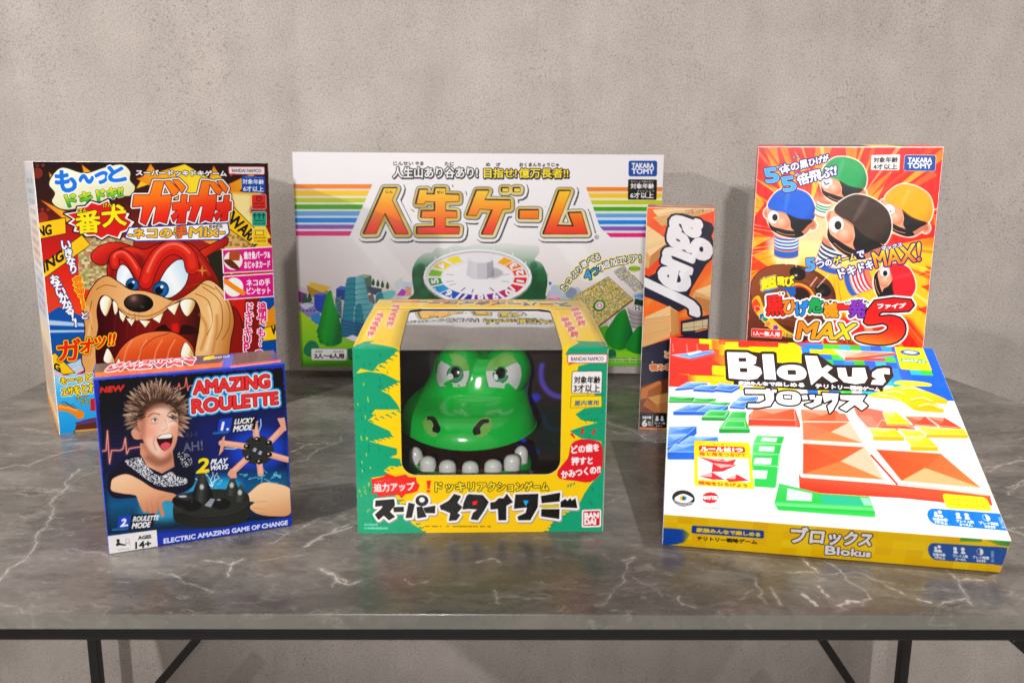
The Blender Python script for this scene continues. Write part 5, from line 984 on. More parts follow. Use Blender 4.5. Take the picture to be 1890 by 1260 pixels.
    for p, c0, c1 in ((big1[0], '#f88060', '#f66a48'), (big1[1], '#f2502e', '#f8703c'), (big2[0], '#f2502e', '#f47838')):
        c = p[0]*.22 + p[1]*.28 + p[2]*.25 + p[3]*.25
        a.fill(p, ('lin', p[0], p[2], [(0, c0), (1, c1)])); a.fill(np.array([p[1], p[2], c]), '#fbd0b8', .85 if p is not big2[0] else .1); a.fill(np.array([p[2], p[3], c]), '#f88a50', .7); a.fill(np.array([p[0], p[1], c]), '#f4683c', .5)
        a.paint(a.mask(lines(np.vstack([p, p[:1]]), 2.2)), '#fbd8c8', .8)
    a.fill(np.array([big2[0][2], big2[0][3], big2[0].mean(0)]), '#fbc090', .8)
    a.line([Cc(1460, 200), D(530, 262)], 6, '#fbe0d4'); a.line([D(690, 275), D(1540, 385)], 4, '#fbc8b4'); a.line([D(400, 0), D(650, 280)], 4, '#f04a30'); a.line([D(450, 0), D(640, 250)], 2, '#fbdcd0')
    a.fill(B(110, 770, 200, 790, 380, 1090, 300, 1090), '#f0ecee', .9, 2)
    # green L at left of the big tiles
    for q in ([985, 975, 1240, 985, 1215, 1055, 950, 1045], [950, 1055, 1215, 1060, 1195, 1150, 940, 1140], [940, 1150, 1195, 1160, 1180, 1290, 930, 1280]): piece([A(q)], *gr, th=3, facets=False); p = A(q); a.fill(p*.55 + p.mean(0)*.45, '#d4f4dc', .9)
    a.fill(Cc(1000, 0, 1250, 0, 1240, 120, 1205, 320, 1000, 305), '#34bc54')
    for q in ([1010, 25, 1170, 30, 1160, 90, 990, 85], [1000, 145, 1130, 150, 1115, 230, 1000, 225]): a.fill(Cc(q), '#d4f4dc')
    a.line(Cc(1240, 0, 1215, 300), 1.2, '#c8f4d0'); a.line(Cc(1000, 95, 1235, 110), 1.4, '#a8e8b8')
    a.fill(np.array([Cc(1240, 270), Cc(1640, 370), D(380, 400), D(440, 560), D(435, 605), Cc(1230, 535), Cc(1190, 470)]), ('lin', Cc(1300, 280), Cc(1350, 560), [(0, '#48c060'), (.6, '#34b850'), (.75, '#7ad890'), (.8, '#2cb44c'), (1, '#38cc54')]))
    a.fill(Cc(1320, 320, 1560, 370, 1555, 445, 1310, 435), '#d8f0ec', .9); a.fill(np.array([Cc(1640, 380), D(270, 410), D(330, 490), Cc(1650, 470)]), '#30b49c', .8); a.fill(D(290, 410, 375, 415, 410, 490, 330, 485), '#a8e0c8', .9)
    # title
    K = '#211e1e'
    let = [A(710, 205, 900, 208, 985, 250, 975, 310, 950, 325, 1020, 350, 1035, 400, 990, 450, 910, 462, 728, 448), A(1035, 222, 1140, 222, 1165, 460, 1055, 455),
           sm(A(1310, 320, 1400, 335, 1445, 390, 1420, 450, 1310, 468, 1210, 440, 1170, 390, 1210, 335)), A(1430, 232, 1545, 238, 1590, 355, 1640, 320, 1690, 345, 1635, 390, 1740, 465, 1680, 485, 1590, 420, 1570, 440, 1490, 510, 1450, 330),
           np.vstack([A(1730, 345), B(5, 345), B(95, 345), B(115, 430), B(155, 430), B(160, 345), B(275, 345), B(300, 440), B(275, 485), B(190, 498), B(80, 480), B(30, 430)]), B(455, 345, 505, 350, 510, 405, 450, 400, 455, 430, 470, 470, 440, 505, 330, 500, 345, 460, 385, 450, 340, 425, 345, 385, 390, 355)]
    for p in let: a.paint(a.mask(outline([p], 5)), K); a.fill(p, K)
    a.fill(np.vstack([A(770, 455), A(1900, 480), B(440, 520), B(445, 565), A(1480, 555), A(770, 505)]), K); a.fill(A(1470, 500, 1560, 520, 1470, 560), K); a.fill(np.vstack([A(690, 190), A(900, 195), A(1010, 208), A(1170, 208), A(1175, 300), A(1400, 315), A(1400, 220), A(1560, 225), A(1690, 320), B(0, 320), B(310, 325), B(330, 380), B(520, 335), B(545, 420), B(480, 500), A(1490, 520), A(700, 460)]), K)
    for p in let: a.fill(p, '#fbfafc')
    a.fill(A(815, 258, 885, 258, 890, 292, 820, 292), K); a.fill(A(828, 352, 895, 352, 900, 390, 832, 390), K); a.fill(A(1268, 368, 1345, 368, 1352, 412, 1275, 412), K); 
    a.text('家族みんなで楽しめる', A(820, 474, 1425, 488, 1425, 526, 820, 505), '#f8f6f8', .6); a.text('テリトリー戦略ゲーム', np.array([A(1530, 495), B(415, 528), B(410, 562), A(1530, 535)]), '#f8f6f8', .6)
    kata = [A(875, 548, 1060, 550, 1100, 560, 1140, 570, 1145, 640, 1110, 700, 1000, 720, 900, 718, 905, 680, 1010, 680, 1070, 650, 1060, 590, 880, 590), A(1070, 540, 1110, 545, 1108, 575, 1075, 572), A(1125, 548, 1170, 552, 1165, 580, 1125, 578),
            sm(A(1275, 565, 1360, 580, 1390, 625, 1370, 680, 1280, 695, 1190, 675, 1165, 630, 1190, 580)), A(1400, 605, 1450, 600, 1460, 640, 1410, 645), A(1470, 600, 1520, 598, 1525, 640, 1480, 642), A(1540, 605, 1590, 610, 1580, 680, 1490, 720, 1430, 690, 1510, 670), 
            np.vstack([A(1590, 580), A(1750, 585), B(30, 590), B(20, 660), A(1690, 740), A(1660, 770), A(1640, 700), A(1690, 660), A(1680, 640), A(1610, 670)]), np.vstack([B(45, 600), B(285, 600), B(250, 655), B(300, 700), B(245, 740), B(180, 690), B(100, 750), B(40, 720), B(140, 650), B(50, 640)])]
    for p in kata: a.paint(a.mask(outline([p], 3.2)), K); a.fill(p, K)
    for p in kata: a.fill(p, '#fbfafc')
    a.fill(A(1230, 600, 1310, 605, 1305, 640, 1235, 635), '#fbfafc', line=K, lw=2.4)
    # badges
    a.fill(rquad(B(BLO_B1), .08), '#fbe024'); a.fill(ell(*B(700, 203), 95*B.s, 27*B.s, 5), '#1c5cac'); a.fill(ell(*B(700, 200), 65*B.s, 15*B.s, 5), '#d8e8f8', .9); a.fill(rquad(B(610, 255, 845, 268, 852, 300, 615, 290), .2), '#3cb04c'); a.text('スキルアップ', B(625, 264, 838, 275, 842, 294, 628, 284), '#f8fbf8', .5); scribble(a, B(620, 305, 830, 320, 835, 350, 630, 335), 2, '#b0a020', .6, 3); scribble(a, B(640, 238, 800, 245, 800, 256, 640, 250), 1, '#b0a020', .6, 4)
    q = np.vstack([A(405, 1025), A(920, 1045), Cc(1000, 330), Cc(425, 295)]); a.fill(rquad(q, .06), '#fbd418')
    a.text('カンタン!', A(575, 1052, 735, 1056, 735, 1070, 575, 1066), '#e0602c', .1); a.fill(rquad(A(448, 1072, 872, 1085, 878, 1138, 448, 1122), .4), '#e83428'); a.text('ルールは1つ', A(470, 1085, 850, 1096, 852, 1130, 470, 1118), '#fbf8f4', .8); a.text('角と角をつなげて', A(452, 1130, 878, 1146, 880, 1178, 455, 1165), '#e0702c', .5)
    p = Cc(455, 20, 945, 35, 960, 265, 460, 235); a.fill(p, '#fbfafa')
    for t in ([465, 20, 700, 40, 830, 100, 600, 80], [600, 80, 830, 100, 700, 160, 590, 165], [465, 205, 590, 165, 720, 240, 600, 240], [720, 230, 830, 185, 950, 250, 760, 262], [640, 60, 830, 40, 800, 90, 700, 70]): a.fill(Cc(t), '#e8343c'); a.fill(np.vstack([Cc(t)[:2], Cc(t).mean(0)]), '#fbd0c8', .8)
    a.text('陣地をひろげよう', Cc(468, 252, 930, 282, 932, 315, 470, 285), '#e8602c', .5)
    a.fill(ell(*Cc(320, 418), 110*Cc.s, 78*Cc.s, 8), '#2a2832'); a.fill(ell(*Cc(320, 420), 102*Cc.s, 72*Cc.s, 8), '#2a2832'); a.fill(sm(Cc(235, 418, 280, 385, 330, 378, 390, 405, 410, 425, 370, 455, 310, 462, 260, 445)), '#f4f2f4'); a.fill(ell(*Cc(315, 418), 32*Cc.s, 28*Cc.s), '#e0b02c'); a.fill(ell(*Cc(330, 418), 22*Cc.s), '#3c90b8'); a.fill(ell(*Cc(318, 418), 12*Cc.s), '#141418')
    a.fill(Cc(215, 430, 420, 460, 380, 500, 260, 480), '#f8f6f6', .6); scribble(a, Cc(225, 445, 410, 470, 400, 490, 245, 470), 1, '#3a3844', .8)
    sc = burst(*Cc(577, 412), 82*Cc.s, 76*Cc.s, 12, .68, jit=0); a.fill(sc, '#e4242c'); a.text('MATTEL', Cc(500, 398, 655, 402, 655, 430, 498, 426), '#fbf4f4', .8); a.text('GAMES', Cc(485, 498, 668, 508, 668, 526, 482, 514), '#d8808a', .1)
    a.fill(rquad(D(BLO_B3), .25), '#fbdc28'); scribble(a, D(1140, 408, 1520, 450, 1530, 475, 1150, 435), 1, '#a08c20', .7, 5); scribble(a, D(1160, 465, 1540, 490, 1545, 512, 1165, 490), 1, '#a08c20', .7, 6)
    pill(a, D(930, 510, 1700, 570, 1770, 740, 960, 670), D(1000, 1000), True)
    return a
BLO_B1 = [548, 140, 815, 152, 905, 372, 610, 358]; BLO_B3 = [1088, 372, 1520, 410, 1585, 545, 1130, 515]
def pill(a, q, _, top):
    """blue strip with three white pictograms: age, players, minutes"""
    c = '#1c7ee4' if top else '#2a5ea8'
    H = homog([(0, 0), (4.6, 0), (4.6, 1), (0, 1)], q); T = lambda *v: happly(H, v)
    left = [(.5 + .5*math.cos(t), .5 + .5*math.sin(t)) for t in np.linspace(PI/2, 1.5*PI, 12)]
    a.fill(T(*(left + [(4.7, 0), (4.7, 1)])), c)
    for k in (1.45, 2.8): a.line(T(*[(k + .12*math.cos(t), .5 + .5*math.sin(t)) for t in np.linspace(PI/2, 1.5*PI, 8)]), .8, '#0c4a9c', .6)
    w = '#f6f8fc'
    for x, y, r in ((.55, .28, .1), (.8, .2, .12), (1.85, .25, .13), (2.35, .25, .13)): a.fill(T(*[(x + r*math.cos(t), y + r*.8*math.sin(t)) for t in np.linspace(0, 2*PI, 12, endpoint=False)]), w)
    for x in (.55, .8, 1.85, 2.35): a.fill(T((x-.16, .52), (x-.1, .36), (x+.1, .36), (x+.16, .52)), w)
    a.fill(T(*[(3.45 + .22*math.cos(t), .33 + .2*math.sin(t)) for t in np.linspace(-PI/2, PI/2, 10)]), w); a.line(T(*[(3.45 + .2*math.cos(t), .33 + .18*math.sin(t)) for t in np.linspace(0, 2*PI, 16)]), .7, w)
    for s, x0, x1 in (('対象年齢', .3, 1.15), ('プレイ人数', 1.65, 2.65), ('プレイ時間', 2.95, 4.0)): a.text(s, T((x0, .58), (x1, .58), (x1, .74), (x0, .74)), w, .3)
    for s, x0, x1 in (('7才以上', .38, 1.1), ('2〜4人', 1.8, 2.5), ('30分', 3.2, 3.8)): a.text(s, T((x0, .76), (x1, .76), (x1, .93), (x0, .93)), w, .35)
    a.text('R1983', T((4.15, .85), (4.15, .25), (4.35, .25), (4.35, .85)), '#a8ccf4', .2)
BLF_Q = [(1224.3, 948), (1867.5, 998.5), (1846, 1057), (1222, 1004.5)]
def art_blokus_front():
    a = Art('tile_game_front_print', BLF_Q, .2827, .038, base='#f2c80c', k=1.8)
    Cc, D = crop(1200, 840, .190476), crop(1530, 840, .190476)
    g = np.random.default_rng(5); H = homog([(0, 0), (22, 0), (22, 4), (0, 4)], BLF_Q)
    for i in range(22):
        for j in range(4): a.fill(happly(H, [(i, j), (i+1, j), (i+1, j+1), (i, j+1)]), ['#f4cc10', '#eec00a', '#f6d21c', '#f2c80c'][g.integers(4)])
    a.fill(Cc(110, 700, 320, 715, 390, 760, 330, 840, 230, 860, 110, 865), ('lin', Cc(200, 780), Cc(400, 790), [(0, '#1450b0'), (.5, '#1450b0'), (1, '#d8b824')]), 1, 2); a.fill(Cc(100, 700, 280, 712, 280, 855, 100, 870), '#1450b0')
    a.fill(D(1280, 795, 1490, 805, 1480, 840, 1270, 835), '#5aa84c'); a.fill(D(1490, 808, 1790, 830, 1780, 890, 1640, 870), ('lin', D(1500, 840), D(1780, 850), [(0, '#a8b830'), (1, '#2c9c54')]))
    a.fill(rquad(Cc(405, 675, 1108, 728, 1105, 805, 400, 752), .25), '#1c4aa0'); a.text('家族みんなで楽しめる', Cc(455, 700, 1070, 748, 1068, 785, 450, 738), '#f4d840', .6); a.text('テリトリー戦略ゲーム', Cc(460, 782, 1040, 820, 1038, 858, 456, 818), '#2a2418', .5)
    K = '#241e18'
    Q = np.array([Cc(1375, 692), D(440, 752), D(400, 880), Cc(1365, 845)]); a.text('ブロックス', Q, K, 0, [(3.4, K)]); a.text('ブロックス', Q, '#f0ecee', 1.5)
    Q = np.array([Cc(1705, 875), D(410, 925), D(400, 985), Cc(1700, 955)]); a.text('Blokus', Q, K, 0, [(2.6, K)]); a.text('Blokus', Q, '#f0ecee', 1.1)
    pill(a, D(950, 845, 1640, 890, 1640, 1060, 975, 1010), None, False); a.fill(D(1600, 885, 1730, 895, 1700, 1070, 1600, 1060), '#2a5ea8')
    return a
# ------------------------------------------------------------------ surfaces
def nodes(m): return m.node_tree.nodes, m.node_tree.links
def ramp(nt, stops):
    r = nt.nodes.new('ShaderNodeValToRGB')
    while len(r.color_ramp.elements) < len(stops): r.color_ramp.elements.new(.5)
    for e, (p, c) in zip(r.color_ramp.elements, stops): e.position = p; e.color = (*c, 1) if not isinstance(c, (int, float)) else (c, c, c, 1)
    return r
def noise(nt, vec, scale, detail=4, rough=.5, dist=0):
    n = nt.nodes.new('ShaderNodeTexNoise'); n.inputs['Scale'].default_value = scale; n.inputs['Detail'].default_value = detail
    n.inputs['Roughness'].default_value = rough; n.inputs['Distortion'].default_value = dist; nt.links.new(vec, n.inputs['Vector']); return n.outputs[0]
def mix(nt, fac, a, b, mode='MIX'):
    m = nt.nodes.new('ShaderNodeMix'); m.data_type = 'RGBA'; m.blend_type = mode
    for i, v in ((0, fac), (6, a), (7, b)):
        if hasattr(v, 'node'): nt.links.new(v, m.inputs[i])
        else: m.inputs[i].default_value = v if i == 0 else (*v, 1)
    return m.outputs[2]
def math_(nt, op, a, b=0):
    m = nt.nodes.new('ShaderNodeMath'); m.operation = op
    for i, v in ((0, a), (1, b)):
        if hasattr(v, 'node'): nt.links.new(v, m.inputs[i])
        else: m.inputs[i].default_value = v
    return m.outputs[0]
def wall_mat():
    m = bpy.data.materials.new('plaster'); m.use_nodes = True; nt = m.node_tree; b = nt.nodes['Principled BSDF']
    v = nt.nodes.new('ShaderNodeTexCoord').outputs['Object']
    big = noise(nt, v, 2.6, 5, .6, .4); mid = noise(nt, v, 14, 5, .65); fine = noise(nt, v, 400, 4, .72); pit = noise(nt, v, 300, 3, .6); streak_v = nt.nodes.new('ShaderNodeMapping'); streak_v.inputs['Scale'].default_value = (9, 1, 1.4); nt.links.new(v, streak_v.inputs[0]); streak = noise(nt, streak_v.outputs[0], 1.5, 4, .6, .6)
    c = ramp(nt, [(.3, (.445, .401, .371)), (.5, (.475, .429, .398)), (.7, (.502, .454, .422))]); nt.links.new(big, c.inputs[0])
    c2 = ramp(nt, [(.3, (.92, .92, .92)), (.7, (1.06, 1.06, 1.06))]); nt.links.new(mid, c2.inputs[0])
    c3 = ramp(nt, [(.36, (.46, .44, .42)), (.46, (.95, .95, .95)), (.64, (1.22, 1.22, 1.22))]); nt.links.new(fine, c3.inputs[0])
    c5 = ramp(nt, [(.3, (.93, .93, .92)), (.7, (1.06, 1.06, 1.06))]); nt.links.new(streak, c5.inputs[0])
    c4 = ramp(nt, [(.33, (.58, .56, .54)), (.42, (1, 1, 1))]); nt.links.new(pit, c4.inputs[0])
    pm = ramp(nt, [(.42, 0.), (.62, 1.)]); nt.links.new(noise(nt, v, 6, 4, .7, .6), pm.inputs[0])
    col = mix(nt, 1, c.outputs[0], c2.outputs[0], 'MULTIPLY'); col = mix(nt, .75, col, c3.outputs[0], 'MULTIPLY'); col = mix(nt, pm.outputs[0], col, mix(nt, 1, col, c4.outputs[0], 'MULTIPLY')); col = mix(nt, 1, col, c5.outputs[0], 'MULTIPLY')
    nt.links.new(col, b.inputs['Base Color']); b.inputs['Roughness'].default_value = .9; b.inputs['Specular IOR Level'].default_value = .2
    bp = nt.nodes.new('ShaderNodeBump'); bp.inputs['Strength'].default_value = .6; bp.inputs['Distance'].default_value = .0012
    nt.links.new(math_(nt, 'ADD', fine, math_(nt, 'MULTIPLY', mid, 1.2)), bp.inputs['Height']); nt.links.new(bp.outputs[0], b.inputs['Normal'])
    return m
def vein_picture():
    """the laminate's printed veins: a grey mask over the top, x -0.75..0.90, y 0.60..1.40"""
    def pj(x, y):
        q = AX @ np.array([x, y, -CAM_H]); return (945 + CAM_F*q[0]/q[2], 630 - CAM_F*q[1]/q[2])
    a = Art('marble_veins', [pj(-.75, 1.40), pj(.90, 1.40), pj(.90, .60), pj(-.75, .60)], 1.65, .8, k=.1, base='#000000')
    a.W, a.Hh = 2300, 1115; a.H = homog([pj(-.75, 1.40), pj(.90, 1.40), pj(.90, .60), pj(-.75, .60)], [(0, 0), (a.W, 0), (a.W, a.Hh), (0, a.Hh)]); a.c = np.zeros((a.Hh, a.W, 3), np.float32); a.scale = 1
    g = np.random.default_rng(21)
    Hi = np.linalg.inv(a.H)
    def rough(P, amp):
        P = a.m(P)
        for k in range(4):
            Q = [P[0]]
            for p, q in zip(P, P[1:]): L = np.hypot(*(q-p)); Q += [(p+q)/2 + g.normal(0, amp*L, 2), q]
            P = np.array(Q)
        return P
    def put(f, P, w, al, amp=.09):
        P = rough(f(P), amp); n = len(P); ph = g.random()*9
        for i in range(n-1):
            ww = w*.68*(.55 + .45*math.sin(i*.45+ph) + .5*g.random()); aa = al*(.55 + .45*g.random())
            a.line(happly(Hi, P[i:i+2]), 0, '#ffffff') if False else a.paint(a_mask(P[i:i+2], max(ww, .7)), '#ffffff', aa)
        a.paint(a_mask(P, w*3.2), '#ffffff', al*.13)
    def a_mask(P, w):
        H0 = a.H; a.H = np.eye(3); m_ = a.mask(lines(P, w), SS=2); a.H = H0; return m_
    A, B, Cc, D, E, F, G = crop(0, 660, .476190), crop(480, 660, .317460), crop(560, 960, .359788), crop(1200, 960, .365079), crop(1690, 640, .389105), crop(1530, 840, .190476), crop(1090, 660, .293578)
    for f, P, w, al in ((A, [-60, 440, 0, 430, 60, 415, 110, 420, 190, 385, 250, 365, 320, 352], 2.6, .8), (A, [-40, 900, 0, 860, 30, 820, 100, 780, 140, 700, 180, 640, 195, 560, 250, 510, 280, 450, 310, 430], 2.8, .8), (A, [180, 550, 220, 540, 300, 470, 370, 440], 1.5, .5), (A, [610, 830, 700, 860, 780, 890, 830, 905], 2, .55), (A, [790, 785, 850, 788, 900, 800, 940, 780], 3, .8), (A, [905, 792, 895, 815, 885, 845], 3, .8), (A, [1040, 720, 1100, 690, 1180, 650, 1240, 620], 2, .6), (A, [1240, 815, 1300, 850, 1344, 870], 3, .75), (A, [1190, 720, 1250, 690, 1350, 660], 2.4, .6), (A, [280, 735, 400, 760, 460, 775], 3, .35), (A, [560, 700, 650, 720, 720, 730], 3, .3), (A, [0, 950, 60, 965, 160, 1000], 2, .4),
                        (B, [180, 620, 290, 570, 400, 510, 470, 460], 2, .6), (B, [180, 545, 240, 520, 300, 500], 3, .5), (B, [410, 1010, 470, 985, 560, 960], 3.4, .7), (B, [270, 1095, 300, 1070, 370, 1050], 2.4, .5), (B, [0, 1180, 110, 1160, 280, 1140], 2, .4), (B, [180, 380, 330, 360, 540, 270], 2, .3), (B, [190, 740, 380, 715, 500, 690], 2, .3),
                        (Cc, [90, 250, 130, 275, 170, 300, 190, 320, 240, 330, 290, 310], 3.4, .85), (Cc, [0, 135, 60, 100, 120, 70, 250, 30], 2.6, .7), (Cc, [170, 300, 150, 340], 2, .6), (Cc, [890, 215, 960, 195, 1010, 215], 6, .35), (Cc, [980, 355, 990, 390, 1000, 425], 2.2, .6), (Cc, [1000, 395, 1100, 390, 1160, 400, 1260, 402], 2.2, .45), (Cc, [1540, 430, 1590, 370, 1660, 260, 1690, 180], 3, .5), (Cc, [1640, 205, 1700, 190], 4, .5), (Cc, [1690, 290, 1760, 330, 1840, 390], 1.4, .5), (Cc, [520, 300, 560, 330, 640, 310], 4, .3), (Cc, [1180, 90, 1330, 100, 1480, 95], 2.5, .5),
                        (D, [770, 185, 800, 230, 850, 260], 3.4, .8), (D, [700, 262, 780, 258, 850, 262], 2, .6), (D, [880, 205, 930, 230, 980, 270, 1080, 350, 1075, 430], 2, .65), (D, [530, 290, 560, 350, 590, 420], 2, .5), (D, [610, 340, 640, 390, 660, 430], 2, .6), (D, [740, 258, 950, 265, 1120, 290, 1200, 310], 1.6, .5), (D, [1500, 250, 1560, 300, 1610, 390, 1630, 430], 2.4, .65), (D, [1560, 305, 1630, 300, 1700, 300], 5, .5), (D, [1450, 430, 1540, 400, 1600, 390], 3, .75), (D, [1190, 330, 1240, 350, 1290, 375], 2.6, .6), (D, [850, 330, 870, 360, 900, 385], 4, .5), (D, [770, 370, 820, 410, 840, 430], 7, .4), (D, [950, 430, 1000, 405, 1060, 410], 7, .45), (D, [1350, 395, 1420, 415], 6, .5), (D, [150, 380, 160, 420, 230, 440], 4, .35), (D, [440, 400, 480, 370, 520, 350], 2, .3), (D, [1100, 290, 1200, 330], 2, .4),
                        (E, [320, 590, 400, 560, 470, 545, 530, 535], 3, .75), (E, [440, 700, 480, 660, 530, 640], 3, .7), (E, [490, 440, 530, 430], 3, .6), (E, [230, 260, 310, 268], 3, .3), (E, [300, 420, 420, 400, 514, 380], 2, .3),
                        (F, [1500, 120, 1620, 110, 1700, 80, 1890, 50], 2.6, .75), (F, [1720, 310, 1780, 290, 1830, 280, 1900, 240], 3, .8), (F, [1740, 720, 1800, 740, 1900, 775], 3, .75), (F, [1730, 715, 1800, 700, 1890, 690], 2.4, .6), (F, [1700, 600, 1890, 570], 1.6, .5), (F, [1500, 130, 1560, 160, 1640, 170], 2, .4),
                        (G, [110, 390, 200, 440, 330, 500, 440, 550], 2.4, .8), (G, [110, 455, 180, 480, 250, 470], 2, .6), (G, [110, 690, 250, 760, 380, 830], 1.5, .35), (G, [90, 855, 190, 865, 270, 880, 440, 850], 2.2, .7), (G, [110, 912, 150, 890, 190, 880], 2, .6), (G, [110, 260, 200, 280, 300, 320], 2, .3), (G, [270, 180, 320, 190], 3, .5)):
        put(f, P, w, al)
    for k in range(260):        # short pale wisps all over
        p = np.array([g.uniform(0, a.W), g.uniform(0, a.Hh)]); L = g.uniform(6, 34); t = g.normal(.35, .35)
        P = np.array([p, p + (L*math.cos(t), L*math.sin(t)*.6)])
        for _ in range(3):
            Q = [P[0]]
            for u, v_ in zip(P, P[1:]): Q += [(u+v_)/2 + g.normal(0, .14*np.hypot(*(v_-u)), 2), v_]
            P = np.array(Q)
        a.paint(a_mask(P, g.uniform(.8, 2.6)), '#ffffff', g.uniform(.12, .42))
    img = bpy.data.images.new('marble_veins', a.W, a.Hh, alpha=False); img.colorspace_settings.name = 'Non-Color'
    px = np.ones((a.Hh, a.W, 4), np.float32); px[..., :3] = a.c[::-1]; img.pixels.foreach_set(px.ravel()); img.update(); img.pack(); return img
def marble_mat():
    m = bpy.data.materials.new('grey_marble_laminate'); m.use_nodes = True; nt = m.node_tree; b = nt.nodes['Principled BSDF']
    v0 = nt.nodes.new('ShaderNodeTexCoord').outputs['Object']
    mp = nt.nodes.new('ShaderNodeMapping'); mp.inputs['Rotation'].default_value = (0, 0, .5); mp.inputs['Scale'].default_value = (.75, 1.35, 1); mp.inputs['Location'].default_value = (.37, .21, 0); nt.links.new(v0, mp.inputs[0]); v = mp.outputs[0]
    def warp(vec, sc, amt):
        n = nt.nodes.new('ShaderNodeTexNoise'); n.inputs['Scale'].default_value = sc; n.inputs['Detail'].default_value = 6; n.inputs['Roughness'].default_value = .62; nt.links.new(vec, n.inputs['Vector'])
        s_ = nt.nodes.new('ShaderNodeVectorMath'); s_.operation = 'MULTIPLY_ADD'; s_.inputs[1].default_value = (amt,)*3; nt.links.new(n.outputs[1], s_.inputs[0]); nt.links.new(vec, s_.inputs[2]); return s_.outputs[0]
    def vein(vec, sc, w0, w1):
        t = nt.nodes.new('ShaderNodeTexVoronoi'); t.feature = 'DISTANCE_TO_EDGE'; t.inputs['Scale'].default_value = sc; nt.links.new(vec, t.inputs['Vector'])
        r = ramp(nt, [(0, 1.), (w0, .75), (w0*2, .25), (w1, 0.)]); nt.links.new(t.outputs['Distance'], r.inputs[0]); return r.outputs[0]
    w = warp(v, 3.4, .40); w2 = warp(v, 10, .15)
    cloud = noise(nt, w, 4.5, 8, .62, .3); cl2 = noise(nt, w2, 13, 8, .68, .8); grain = noise(nt, v, 150, 3, .6)
    c = ramp(nt, [(.34, (.032, .029, .026)), (.45, (.070, .062, .055)), (.56, (.132, .118, .105)), (.68, (.235, .212, .192))]); nt.links.new(math_(nt, 'ADD', math_(nt, 'MULTIPLY', cloud, .55), math_(nt, 'MULTIPLY', cl2, .45)), c.inputs[0])
    mask1 = ramp(nt, [(.47, 0.), (.6, 1.)]); nt.links.new(noise(nt, v, 3.1, 4, .6, .3), mask1.inputs[0])
    mask2 = ramp(nt, [(.5, 0.), (.64, 1.)]); nt.links.new(noise(nt, w, 6.5, 5, .65), mask2.inputs[0])
    va = math_(nt, 'MULTIPLY', vein(w, 2.3, .0016, .0055), mask1.outputs[0]); vb = math_(nt, 'MULTIPLY', vein(w2, 5.5, .003, .009), math_(nt, 'MULTIPLY', mask2.outputs[0], .7))
    blot = ramp(nt, [(.57, 0.), (.68, 1.)]); nt.links.new(noise(nt, w2, 24, 9, .75, 1.6), blot.inputs[0])
    ti = nt.nodes.new('ShaderNodeTexImage'); ti.image = vein_picture(); ti.extension = 'CLIP'; tm = nt.nodes.new('ShaderNodeMapping'); tm.inputs['Scale'].default_value = (1/1.65, 1/.8, 1); tm.inputs['Location'].default_value = (.75/1.65, .5, 0)
    nt.links.new(v0, tm.inputs[0]); nt.links.new(tm.outputs[0], ti.inputs[0]); va = math_(nt, 'MULTIPLY', ti.outputs[0], .8); vb = math_(nt, 'MULTIPLY', vb, .45)
    vs = math_(nt, 'MAXIMUM', math_(nt, 'MAXIMUM', va, vb), math_(nt, 'MULTIPLY', blot.outputs[0], .42))
    col = mix(nt, vs, c.outputs[0], (.40, .36, .325)); g = ramp(nt, [(.3, .9), (.7, 1.1)]); nt.links.new(grain, g.inputs[0]); col = mix(nt, 1, col, g.outputs[0], 'MULTIPLY')
    nt.links.new(col, b.inputs['Base Color']); rr = ramp(nt, [(.3, .22), (.7, .33)]); nt.links.new(cl2, rr.inputs[0]); nt.links.new(rr.outputs[0], b.inputs['Roughness']); b.inputs['Specular IOR Level'].default_value = .42
    bp = nt.nodes.new('ShaderNodeBump'); bp.inputs['Strength'].default_value = .05; bp.inputs['Distance'].default_value = .001; nt.links.new(grain, bp.inputs['Height']); nt.links.new(bp.outputs[0], b.inputs['Normal'])
    return m

# ------------------------------------------------------------------ wall and floor
WALL_Y = 1.455
def unproj(px, py, y=None, z=None):
    """the point seen at a measured place of the picture, at a known depth y or height z"""
    d = np.array([(px-945)/CAM_F, -(py-630)/CAM_F, 1.]) @ AX
    t = y/d[1] if y is not None else (z-CAM_H)/d[2]
    return np.array([0, 0, CAM_H]) + t*d
wall = box('wall', (-3.2, WALL_Y, -.735), (3.2, WALL_Y+.12, 2.6), wall_mat()); wall['label'] = 'beige grey plastered wall with a fine pitted grain'; wall['category'] = 'wall'
fl = box('floor', (-3.2, -3.0, -.80), (3.2, WALL_Y, -.735), pmat('pale_bounce_floor', '#a89e96', .9)); fl['kind'] = 'structure'  # floor out of view, coloured pale to bounce light up under the table

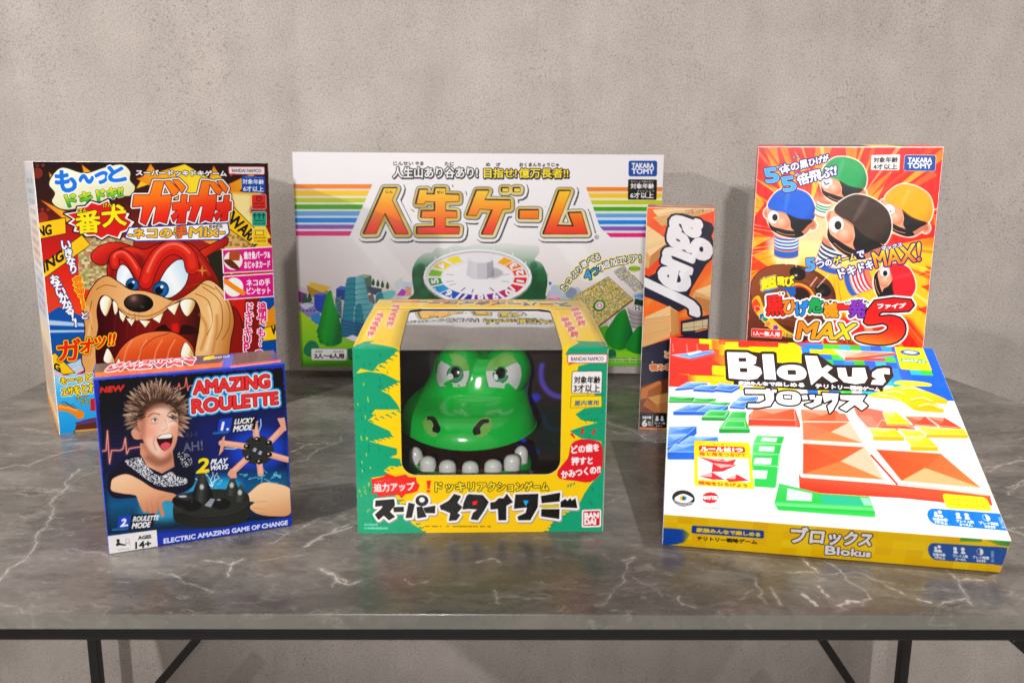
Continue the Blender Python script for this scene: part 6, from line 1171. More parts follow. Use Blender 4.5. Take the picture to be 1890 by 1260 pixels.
# ------------------------------------------------------------------ table
table = thing('table', 'grey marbled table with a thin black metal frame', 'table', (0, 1, -.735))
MB = marble_mat(); BLK = pmat('black_powder_coat', (.012, .0115, .012), .42)
def P3(x, y, z): return (x, y-1, z+.735)
TT = [(-.7255, .599), (.873, .6195), (.7085, 1.3875), (-.7245, 1.402)]
bm = bmesh.new(); T_TH = .0128
vs = [bm.verts.new(P3(x, y, 0)) for x, y in TT]; vb = [bm.verts.new(P3(x, y, -T_TH)) for x, y in TT]
bm.faces.new(vs); bm.faces.new(vb[::-1])
for i in range(4): bm.faces.new((vs[i], vb[i], vb[(i+1) % 4], vs[(i+1) % 4]))
bmesh.ops.bevel(bm, geom=bm.edges[:], offset=.0005, segments=2, profile=.5, affect='EDGES')
from_bm('tabletop', bm, MB, table)
def lit_edge_mat():  # greyer marble copy, with the front edge's extra light put into its colour
    m = MB.copy(); m.name = 'lit_marble_edge'; nt = m.node_tree; b = nt.nodes['Principled BSDF']; l = b.inputs['Base Color'].links[0].from_socket
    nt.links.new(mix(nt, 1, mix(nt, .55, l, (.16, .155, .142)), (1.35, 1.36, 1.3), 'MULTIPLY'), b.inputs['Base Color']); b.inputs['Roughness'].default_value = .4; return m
ebm = lit_edge_mat()
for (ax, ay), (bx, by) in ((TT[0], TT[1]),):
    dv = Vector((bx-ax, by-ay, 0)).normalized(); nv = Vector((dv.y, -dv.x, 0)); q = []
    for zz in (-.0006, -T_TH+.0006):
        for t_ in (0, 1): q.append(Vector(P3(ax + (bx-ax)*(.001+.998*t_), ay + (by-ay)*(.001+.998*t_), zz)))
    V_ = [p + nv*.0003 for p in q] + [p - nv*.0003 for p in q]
    add('lit_edge_strip', V_, [(0, 2, 3, 1), (4, 5, 7, 6), (0, 1, 5, 4), (2, 6, 7, 3), (0, 4, 6, 2), (1, 3, 7, 5)], ebm, table)
def bar(name, a, b, w, h, mat, parent, up=(0, 0, 1)):
    """a square tube from a to b"""
    a, b = Vector(a), Vector(b); d = (b-a).normalized(); u = Vector(up); s = d.cross(u).normalized(); u = s.cross(d).normalized()
    M4 = Matrix((( *s, 0), (*d, 0), (*u, 0), (0, 0, 0, 1))).transposed(); M4.translation = a
    return box(name, (-w/2, 0, -h/2), (w/2, (b-a).length, h/2), mat, parent, .0012, 2, M4)
ZR = -T_TH - .0001
def rail(p, q): bar('rail', P3(p[0], p[1], ZR-.0065), P3(q[0], q[1], ZR-.0065), .025, .013, BLK, table)
fy = lambda x: .6135 + .0205/1.6*(x+.7255) + .0045
rail((-.72, fy(-.72)), (.86, fy(.86))); rail((-.715, 1.385), (.70, 1.373)); rail((-.712, .632), (-.712, 1.371)); rail((.842, .655), (.702, 1.358))
legs = [unproj(185, 1300, y=1.384), unproj(1658, 1300, y=1.372)]
for p, (bx, by) in ((legs[0], (0, 0)), (legs[1], (0, 0))):
    bar('leg', P3(p[0], p[1], ZR-.0135), P3(p[0], p[1], -.735), .017, .017, BLK, table, (0, 1, 0))
for x, y in ((-.71, .632), (.845, .648)): bar('leg', P3(x, y, ZR-.0135), P3(x, y, -.735), .017, .017, BLK, table, (0, 1, 0))
for (p, q, r) in (((366, 1176), (200, 1370), 1.381), ((1515, 1176), (1647, 1374), 1.371)):
    A_, B_ = unproj(*p, y=r), unproj(*q, y=r); bar('brace', P3(*A_), P3(*B_), .014, .014, BLK, table, (0, 1, 0))
A_, B_ = np.array([.402, .636, -.03]), np.array([.835, .646, -.40]); bar('brace', P3(*A_), P3(*B_), .010, .010, BLK, table, (0, 1, 0))
STEEL = pmat('bolt_steel', (.4, .4, .4), .3, 1)
for px in (393, 1508):
    p = unproj(px, 1192, y=.632); bm = bmesh.new(); bmesh.ops.create_cone(bm, cap_ends=True, segments=20, radius1=.0042, radius2=.0054, depth=.003); bmesh.ops.translate(bm, verts=bm.verts, vec=P3(p[0], fy(p[0])+.004, ZR-.0145)); from_bm('bolt', bm, STEEL, table, False)

# ------------------------------------------------------------------ game boxes
CARD = pmat('white_carton', (.72, .70, .68), .6); KRAFT = pmat('grey_carton', (.36, .30, .25), .75)
def plain_art(name, w, h, base, draw=None, k=.35):
    a = Art(name, [(0, 0), (w*1000, 0), (w*1000, h*1000), (0, h*1000)], w, h, k=2 if draw else .3, base=base)
    if draw: draw(a)
    a.material(); return a
def carton(root, w, d, h, bev=.0009, mat=None): return box('carton', (0, 0, 0), (w, d, h), mat or CARD, root, bev)
def fFront(a, w, d, h, p): return Face(a, (0, 0, h), (1, 0, 0), (0, 0, -1), p)
def fTop(a, w, d, h, p): return Face(a, (0, d, h), (1, 0, 0), (0, -1, 0), p)
def fLeft(a, w, d, h, p): return Face(a, (0, d, h), (0, -1, 0), (0, 0, -1), p)
def fRight(a, w, d, h, p): return Face(a, (w, 0, h), (0, 1, 0), (0, 0, -1), p)

# life game: big flat white box at the back, standing on a low plinth behind the others
LX, LY, LZ, LYAW, LD = -.330982, 1.33, .021677, .043251, .055
pl = box('plinth', (-.19, 1.338, 0), (.10, 1.378, LZ), pmat('dark_plinth', (.03, .03, .03), .5)); pl['label'] = 'low dark plinth under the wide white board game box'; pl['category'] = 'plinth'
a = art_life(); a.material(.34, albedo=.84); w, h = LIFE_WH
root = thing('board_game_box', 'wide white box with rainbow stripes and orange Japanese title against the wall', 'game box', (LX, LY, LZ), (0, 0, LYAW))
carton(root, w, LD, h); f = fFront(a, w, LD, h, root); f.plate('front_panel')
B_ = crop(860, 260, .201058); C_ = crop(540, 440, .206311)
f.plate('maker_badge', rquad(B_(1490, 182, 1757, 182, 1754, 330, 1489, 330), .16), z=.0004); f.plate('age_badge', rquad(B_(1487, 356, 1752, 358, 1748, 545, 1484, 543), .06), z=.0004); f.plate('player_badge', rquad(C_(172, 985, 492, 988, 490, 1094, 174, 1090), .16), z=.0004)
t = fTop(plain_art('life_game_top_print', w, LD, '#f4f2f4'), w, LD, h, root); t.plate('top_panel')

# watchdog game
w, h = DOG_WH; d = .1977
a = art_dog(); a.material(.3)
root = thing('watchdog_game_box', 'tall red and yellow box with a snarling red dog beside the wall', 'game box', (-.564364, 1.040937, 0), (0, 0, .54609))
carton(root, w, d, h); f = fFront(a, w, d, h, root); f.plate('front_panel', rag=.0003)
D_ = crop(30, 270, .26455)
f.plate('maker_badge', rquad(D_(DOG_B0), .2), z=.0004); f.plate('age_badge', rquad(D_(DOG_B1), .1), z=.0004)
for n, q in (('time_badge', DOG_B2), ('player_badge', DOG_B3), ('battery_badge', DOG_B4)): f.plate(n, rquad(D_(q), .12), z=.0004)
f.plate('feature_panel', D_(DOG_P1), z=.0004, inset=.0003); f.plate('feature_panel', D_(DOG_P2), z=.0004, inset=.0003)
def side(a):
    W_, H_ = d*1000, h*1000
    a.fill(rect(0, 0, W_, H_*.62), ('lin', (0, 0), (0, H_*.62), [(0, '#cfc8c4'), (.5, '#e4e0de'), (1, '#d8d2d0')]))
    for q, c in (([20, 12, 180, 12, 180, 50, 20, 60], '#b8c4cc'), ([30, 80, 170, 70, 170, 120, 30, 130], '#e0c8b8'), ([20, 150, 180, 140, 180, 190, 20, 200], '#c8ccd8')): a.fill(np.array(q, float).reshape(-1, 2), c)
    scribble(a, [(25, 20), (175, 18), (175, 195), (25, 200)], 14, '#8c847e', .7, 3)
    a.fill(rect(0, H_*.62, W_, H_), '#e8d4b4'); a.fill(rect(0, H_*.7, W_, H_*.93), '#d8c0a8'); scribble(a, [(20, H_*.72), (175, H_*.72), (175, H_*.9), (20, H_*.9)], 6, '#a08a74', .8, 5); a.fill(rect(0, H_*.96, W_, H_), '#e8a850')
fLeft(plain_art('watchdog_side_print', d, h, '#e8e4e2', side), w, d, h, root).plate('side_panel')
def top(a):
    W_ = w*1000; a.fill(rect(0, 0, W_, d*1000), '#2a1410')
    for x in (40, 110, 190): a.fill(np.array([(x, 0), (x+50, 0), (x+30, 200), (x-10, 200)]), '#e0a020')
fRight(plain_art('watchdog_end_print', d, h, '#a81c14', side), w, d, h, root).plate('side_panel')
fTop(plain_art('watchdog_top_print', w, d, '#2a1410', top), w, d, h, root).plate('top_panel')

# shock roulette
w, h = ROU_WH; d = .0611
a = art_roulette(); a.material(.24, coat=.35)
root = thing('roulette_game_box', 'small blue square box with a screaming boy in front of the red dog box', 'game box', (-.350374, .70608, 0), (0, 0, .421251))
carton(root, w, d, h, .0012, pmat('blue_carton', '#2a48c0', .4)); f = fFront(a, w, d, h, root); f.plate('front_panel', rag=.0002); a2 = art_roulette_top(); a2.material(.18, coat=.5); fTop(a2, w, d, h, root).plate('top_panel')
R_ = crop(160, 630, 1/3)
f.plate('age_label', R_(112, 1080, 388, 1042, 395, 1140, 118, 1190), z=.0004)
f.plate('mode_label', R_(738, 430, 940, 430, 925, 498, 728, 500), z=.0004); f.plate('mode_label', R_(178, 970, 390, 965, 360, 1030, 165, 1038), z=.0004)

# tumbling blocks
w, h = JEN_WH; d = .08406
a = art_jenga(); a.material(.3)
root = thing('block_game_box', 'narrow upright orange box with a white word climbing up it', 'game box', (.16498, 1.084559, 0), (0, 0, -.171066))
carton(root, w, d, h); fFront(a, w, d, h, root).plate('front_panel', rag=.0003)
def top(a):
    a.fill(rect(0, 0, 90, 90), '#e8622c'); a.fill(np.array([(5, 20), (60, 5), (80, 30), (20, 50)]), '#f0cc98'); a.fill(np.array([(20, 55), (80, 35), (82, 70), (30, 80)]), '#e4b47c')
fTop(plain_art('block_top_print', w, d, '#e8622c', top), w, d, h, root).plate('top_panel')
fRight(plain_art('block_side_print', d, h, '#1e1a38'), w, d, h, root).plate('side_panel')

# pop-up pirates
w0, h0 = PIR_WH; d = .0991
yaw = -.255; sc = 1.02
pa = unproj(1399.5, 270.5, y=.98325*sc); pb_d = None
ray = unproj(1743, 271, y=1.0); o = np.array([0, 0, CAM_H]); rd = (ray-o)[:2]
# right corner: where the measured ray meets the front plane
t_ = np.linalg.solve(np.array([[rd[0], -math.cos(yaw)], [rd[1], -math.sin(yaw)]]), pa[:2])
w = t_[1]; h = float(pa[2])
PIR_T = (pa[0], pa[1])
a = art_pirate(); a.w, a.h = w, h; a.material(.3)
root = thing('pirate_game_box', 'tall red and yellow box with toy pirate heads in coloured caps', 'game box', (pa[0], pa[1], 0), (0, 0, yaw))
carton(root, w, d, h); f = fFront(a, w, d, h, root); f.plate('front_panel', rag=.0003)
P_ = crop(1360, 250, .21164); Q_ = crop(1360, 440, .21164)
f.plate('age_badge', rquad(P_(PIR_B1), .1), z=.0004); f.plate('maker_badge', rquad(P_(PIR_B2), .16), z=.0004); f.plate('player_badge', rquad(Q_(PIR_B3), .15), z=.0004)
def top(a):
    a.fill(rect(0, 0, 200, 100), '#d8443a'); a.fill(rect(30, 0, 120, 100), '#5a4a40'); a.fill(rect(120, 0, 150, 100), '#e8c05c'); a.fill(rect(150, 0, 165, 100), '#6a7a50')
ft = plain_art('pirate_top_print', w, d, '#d8443a', top)
# its tuck flap stands slightly open towards the back
e = .0042
add('top_flap', [(.001, .001, h+.0002), (w-.001, .001, h+.0002), (w-.001, d-.002, h+e), (.001, d-.002, h+e), (.001, .001, h-.0002), (w-.001, .001, h-.0002), (w-.001, d-.002, h+e-.0005), (.001, d-.002, h+e-.0005)], [(0, 1, 2, 3), (7, 6, 5, 4), (0, 4, 5, 1), (1, 5, 6, 2), (2, 6, 7, 3), (3, 7, 4, 0)], ft.mat, root, uvs=[(0, 0), (1, 0), (1, 1), (0, 1)]*2)

def psd(a):
    for i in range(12): a.fill(rect(i*9, 0, i*9+4, 400), '#c42016')
    a.fill(rect(18, 60, 82, 120), '#f4c41c'); a.text('MAX 5', rect(24, 72, 76, 106), '#d8241c', 1); scribble(a, [(15, 160), (85, 160), (85, 300), (15, 300)], 12, '#fbe0b0', .7, 9)
ps = plain_art('pirate_side_print', d, h, '#e0301c', psd); fRight(ps, w, d, h, root).plate('side_panel'); fLeft(ps, w, d, h, root).plate('side_panel')
# tile game leaning back against the pirate box
w, l = BLO_WH; h = .038; pt, yw = .382063, -.17986
a = art_blokus(); a.material(.26, albedo=.80, coat=.2); af = art_blokus_front(); af.material(.3)
root = thing('tile_game_box', 'square white box of red, green, blue and yellow tiles leaning back in front', 'game box', (.136948, .734165, .0002), (pt, 0, yw))
carton(root, w, l, h, .0008); f = fTop(a, w, l, h, root); f.plate('lid_panel'); fFront(af, w, l, h, root).plate('front_panel')
B_ = crop(1540, 610, .198413); D_ = crop(1530, 840, .190476); A_ = crop(1200, 610, .198456); C_ = crop(1200, 840, .190476)
f.plate('skill_badge', rquad(B_(BLO_B1), .08), z=.0004); f.plate('piece_badge', rquad(D_(BLO_B3), .25), z=.0004)
f.plate('rule_badge', rquad(np.vstack([A_(405, 1025), A_(920, 1045), C_(1000, 330), C_(425, 295)]), .06), z=.0004)
f.plate('maker_logo', burst(*C_(577, 412), 82*C_.s, 76*C_.s, 12, .68, jit=0), z=.0004); f.plate('eye_logo', ell(*C_(320, 418), 110*C_.s, 78*C_.s, 8), z=.0004)
def sidep(a):
    W_, H_ = l*1000, h*1000; a.fill(rect(0, 0, W_, H_), '#1c9c54'); a.fill(rect(W_*.8, 0, W_, H_), '#1c60b8'); a.fill(rect(0, 0, W_*.3, H_), '#e0b020'); a.fill(rect(W_*.45, 0, W_*.6, H_*.5), '#7ab82c')
ts = plain_art('tile_game_side_print', l, h, '#1c9c54', sidep); fLeft(ts, w, l, h, root).plate('side_panel'); fRight(ts, w, l, h, root).plate('side_panel')

# ------------------------------------------------------------------ crocodile game: a carton with a clear window and the toy inside
CX, CY, CYAW = -.141546, .754134, .039564; w, h = CRO_WH; D = .2195
croot = thing('crocodile_game_box', 'green and yellow box with a clear window onto a crocodile toy', 'game box', (CX, CY, 0), (0, 0, CYAW))
MC = Matrix.Translation((CX, CY, 0)) @ Matrix.Rotation(CYAW, 4, 'Z'); MCi = MC.inverted()
def cl(px, py, dep):
    """local point of the crocodile box on the measured ray at a given depth behind its front"""
    o = MCi @ Vector((0, 0, CAM_H)); q = MCi @ Vector(unproj(px, py, y=1.0)); dd = q-o
    return o + dd*((dep-o.y)/dd.y)
def zr(y): return .1746 + .1105*y - .285*y*y
ac = art_croc(); ac.material(.3); INNER = pmat('shaded_inner_card', (.030, .022, .020), .55)  # inner side: grey card with the shade inside the box put into its colour
xl, xr = cl(739.5, 760, 0).x, cl(1036, 760, 0).x; zb = cl(888, 876, 0).z
rad = .0135
pts = [(0, 0), (w, 0), (w, h), (xr, h)] + [(xr-rad+rad*math.cos(t), zb+rad-rad*math.sin(t)) for t in np.linspace(0, PI/2, 9)] + [(xl+rad-rad*math.sin(t), zb+rad-rad*math.cos(t)) for t in np.linspace(0, PI/2, 9)] + [(xl, h), (0, h)]
def sheet(name, P, mat, parent, uvs, th, inner=INNER, n=Vector((0, 1, 0))):
    """a flat cut-out card: outer face with the print, inner face in the inner material, cut edge of bare card"""
    N = len(P); V = [Vector(p) for p in P] + [Vector(p) + n*th for p in P]
    faces = [tuple(range(N)), tuple(range(2*N-1, N-1, -1))] + [((i+1) % N, i, N+i, N+(i+1) % N) for i in range(N)]
    o = add(name, V, faces, mat, parent, uvs=uvs*2); o.data.materials.append(inner); o.data.materials.append(CARD)
    for i, p in enumerate(o.data.polygons): p.material_index = 0 if i == 0 else (1 if i == 1 else 2)
    return o
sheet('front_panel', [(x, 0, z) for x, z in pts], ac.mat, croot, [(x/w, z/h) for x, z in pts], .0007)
fc = Face(ac, (0, 0, h), (1, 0, 0), (0, 0, -1), croot)
A_, B_ = crop(630, 540, .269841), crop(630, 760, .269841)
fc.plate('publisher_badge', rquad(A_(CRO_B0), .2), z=.0003); fc.plate('age_badge', rquad(A_(CRO_B1), .1), z=.0003); fc.plate('indoor_badge', rquad(A_(CRO_B2), .12), z=.0003); fc.plate('maker_badge', rquad(B_(CRO_B3), .12), z=.0003)
# arched roof with the window running into it
RQ = [(700, 553.5), (1075, 559), (1123, 642.5), (650, 644)]
ar = Art('crocodile_roof_print', RQ, w, D, base='#fbd414', k=1.8)
A_ = crop(630, 540, .269841); rg = '#16a47a'
ar.fill(A_(60, 400, 80, 375, 160, 345, 240, 340, 200, 355, 300, 365, 390, 380, 390, 400), rg); ar.fill(A_(1500, 420, 1560, 385, 1640, 350, 1620, 340, 1800, 345, 1840, 390), rg)
ar.fill(A_(300, 30, 480, 36, 520, 52, 420, 56, 280, 58), rg, .6); ar.fill(A_(1290, 52, 1380, 44, 1600, 52, 1640, 80, 1400, 80, 1300, 84), rg, .8); ar.fill(A_(480, 38, 900, 40, 880, 70, 500, 60), '#f4b04c', .6, 1)
for p0, p1, n, sz in ((A_(385, 118), A_(345, 240), 5, 11), (A_(270, 180), A_(205, 300), 5, 11), (A_(1615, 155), A_(1655, 240), 4, 11), (A_(1550, 220), A_(1610, 305), 4, 11)):
    for i in range(n):
        c = p0 + (p1-p0)*i/(n-1); ar.fill(ell(*c, sz*.78, sz*.62), '#fbeee0', .9); ar.text('噛歯痛鰐押'[i % 5], rect(c[0]-sz*.6, c[1]-sz*.42, c[0]+sz*.6, c[1]+sz*.42), '#e0303c', .25)
ar.text('スーパーイタイワニー', A_(1600, 128, 480, 90, 560, 66, 1560, 100), '#1c1812', 1.0, [(2, '#f4f0ea')]); ar.text('ドッキリアクション', A_(1200, 90, 720, 76, 740, 62, 1200, 76), '#e8b020', .4, [(1, '#3c2c10')]); ar.fill(A_(350, 66, 560, 68, 560, 84, 350, 80), '#e84038', .7)
ar.material(.26, coat=.2)
def roof_pt(x, y): return (x, y, zr(y))
NY = 26; ys = [D*i/NY for i in range(NY+1)]
hq = ar.m([(762, 573.5), (1021.5, 581)]); yw_ = [D*(1 - q[1]/ar.Hh) for q in hq]; xw_ = [w*q[0]/ar.W for q in hq]
YW = sum(yw_)/2
def win_x(y):
    r = .012; e = max(0, y-(YW-r)); c = r - math.sqrt(max(r*r-e*e, 0)) if e > 0 else 0
    f_ = y/YW; return xl + (xw_[0]-xl)*f_ + c, xr + (xw_[1]-xr)*f_ - c
V, F, UV = [], [], []
def strip(xa, xb, y0, y1, n):
    base = len(V)
    for i in range(n+1):
        y = y0 + (y1-y0)*i/n
        for k in range(5):
            x = xa(y) + (xb(y)-xa(y))*k/4; V.append(roof_pt(x, y)); UV.append((x/w, y/D))
    for i in range(n):
        for k in range(4): b0 = base + i*5 + k; F.append((b0, b0+1, b0+6, b0+5))
strip(lambda y: 0, lambda y: win_x(y)[0], 0, YW, 22); strip(lambda y: win_x(y)[1], lambda y: w, 0, YW, 22); strip(lambda y: 0, lambda y: w, YW, D, 8)
ro = add('roof_panel', V, F, ar.mat, croot, True, UV); ro.data.materials.append(INNER); ro.data.materials.append(CARD)
md = ro.modifiers.new('thickness', 'SOLIDIFY'); md.thickness = .0007; md.offset = -1; md.material_offset = 1; md.material_offset_rim = 2
SG = pmat('green_print', '#1a9c78', .35)
prof = [(0, .0)] + [(D, 0)] + [(y, zr(y)) for y in ys[::-1]]
for x, sgn in ((0, 1), (w, -1)):
    P = [(x, y, z) for y, z in prof]
    if sgn < 0: P = P[::-1]
    sheet('side_panel', P[::-1], SG, croot, [(0, 0)]*len(P), .0007, n=Vector((sgn, 0, 0)))
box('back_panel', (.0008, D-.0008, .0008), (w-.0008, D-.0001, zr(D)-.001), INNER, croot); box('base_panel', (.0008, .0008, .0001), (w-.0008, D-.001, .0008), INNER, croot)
def painted_glints(a):  # coloured reflections of the window film, painted as arcs on an added card
    W_, H_ = w*1000, .17*1000
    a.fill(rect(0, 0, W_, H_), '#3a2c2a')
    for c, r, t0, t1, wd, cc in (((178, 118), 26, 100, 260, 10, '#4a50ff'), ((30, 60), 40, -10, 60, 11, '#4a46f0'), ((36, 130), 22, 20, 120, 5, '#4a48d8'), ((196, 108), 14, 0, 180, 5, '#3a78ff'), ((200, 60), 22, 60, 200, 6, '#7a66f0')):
        a.line(ell(c[0], c[1], r, r*1.2, n=20, a0=t0, a1=t1), wd, cc, .95, 1)
    a.fill(rect(170, 96, 205, 150), '#12302a', .8, 3); a.fill(ell(40, 140, 22, 10), '#c88c18', .7, 3)
ab = plain_art('painted_glint_print', w-.004, .17, '#3a2c2a', painted_glints, k=1)
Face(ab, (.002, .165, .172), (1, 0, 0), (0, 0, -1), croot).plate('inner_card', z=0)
# clear film: one bent sheet behind the front and under the roof
def film(name, sc, st, mul):
    fm = bpy.data.materials.new(name); fm.use_nodes = True; nt = fm.node_tree; nt.nodes.remove(nt.nodes['Principled BSDF']); out = nt.nodes['Material Output']
    tr = nt.nodes.new('ShaderNodeBsdfTransparent'); tr.inputs[0].default_value = (.985, .985, .985, 1); gl = nt.nodes.new('ShaderNodeBsdfGlossy'); gl.inputs['Roughness'].default_value = .035; gl.inputs[0].default_value = (1, 1, 1, 1)
    fr = nt.nodes.new('ShaderNodeFresnel'); fr.inputs[0].default_value = 1.55; mx = nt.nodes.new('ShaderNodeMixShader'); v_ = nt.nodes.new('ShaderNodeTexCoord').outputs['Object']
    bp = nt.nodes.new('ShaderNodeBump'); bp.inputs['Strength'].default_value = st; bp.inputs['Distance'].default_value = .004; nt.links.new(noise(nt, v_, sc, 2, .4, .9), bp.inputs['Height'])
    nt.links.new(bp.outputs[0], gl.inputs['Normal']); nt.links.new(bp.outputs[0], fr.inputs['Normal']); nt.links.new(math_(nt, 'MULTIPLY', fr.outputs[0], mul), mx.inputs[0]); nt.links.new(tr.outputs[0], mx.inputs[1]); nt.links.new(gl.outputs[0], mx.inputs[2]); nt.links.new(mx.outputs[0], out.inputs[0])
    return fm
fm = film('clear_film', 20, 1.0, 1.15); fm_roof = film('clear_film_roof', 8.5, .42, 2.3)
x0, x1 = xl-.006, xr+.006; V, F = [], []
prof2 = [(.0012, zb-.005 + (h-.0045-zb+.005)*i/8) for i in range(8)]; prof2 += [(.0012 + (y)*(YW+.006)/1, zr(y*(YW+.006)) - .0016) for y in np.linspace(.0, 1, 18)]
for y, z in prof2:
    for k in range(9): V.append((x0 + (x1-x0)*k/8, y, z))
for i in range(len(prof2)-1):
    for k in range(8): b0 = i*9+k; F.append((b0, b0+1, b0+10, b0+9))
wf = add('window_film', V, F, fm, croot, False); wf.data.materials.append(fm_roof)
for p_ in wf.data.polygons: p_.material_index = 1 if p_.index >= 8*8 else 0

# the crocodile toy
GREEN = pmat('green_plastic', (.002, .63, .062), .18, coat=.5, spec=.6)
GREEN.node_tree.nodes['Principled BSDF'].inputs['Subsurface Weight'].default_value = 0
toy = thing('crocodile_toy', 'glossy green crocodile head with white teeth behind the clear window', 'toy', tuple(MC @ Vector((.112, .1, .0008))), (0, 0, CYAW))
Mt = Matrix.Translation(MC @ Vector((.112, .1, .0008))) @ Matrix.Rotation(CYAW, 4, 'Z'); off = Vector((.112, .1, .0008))
def tl(px, py, dep): return cl(px, py, dep) - off
def ellipsoid(bm, c, r, rot=(0, 0, 0), seg=32):
    q = bmesh.ops.create_uvsphere(bm, u_segments=seg, v_segments=seg//2, radius=1)
    from mathutils import Euler
    R = Euler(rot).to_matrix()
    for v in q['verts']: v.co = R @ Vector((v.co.x*r[0], v.co.y*r[1], v.co.z*r[2])) + Vector(c)
def remesh(bm, voxel, smooth, cut=None):
    me = bpy.data.meshes.new('tmp'); bm.to_mesh(me); bm.free(); o = bpy.data.objects.new('tmp', me); COL.objects.link(o)
    r = o.modifiers.new('r', 'REMESH'); r.mode = 'VOXEL'; r.voxel_size = voxel
    s_ = o.modifiers.new('s', 'SMOOTH'); s_.factor = .5; s_.iterations = smooth
    me2 = bpy.data.meshes.new_from_object(o.evaluated_get(bpy.context.evaluated_depsgraph_get())); bpy.data.objects.remove(o); return me2
def ppm(dep): return CAM_F/((MC @ Vector((.11, dep, .1))).y)     # pixels per metre at a depth
def pt_ell(bm, px, py, dep, rx, rz, ry, rot=(0, 0, 0)):
    s_ = ppm(dep); ellipsoid(bm, tl(px, py, dep), (rx/s_, ry, rz/s_), rot)
bm = bmesh.new()
# stacked horizontal sections: picture row, left and right outline, depth of the foremost point
ROWS = [(663, 826, 962, .105), (668, 818, 968, .096), (680, 807, 976, .088), (694, 801, 978, .085), (714, 796, 978, .083), (730, 789, 977, .080), (742, 782, 975, .077), (752, 768, 973, .064), (763, 757, 974, .048), (774, 748, 977, .037), (788, 742, 981, .029), (802, 739, 986, .025), (816, 738, 989, .0225), (832, 739, 990, .022), (850, 743, 988, .024)]
RY = np.linspace(663, 850, 40); RC = np.array(ROWS, float)
def smooth_rows(k):
    v = np.interp(RY, RC[:, 0], RC[:, k]); v = np.convolve(np.pad(v, 2, mode='edge'), np.ones(5)/5, 'valid'); return v
XL, XR, YF = smooth_rows(1), smooth_rows(2), smooth_rows(3)
NT = 56; rings = []
for r, (py, a_, b_, yf) in enumerate(zip(RY, XL, XR, YF)):
    ys_ = yf + .062; z_ = cl(870, py, yf).z; pl_, pr_ = cl(a_, py, ys_).x, cl(b_, py, ys_).x
    if r: z_ = min(z_, rings[-1][0].co.z + off.z - .0006)
    ring = []
    for t in np.linspace(0, 2*PI, NT, endpoint=False):
        sn = math.sin(t); x_ = (pl_+pr_)/2 + (pr_-pl_)/2*math.cos(t); y_ = ys_ - (ys_-yf)*abs(sn)**.85 if sn > 0 else ys_ + .045*abs(sn)
        ring.append(bm.verts.new((x_-off.x, y_-off.y, z_-off.z)))
    rings.append(ring)
bm.faces.new(rings[0]); bm.faces.new(rings[-1][::-1])
for a_, b_ in zip(rings, rings[1:]):
    for i in range(NT): bm.faces.new((a_[i], b_[i], b_[(i+1) % NT], a_[(i+1) % NT]))
bmesh.ops.recalc_face_normals(bm, faces=bm.faces[:])
pt_ell(bm, 849, 679, .122, 46, 50, .040); pt_ell(bm, 936, 681, .122, 46, 49, .040)   # brows
pt_ell(bm, 893, 682, .126, 50, 30, .036)
pt_ell(bm, 797, 788, .066, 36, 38, .034); pt_ell(bm, 897, 788, .064, 36, 38, .034)   # nostril swellings
for i, y in enumerate((724, 733, 742, 751)): pt_ell(bm, 878, y, .102-.006*i, 62+5*i, 3.6, .026)     # wrinkles on the bridge
me = remesh(bm, .0015, 5)
# cut the underside of the upper jaw to a shallow arc
bm = bmesh.new(); bm.from_mesh(me)
zc = tl(866, 830, .025).z
for v in bm.verts:
    lim = zc + .0085*((v.co.x - tl(866, 838, .03).x)/.062)**2
    if v.co.z < lim: v.co.z = lim - .0006*(lim - v.co.z)/.01
bmesh.ops.recalc_face_normals(bm, faces=bm.faces[:])
bvh_me = bpy.data.meshes.new('upper_jaw'); bm.to_mesh(bvh_me); bvh = BVHTree.FromBMesh(bm); bm.free()
bvh_me.polygons.foreach_set('use_smooth', [True]*len(bvh_me.polygons)); bvh_me.materials.append(GREEN)
uj = bpy.data.objects.new('upper_jaw', bvh_me); COL.objects.link(uj); uj.parent = toy
camL = Mt.inverted() @ Vector((0, 0, CAM_H))
def on_skin(px, py, off_):
    tgt = tl(px, py, .1); dr = (tgt-camL).normalized(); hit, nrm, _, _ = bvh.ray_cast(camL, dr)
    if hit is None: hit, nrm, _, _ = bvh.find_nearest(tgt); 
    return hit + nrm*off_ if nrm.dot(dr) < 0 else hit - nrm*off_
def decal(name, P, off_, mat, parent=None, rings=6):
    """a thin print lying on the toy's skin, shaped like the star-convex outline P"""
    P = np.asarray(P, float); c = P.mean(0); N = len(P); V = [on_skin(*c, off_)]; F = []
    for r in range(1, rings+1):
        for p in P: V.append(on_skin(*(c + (p-c)*r/rings), off_))
    for i in range(N): F.append((0, 1+(i+1) % N, 1+i))
    for r in range(rings-1):
        for i in range(N): a0, b0 = 1+r*N+i, 1+r*N+(i+1) % N; F.append((a0, b0, b0+N, a0+N))
    o = add(name, V, F, mat, parent or toy, True)
    bm = bmesh.new(); bm.from_mesh(o.data)
    bmesh.ops.recalc_face_normals(bm, faces=bm.faces[:]); bm.to_mesh(o.data); bm.free(); return o
K = crop(720, 620, .214286)
EW = pmat('eye_white', (.78, .79, .80), .2, coat=.4); LID = pmat('pale_green_print', (.23, .56, .10), .22, coat=.4); IR = pmat('iris_green', (.07, .36, .16), .2); DKG = pmat('dark_green_line', (.01, .10, .03), .3); PUP = pmat('black_print', (.008, .008, .01), .2); WHT = pmat('white_print', (.85, .86, .86), .2)
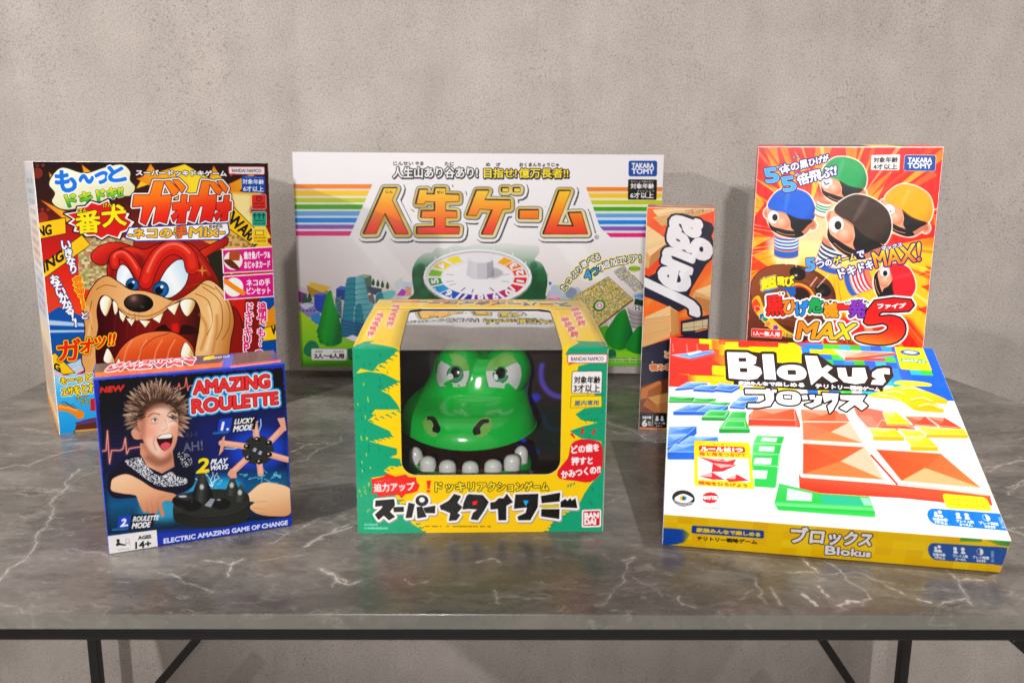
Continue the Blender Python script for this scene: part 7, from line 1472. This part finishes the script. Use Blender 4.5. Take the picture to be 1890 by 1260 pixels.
for white, lid, irc in ((K(445, 212, 470, 232, 520, 258, 600, 286, 682, 300, 676, 350, 655, 432, 560, 436, 430, 436, 410, 390, 404, 330, 420, 255), K(510, 160, 560, 152, 610, 170, 650, 205, 675, 250, 684, 298, 610, 284, 540, 250), (562, 328)),
                        (K(1092, 226, 1120, 260, 1130, 330, 1115, 400, 1088, 452, 960, 446, 850, 440, 832, 370, 824, 302, 900, 296, 970, 280, 1040, 250), K(826, 300, 845, 245, 890, 195, 950, 162, 1010, 156, 1060, 180, 1090, 222, 1030, 256, 930, 290), (950, 335))):
    c = white.mean(0)
    ln = decal('eye', c + (white-c)*1.03, .0003, DKG); ln['label'] = 'slanted white eye with a green iris'
    decal('eye_white', white, .0006, EW, ln); decal('eyelid', lid, .0007, LID, ln)
    decal('iris', ell(*K(*irc), 69*K.s, 70*K.s), .0009, DKG, ln, 4); decal('iris', ell(*K(*irc), 62*K.s, 63*K.s), .0011, IR, ln, 4); decal('pupil', ell(*K(irc[0]+6, irc[1]-16), 40*K.s, 44*K.s), .0013, PUP, ln, 3); decal('glint', ell(*K(irc[0]-38, irc[1]+18), 24*K.s, 26*K.s), .0015, WHT, ln, 3)
for e, com in ((K(280, 740, 310, 705, 350, 695, 390, 720, 415, 770, 420, 820, 405, 860, 375, 868, 330, 845, 295, 800), [320, 712, 360, 712, 390, 745, 402, 790, 392, 830]), (K(720, 800, 740, 750, 780, 710, 830, 695, 870, 712, 882, 760, 865, 810, 830, 850, 780, 875, 735, 865), [850, 735, 800, 740, 765, 770, 745, 810, 752, 850])):
    no = decal('nostril', e, .0004, LID)
    P = sm(K(com), False, 6); wd = np.interp(np.linspace(0, 1, len(P)), [0, .3, .6, .8, 1], [14, 20, 22, 36, 26])*K.s
    V, F = [], []
    for i, p in enumerate(P):
        t = P[min(i+1, len(P)-1)] - P[max(i-1, 0)]; n_ = np.array([-t[1], t[0]])/np.hypot(*t)
        V += [on_skin(*(p + n_*wd[i]), .0008), on_skin(*p, .0009), on_skin(*(p - n_*wd[i]), .0008)]
    for i in range(len(P)-1):
        for k in (0, 1): b0 = 3*i+k; F.append((b0, b0+1, b0+4, b0+3))
    add('nostril_hole', V, F, PUP, no, True)
# lower jaw with gum and teeth
GUM = pmat('dark_red_gum', (.085, .016, .018), .28, coat=.3); TOOTH = pmat('ivory_tooth', (.93, .92, .88), .22, coat=.4)
jc = tl(866, 876, .075); gz = tl(866, 872, .03).z
bm = bmesh.new(); N = 48
ring = [(jc.x + .062*math.cos(2*PI*i/N)*(1 if math.sin(2*PI*i/N) < 0 else 1), jc.y + (.055 if math.sin(2*PI*i/N) < 0 else .075)*math.sin(2*PI*i/N)) for i in range(N)]
lv = [(0, .80), (.004, .92), (.03, 1.0), (gz-.006, 1.02), (gz-.001, 1.0), (gz, .95)]
vr = [[bm.verts.new((jc.x+(x-jc.x)*s_, jc.y+(y-jc.y)*s_, z)) for x, y in ring] for z, s_ in lv]
bm.faces.new(vr[0][::-1]); bm.faces.new(vr[-1])
for a0, b0 in zip(vr, vr[1:]):
    for i in range(N): bm.faces.new((a0[i], a0[(i+1) % N], b0[(i+1) % N], b0[i]))
from_bm('lower_jaw', bm, GREEN, toy, True)
bm = bmesh.new(); r0 = [bm.verts.new((jc.x+(x-jc.x)*.9, jc.y+(y-jc.y)*.9, gz+.0003)) for x, y in ring]; r1 = [bm.verts.new((jc.x+(x-jc.x)*.86, jc.y+(y-jc.y)*.86, gz+.004)) for x, y in ring]
bm.faces.new(r1); bm.faces.new(r0[::-1])
for i in range(N): bm.faces.new((r0[i], r0[(i+1) % N], r1[(i+1) % N], r1[i]))
from_bm('gum', bm, GUM, toy)
def tooth(px, ptop, width, dep, tilt=0, tall=1.25):
    s_ = ppm(dep); r = width/2/s_; top_ = tl(px, ptop, dep); hgt = max(r*tall*2, top_.z-gz+.004)
    bm = bmesh.new(); pr = [(0, r*.92), (.4, r), (.72, r*.97), (.86, r*.84), (.95, r*.55), (.99, r*.2), (1.0, 0)]
    rr = [[bm.verts.new((rd_*math.cos(t), rd_*math.sin(t)*.85, z_*hgt)) for t in np.linspace(0, 2*PI, 24, endpoint=False)] for z_, rd_ in pr[:-1]]
    tp = bm.verts.new((0, 0, hgt)); bm.faces.new(rr[0][::-1])
    for a0, b0 in zip(rr, rr[1:]):
        for i in range(24): bm.faces.new((a0[i], a0[(i+1) % 24], b0[(i+1) % 24], b0[i]))
    for i in range(24): bm.faces.new((rr[-1][i], rr[-1][(i+1) % 24], tp))
    o = from_bm('tooth', bm, TOOTH, toy, True); o.location = (top_.x, top_.y, top_.z-hgt); o.rotation_euler = (0, math.radians(tilt), 0)
for t in ((826, 848, 34, .030), (868, 850, 33, .026), (910, 847, 35, .030), (791, 841, 33, .040, -3), (944, 838, 33, .040, 3), (771, 824, 29, .060, -5, 2.2), (958, 822, 29, .060, 5, 2.2)): tooth(*t)
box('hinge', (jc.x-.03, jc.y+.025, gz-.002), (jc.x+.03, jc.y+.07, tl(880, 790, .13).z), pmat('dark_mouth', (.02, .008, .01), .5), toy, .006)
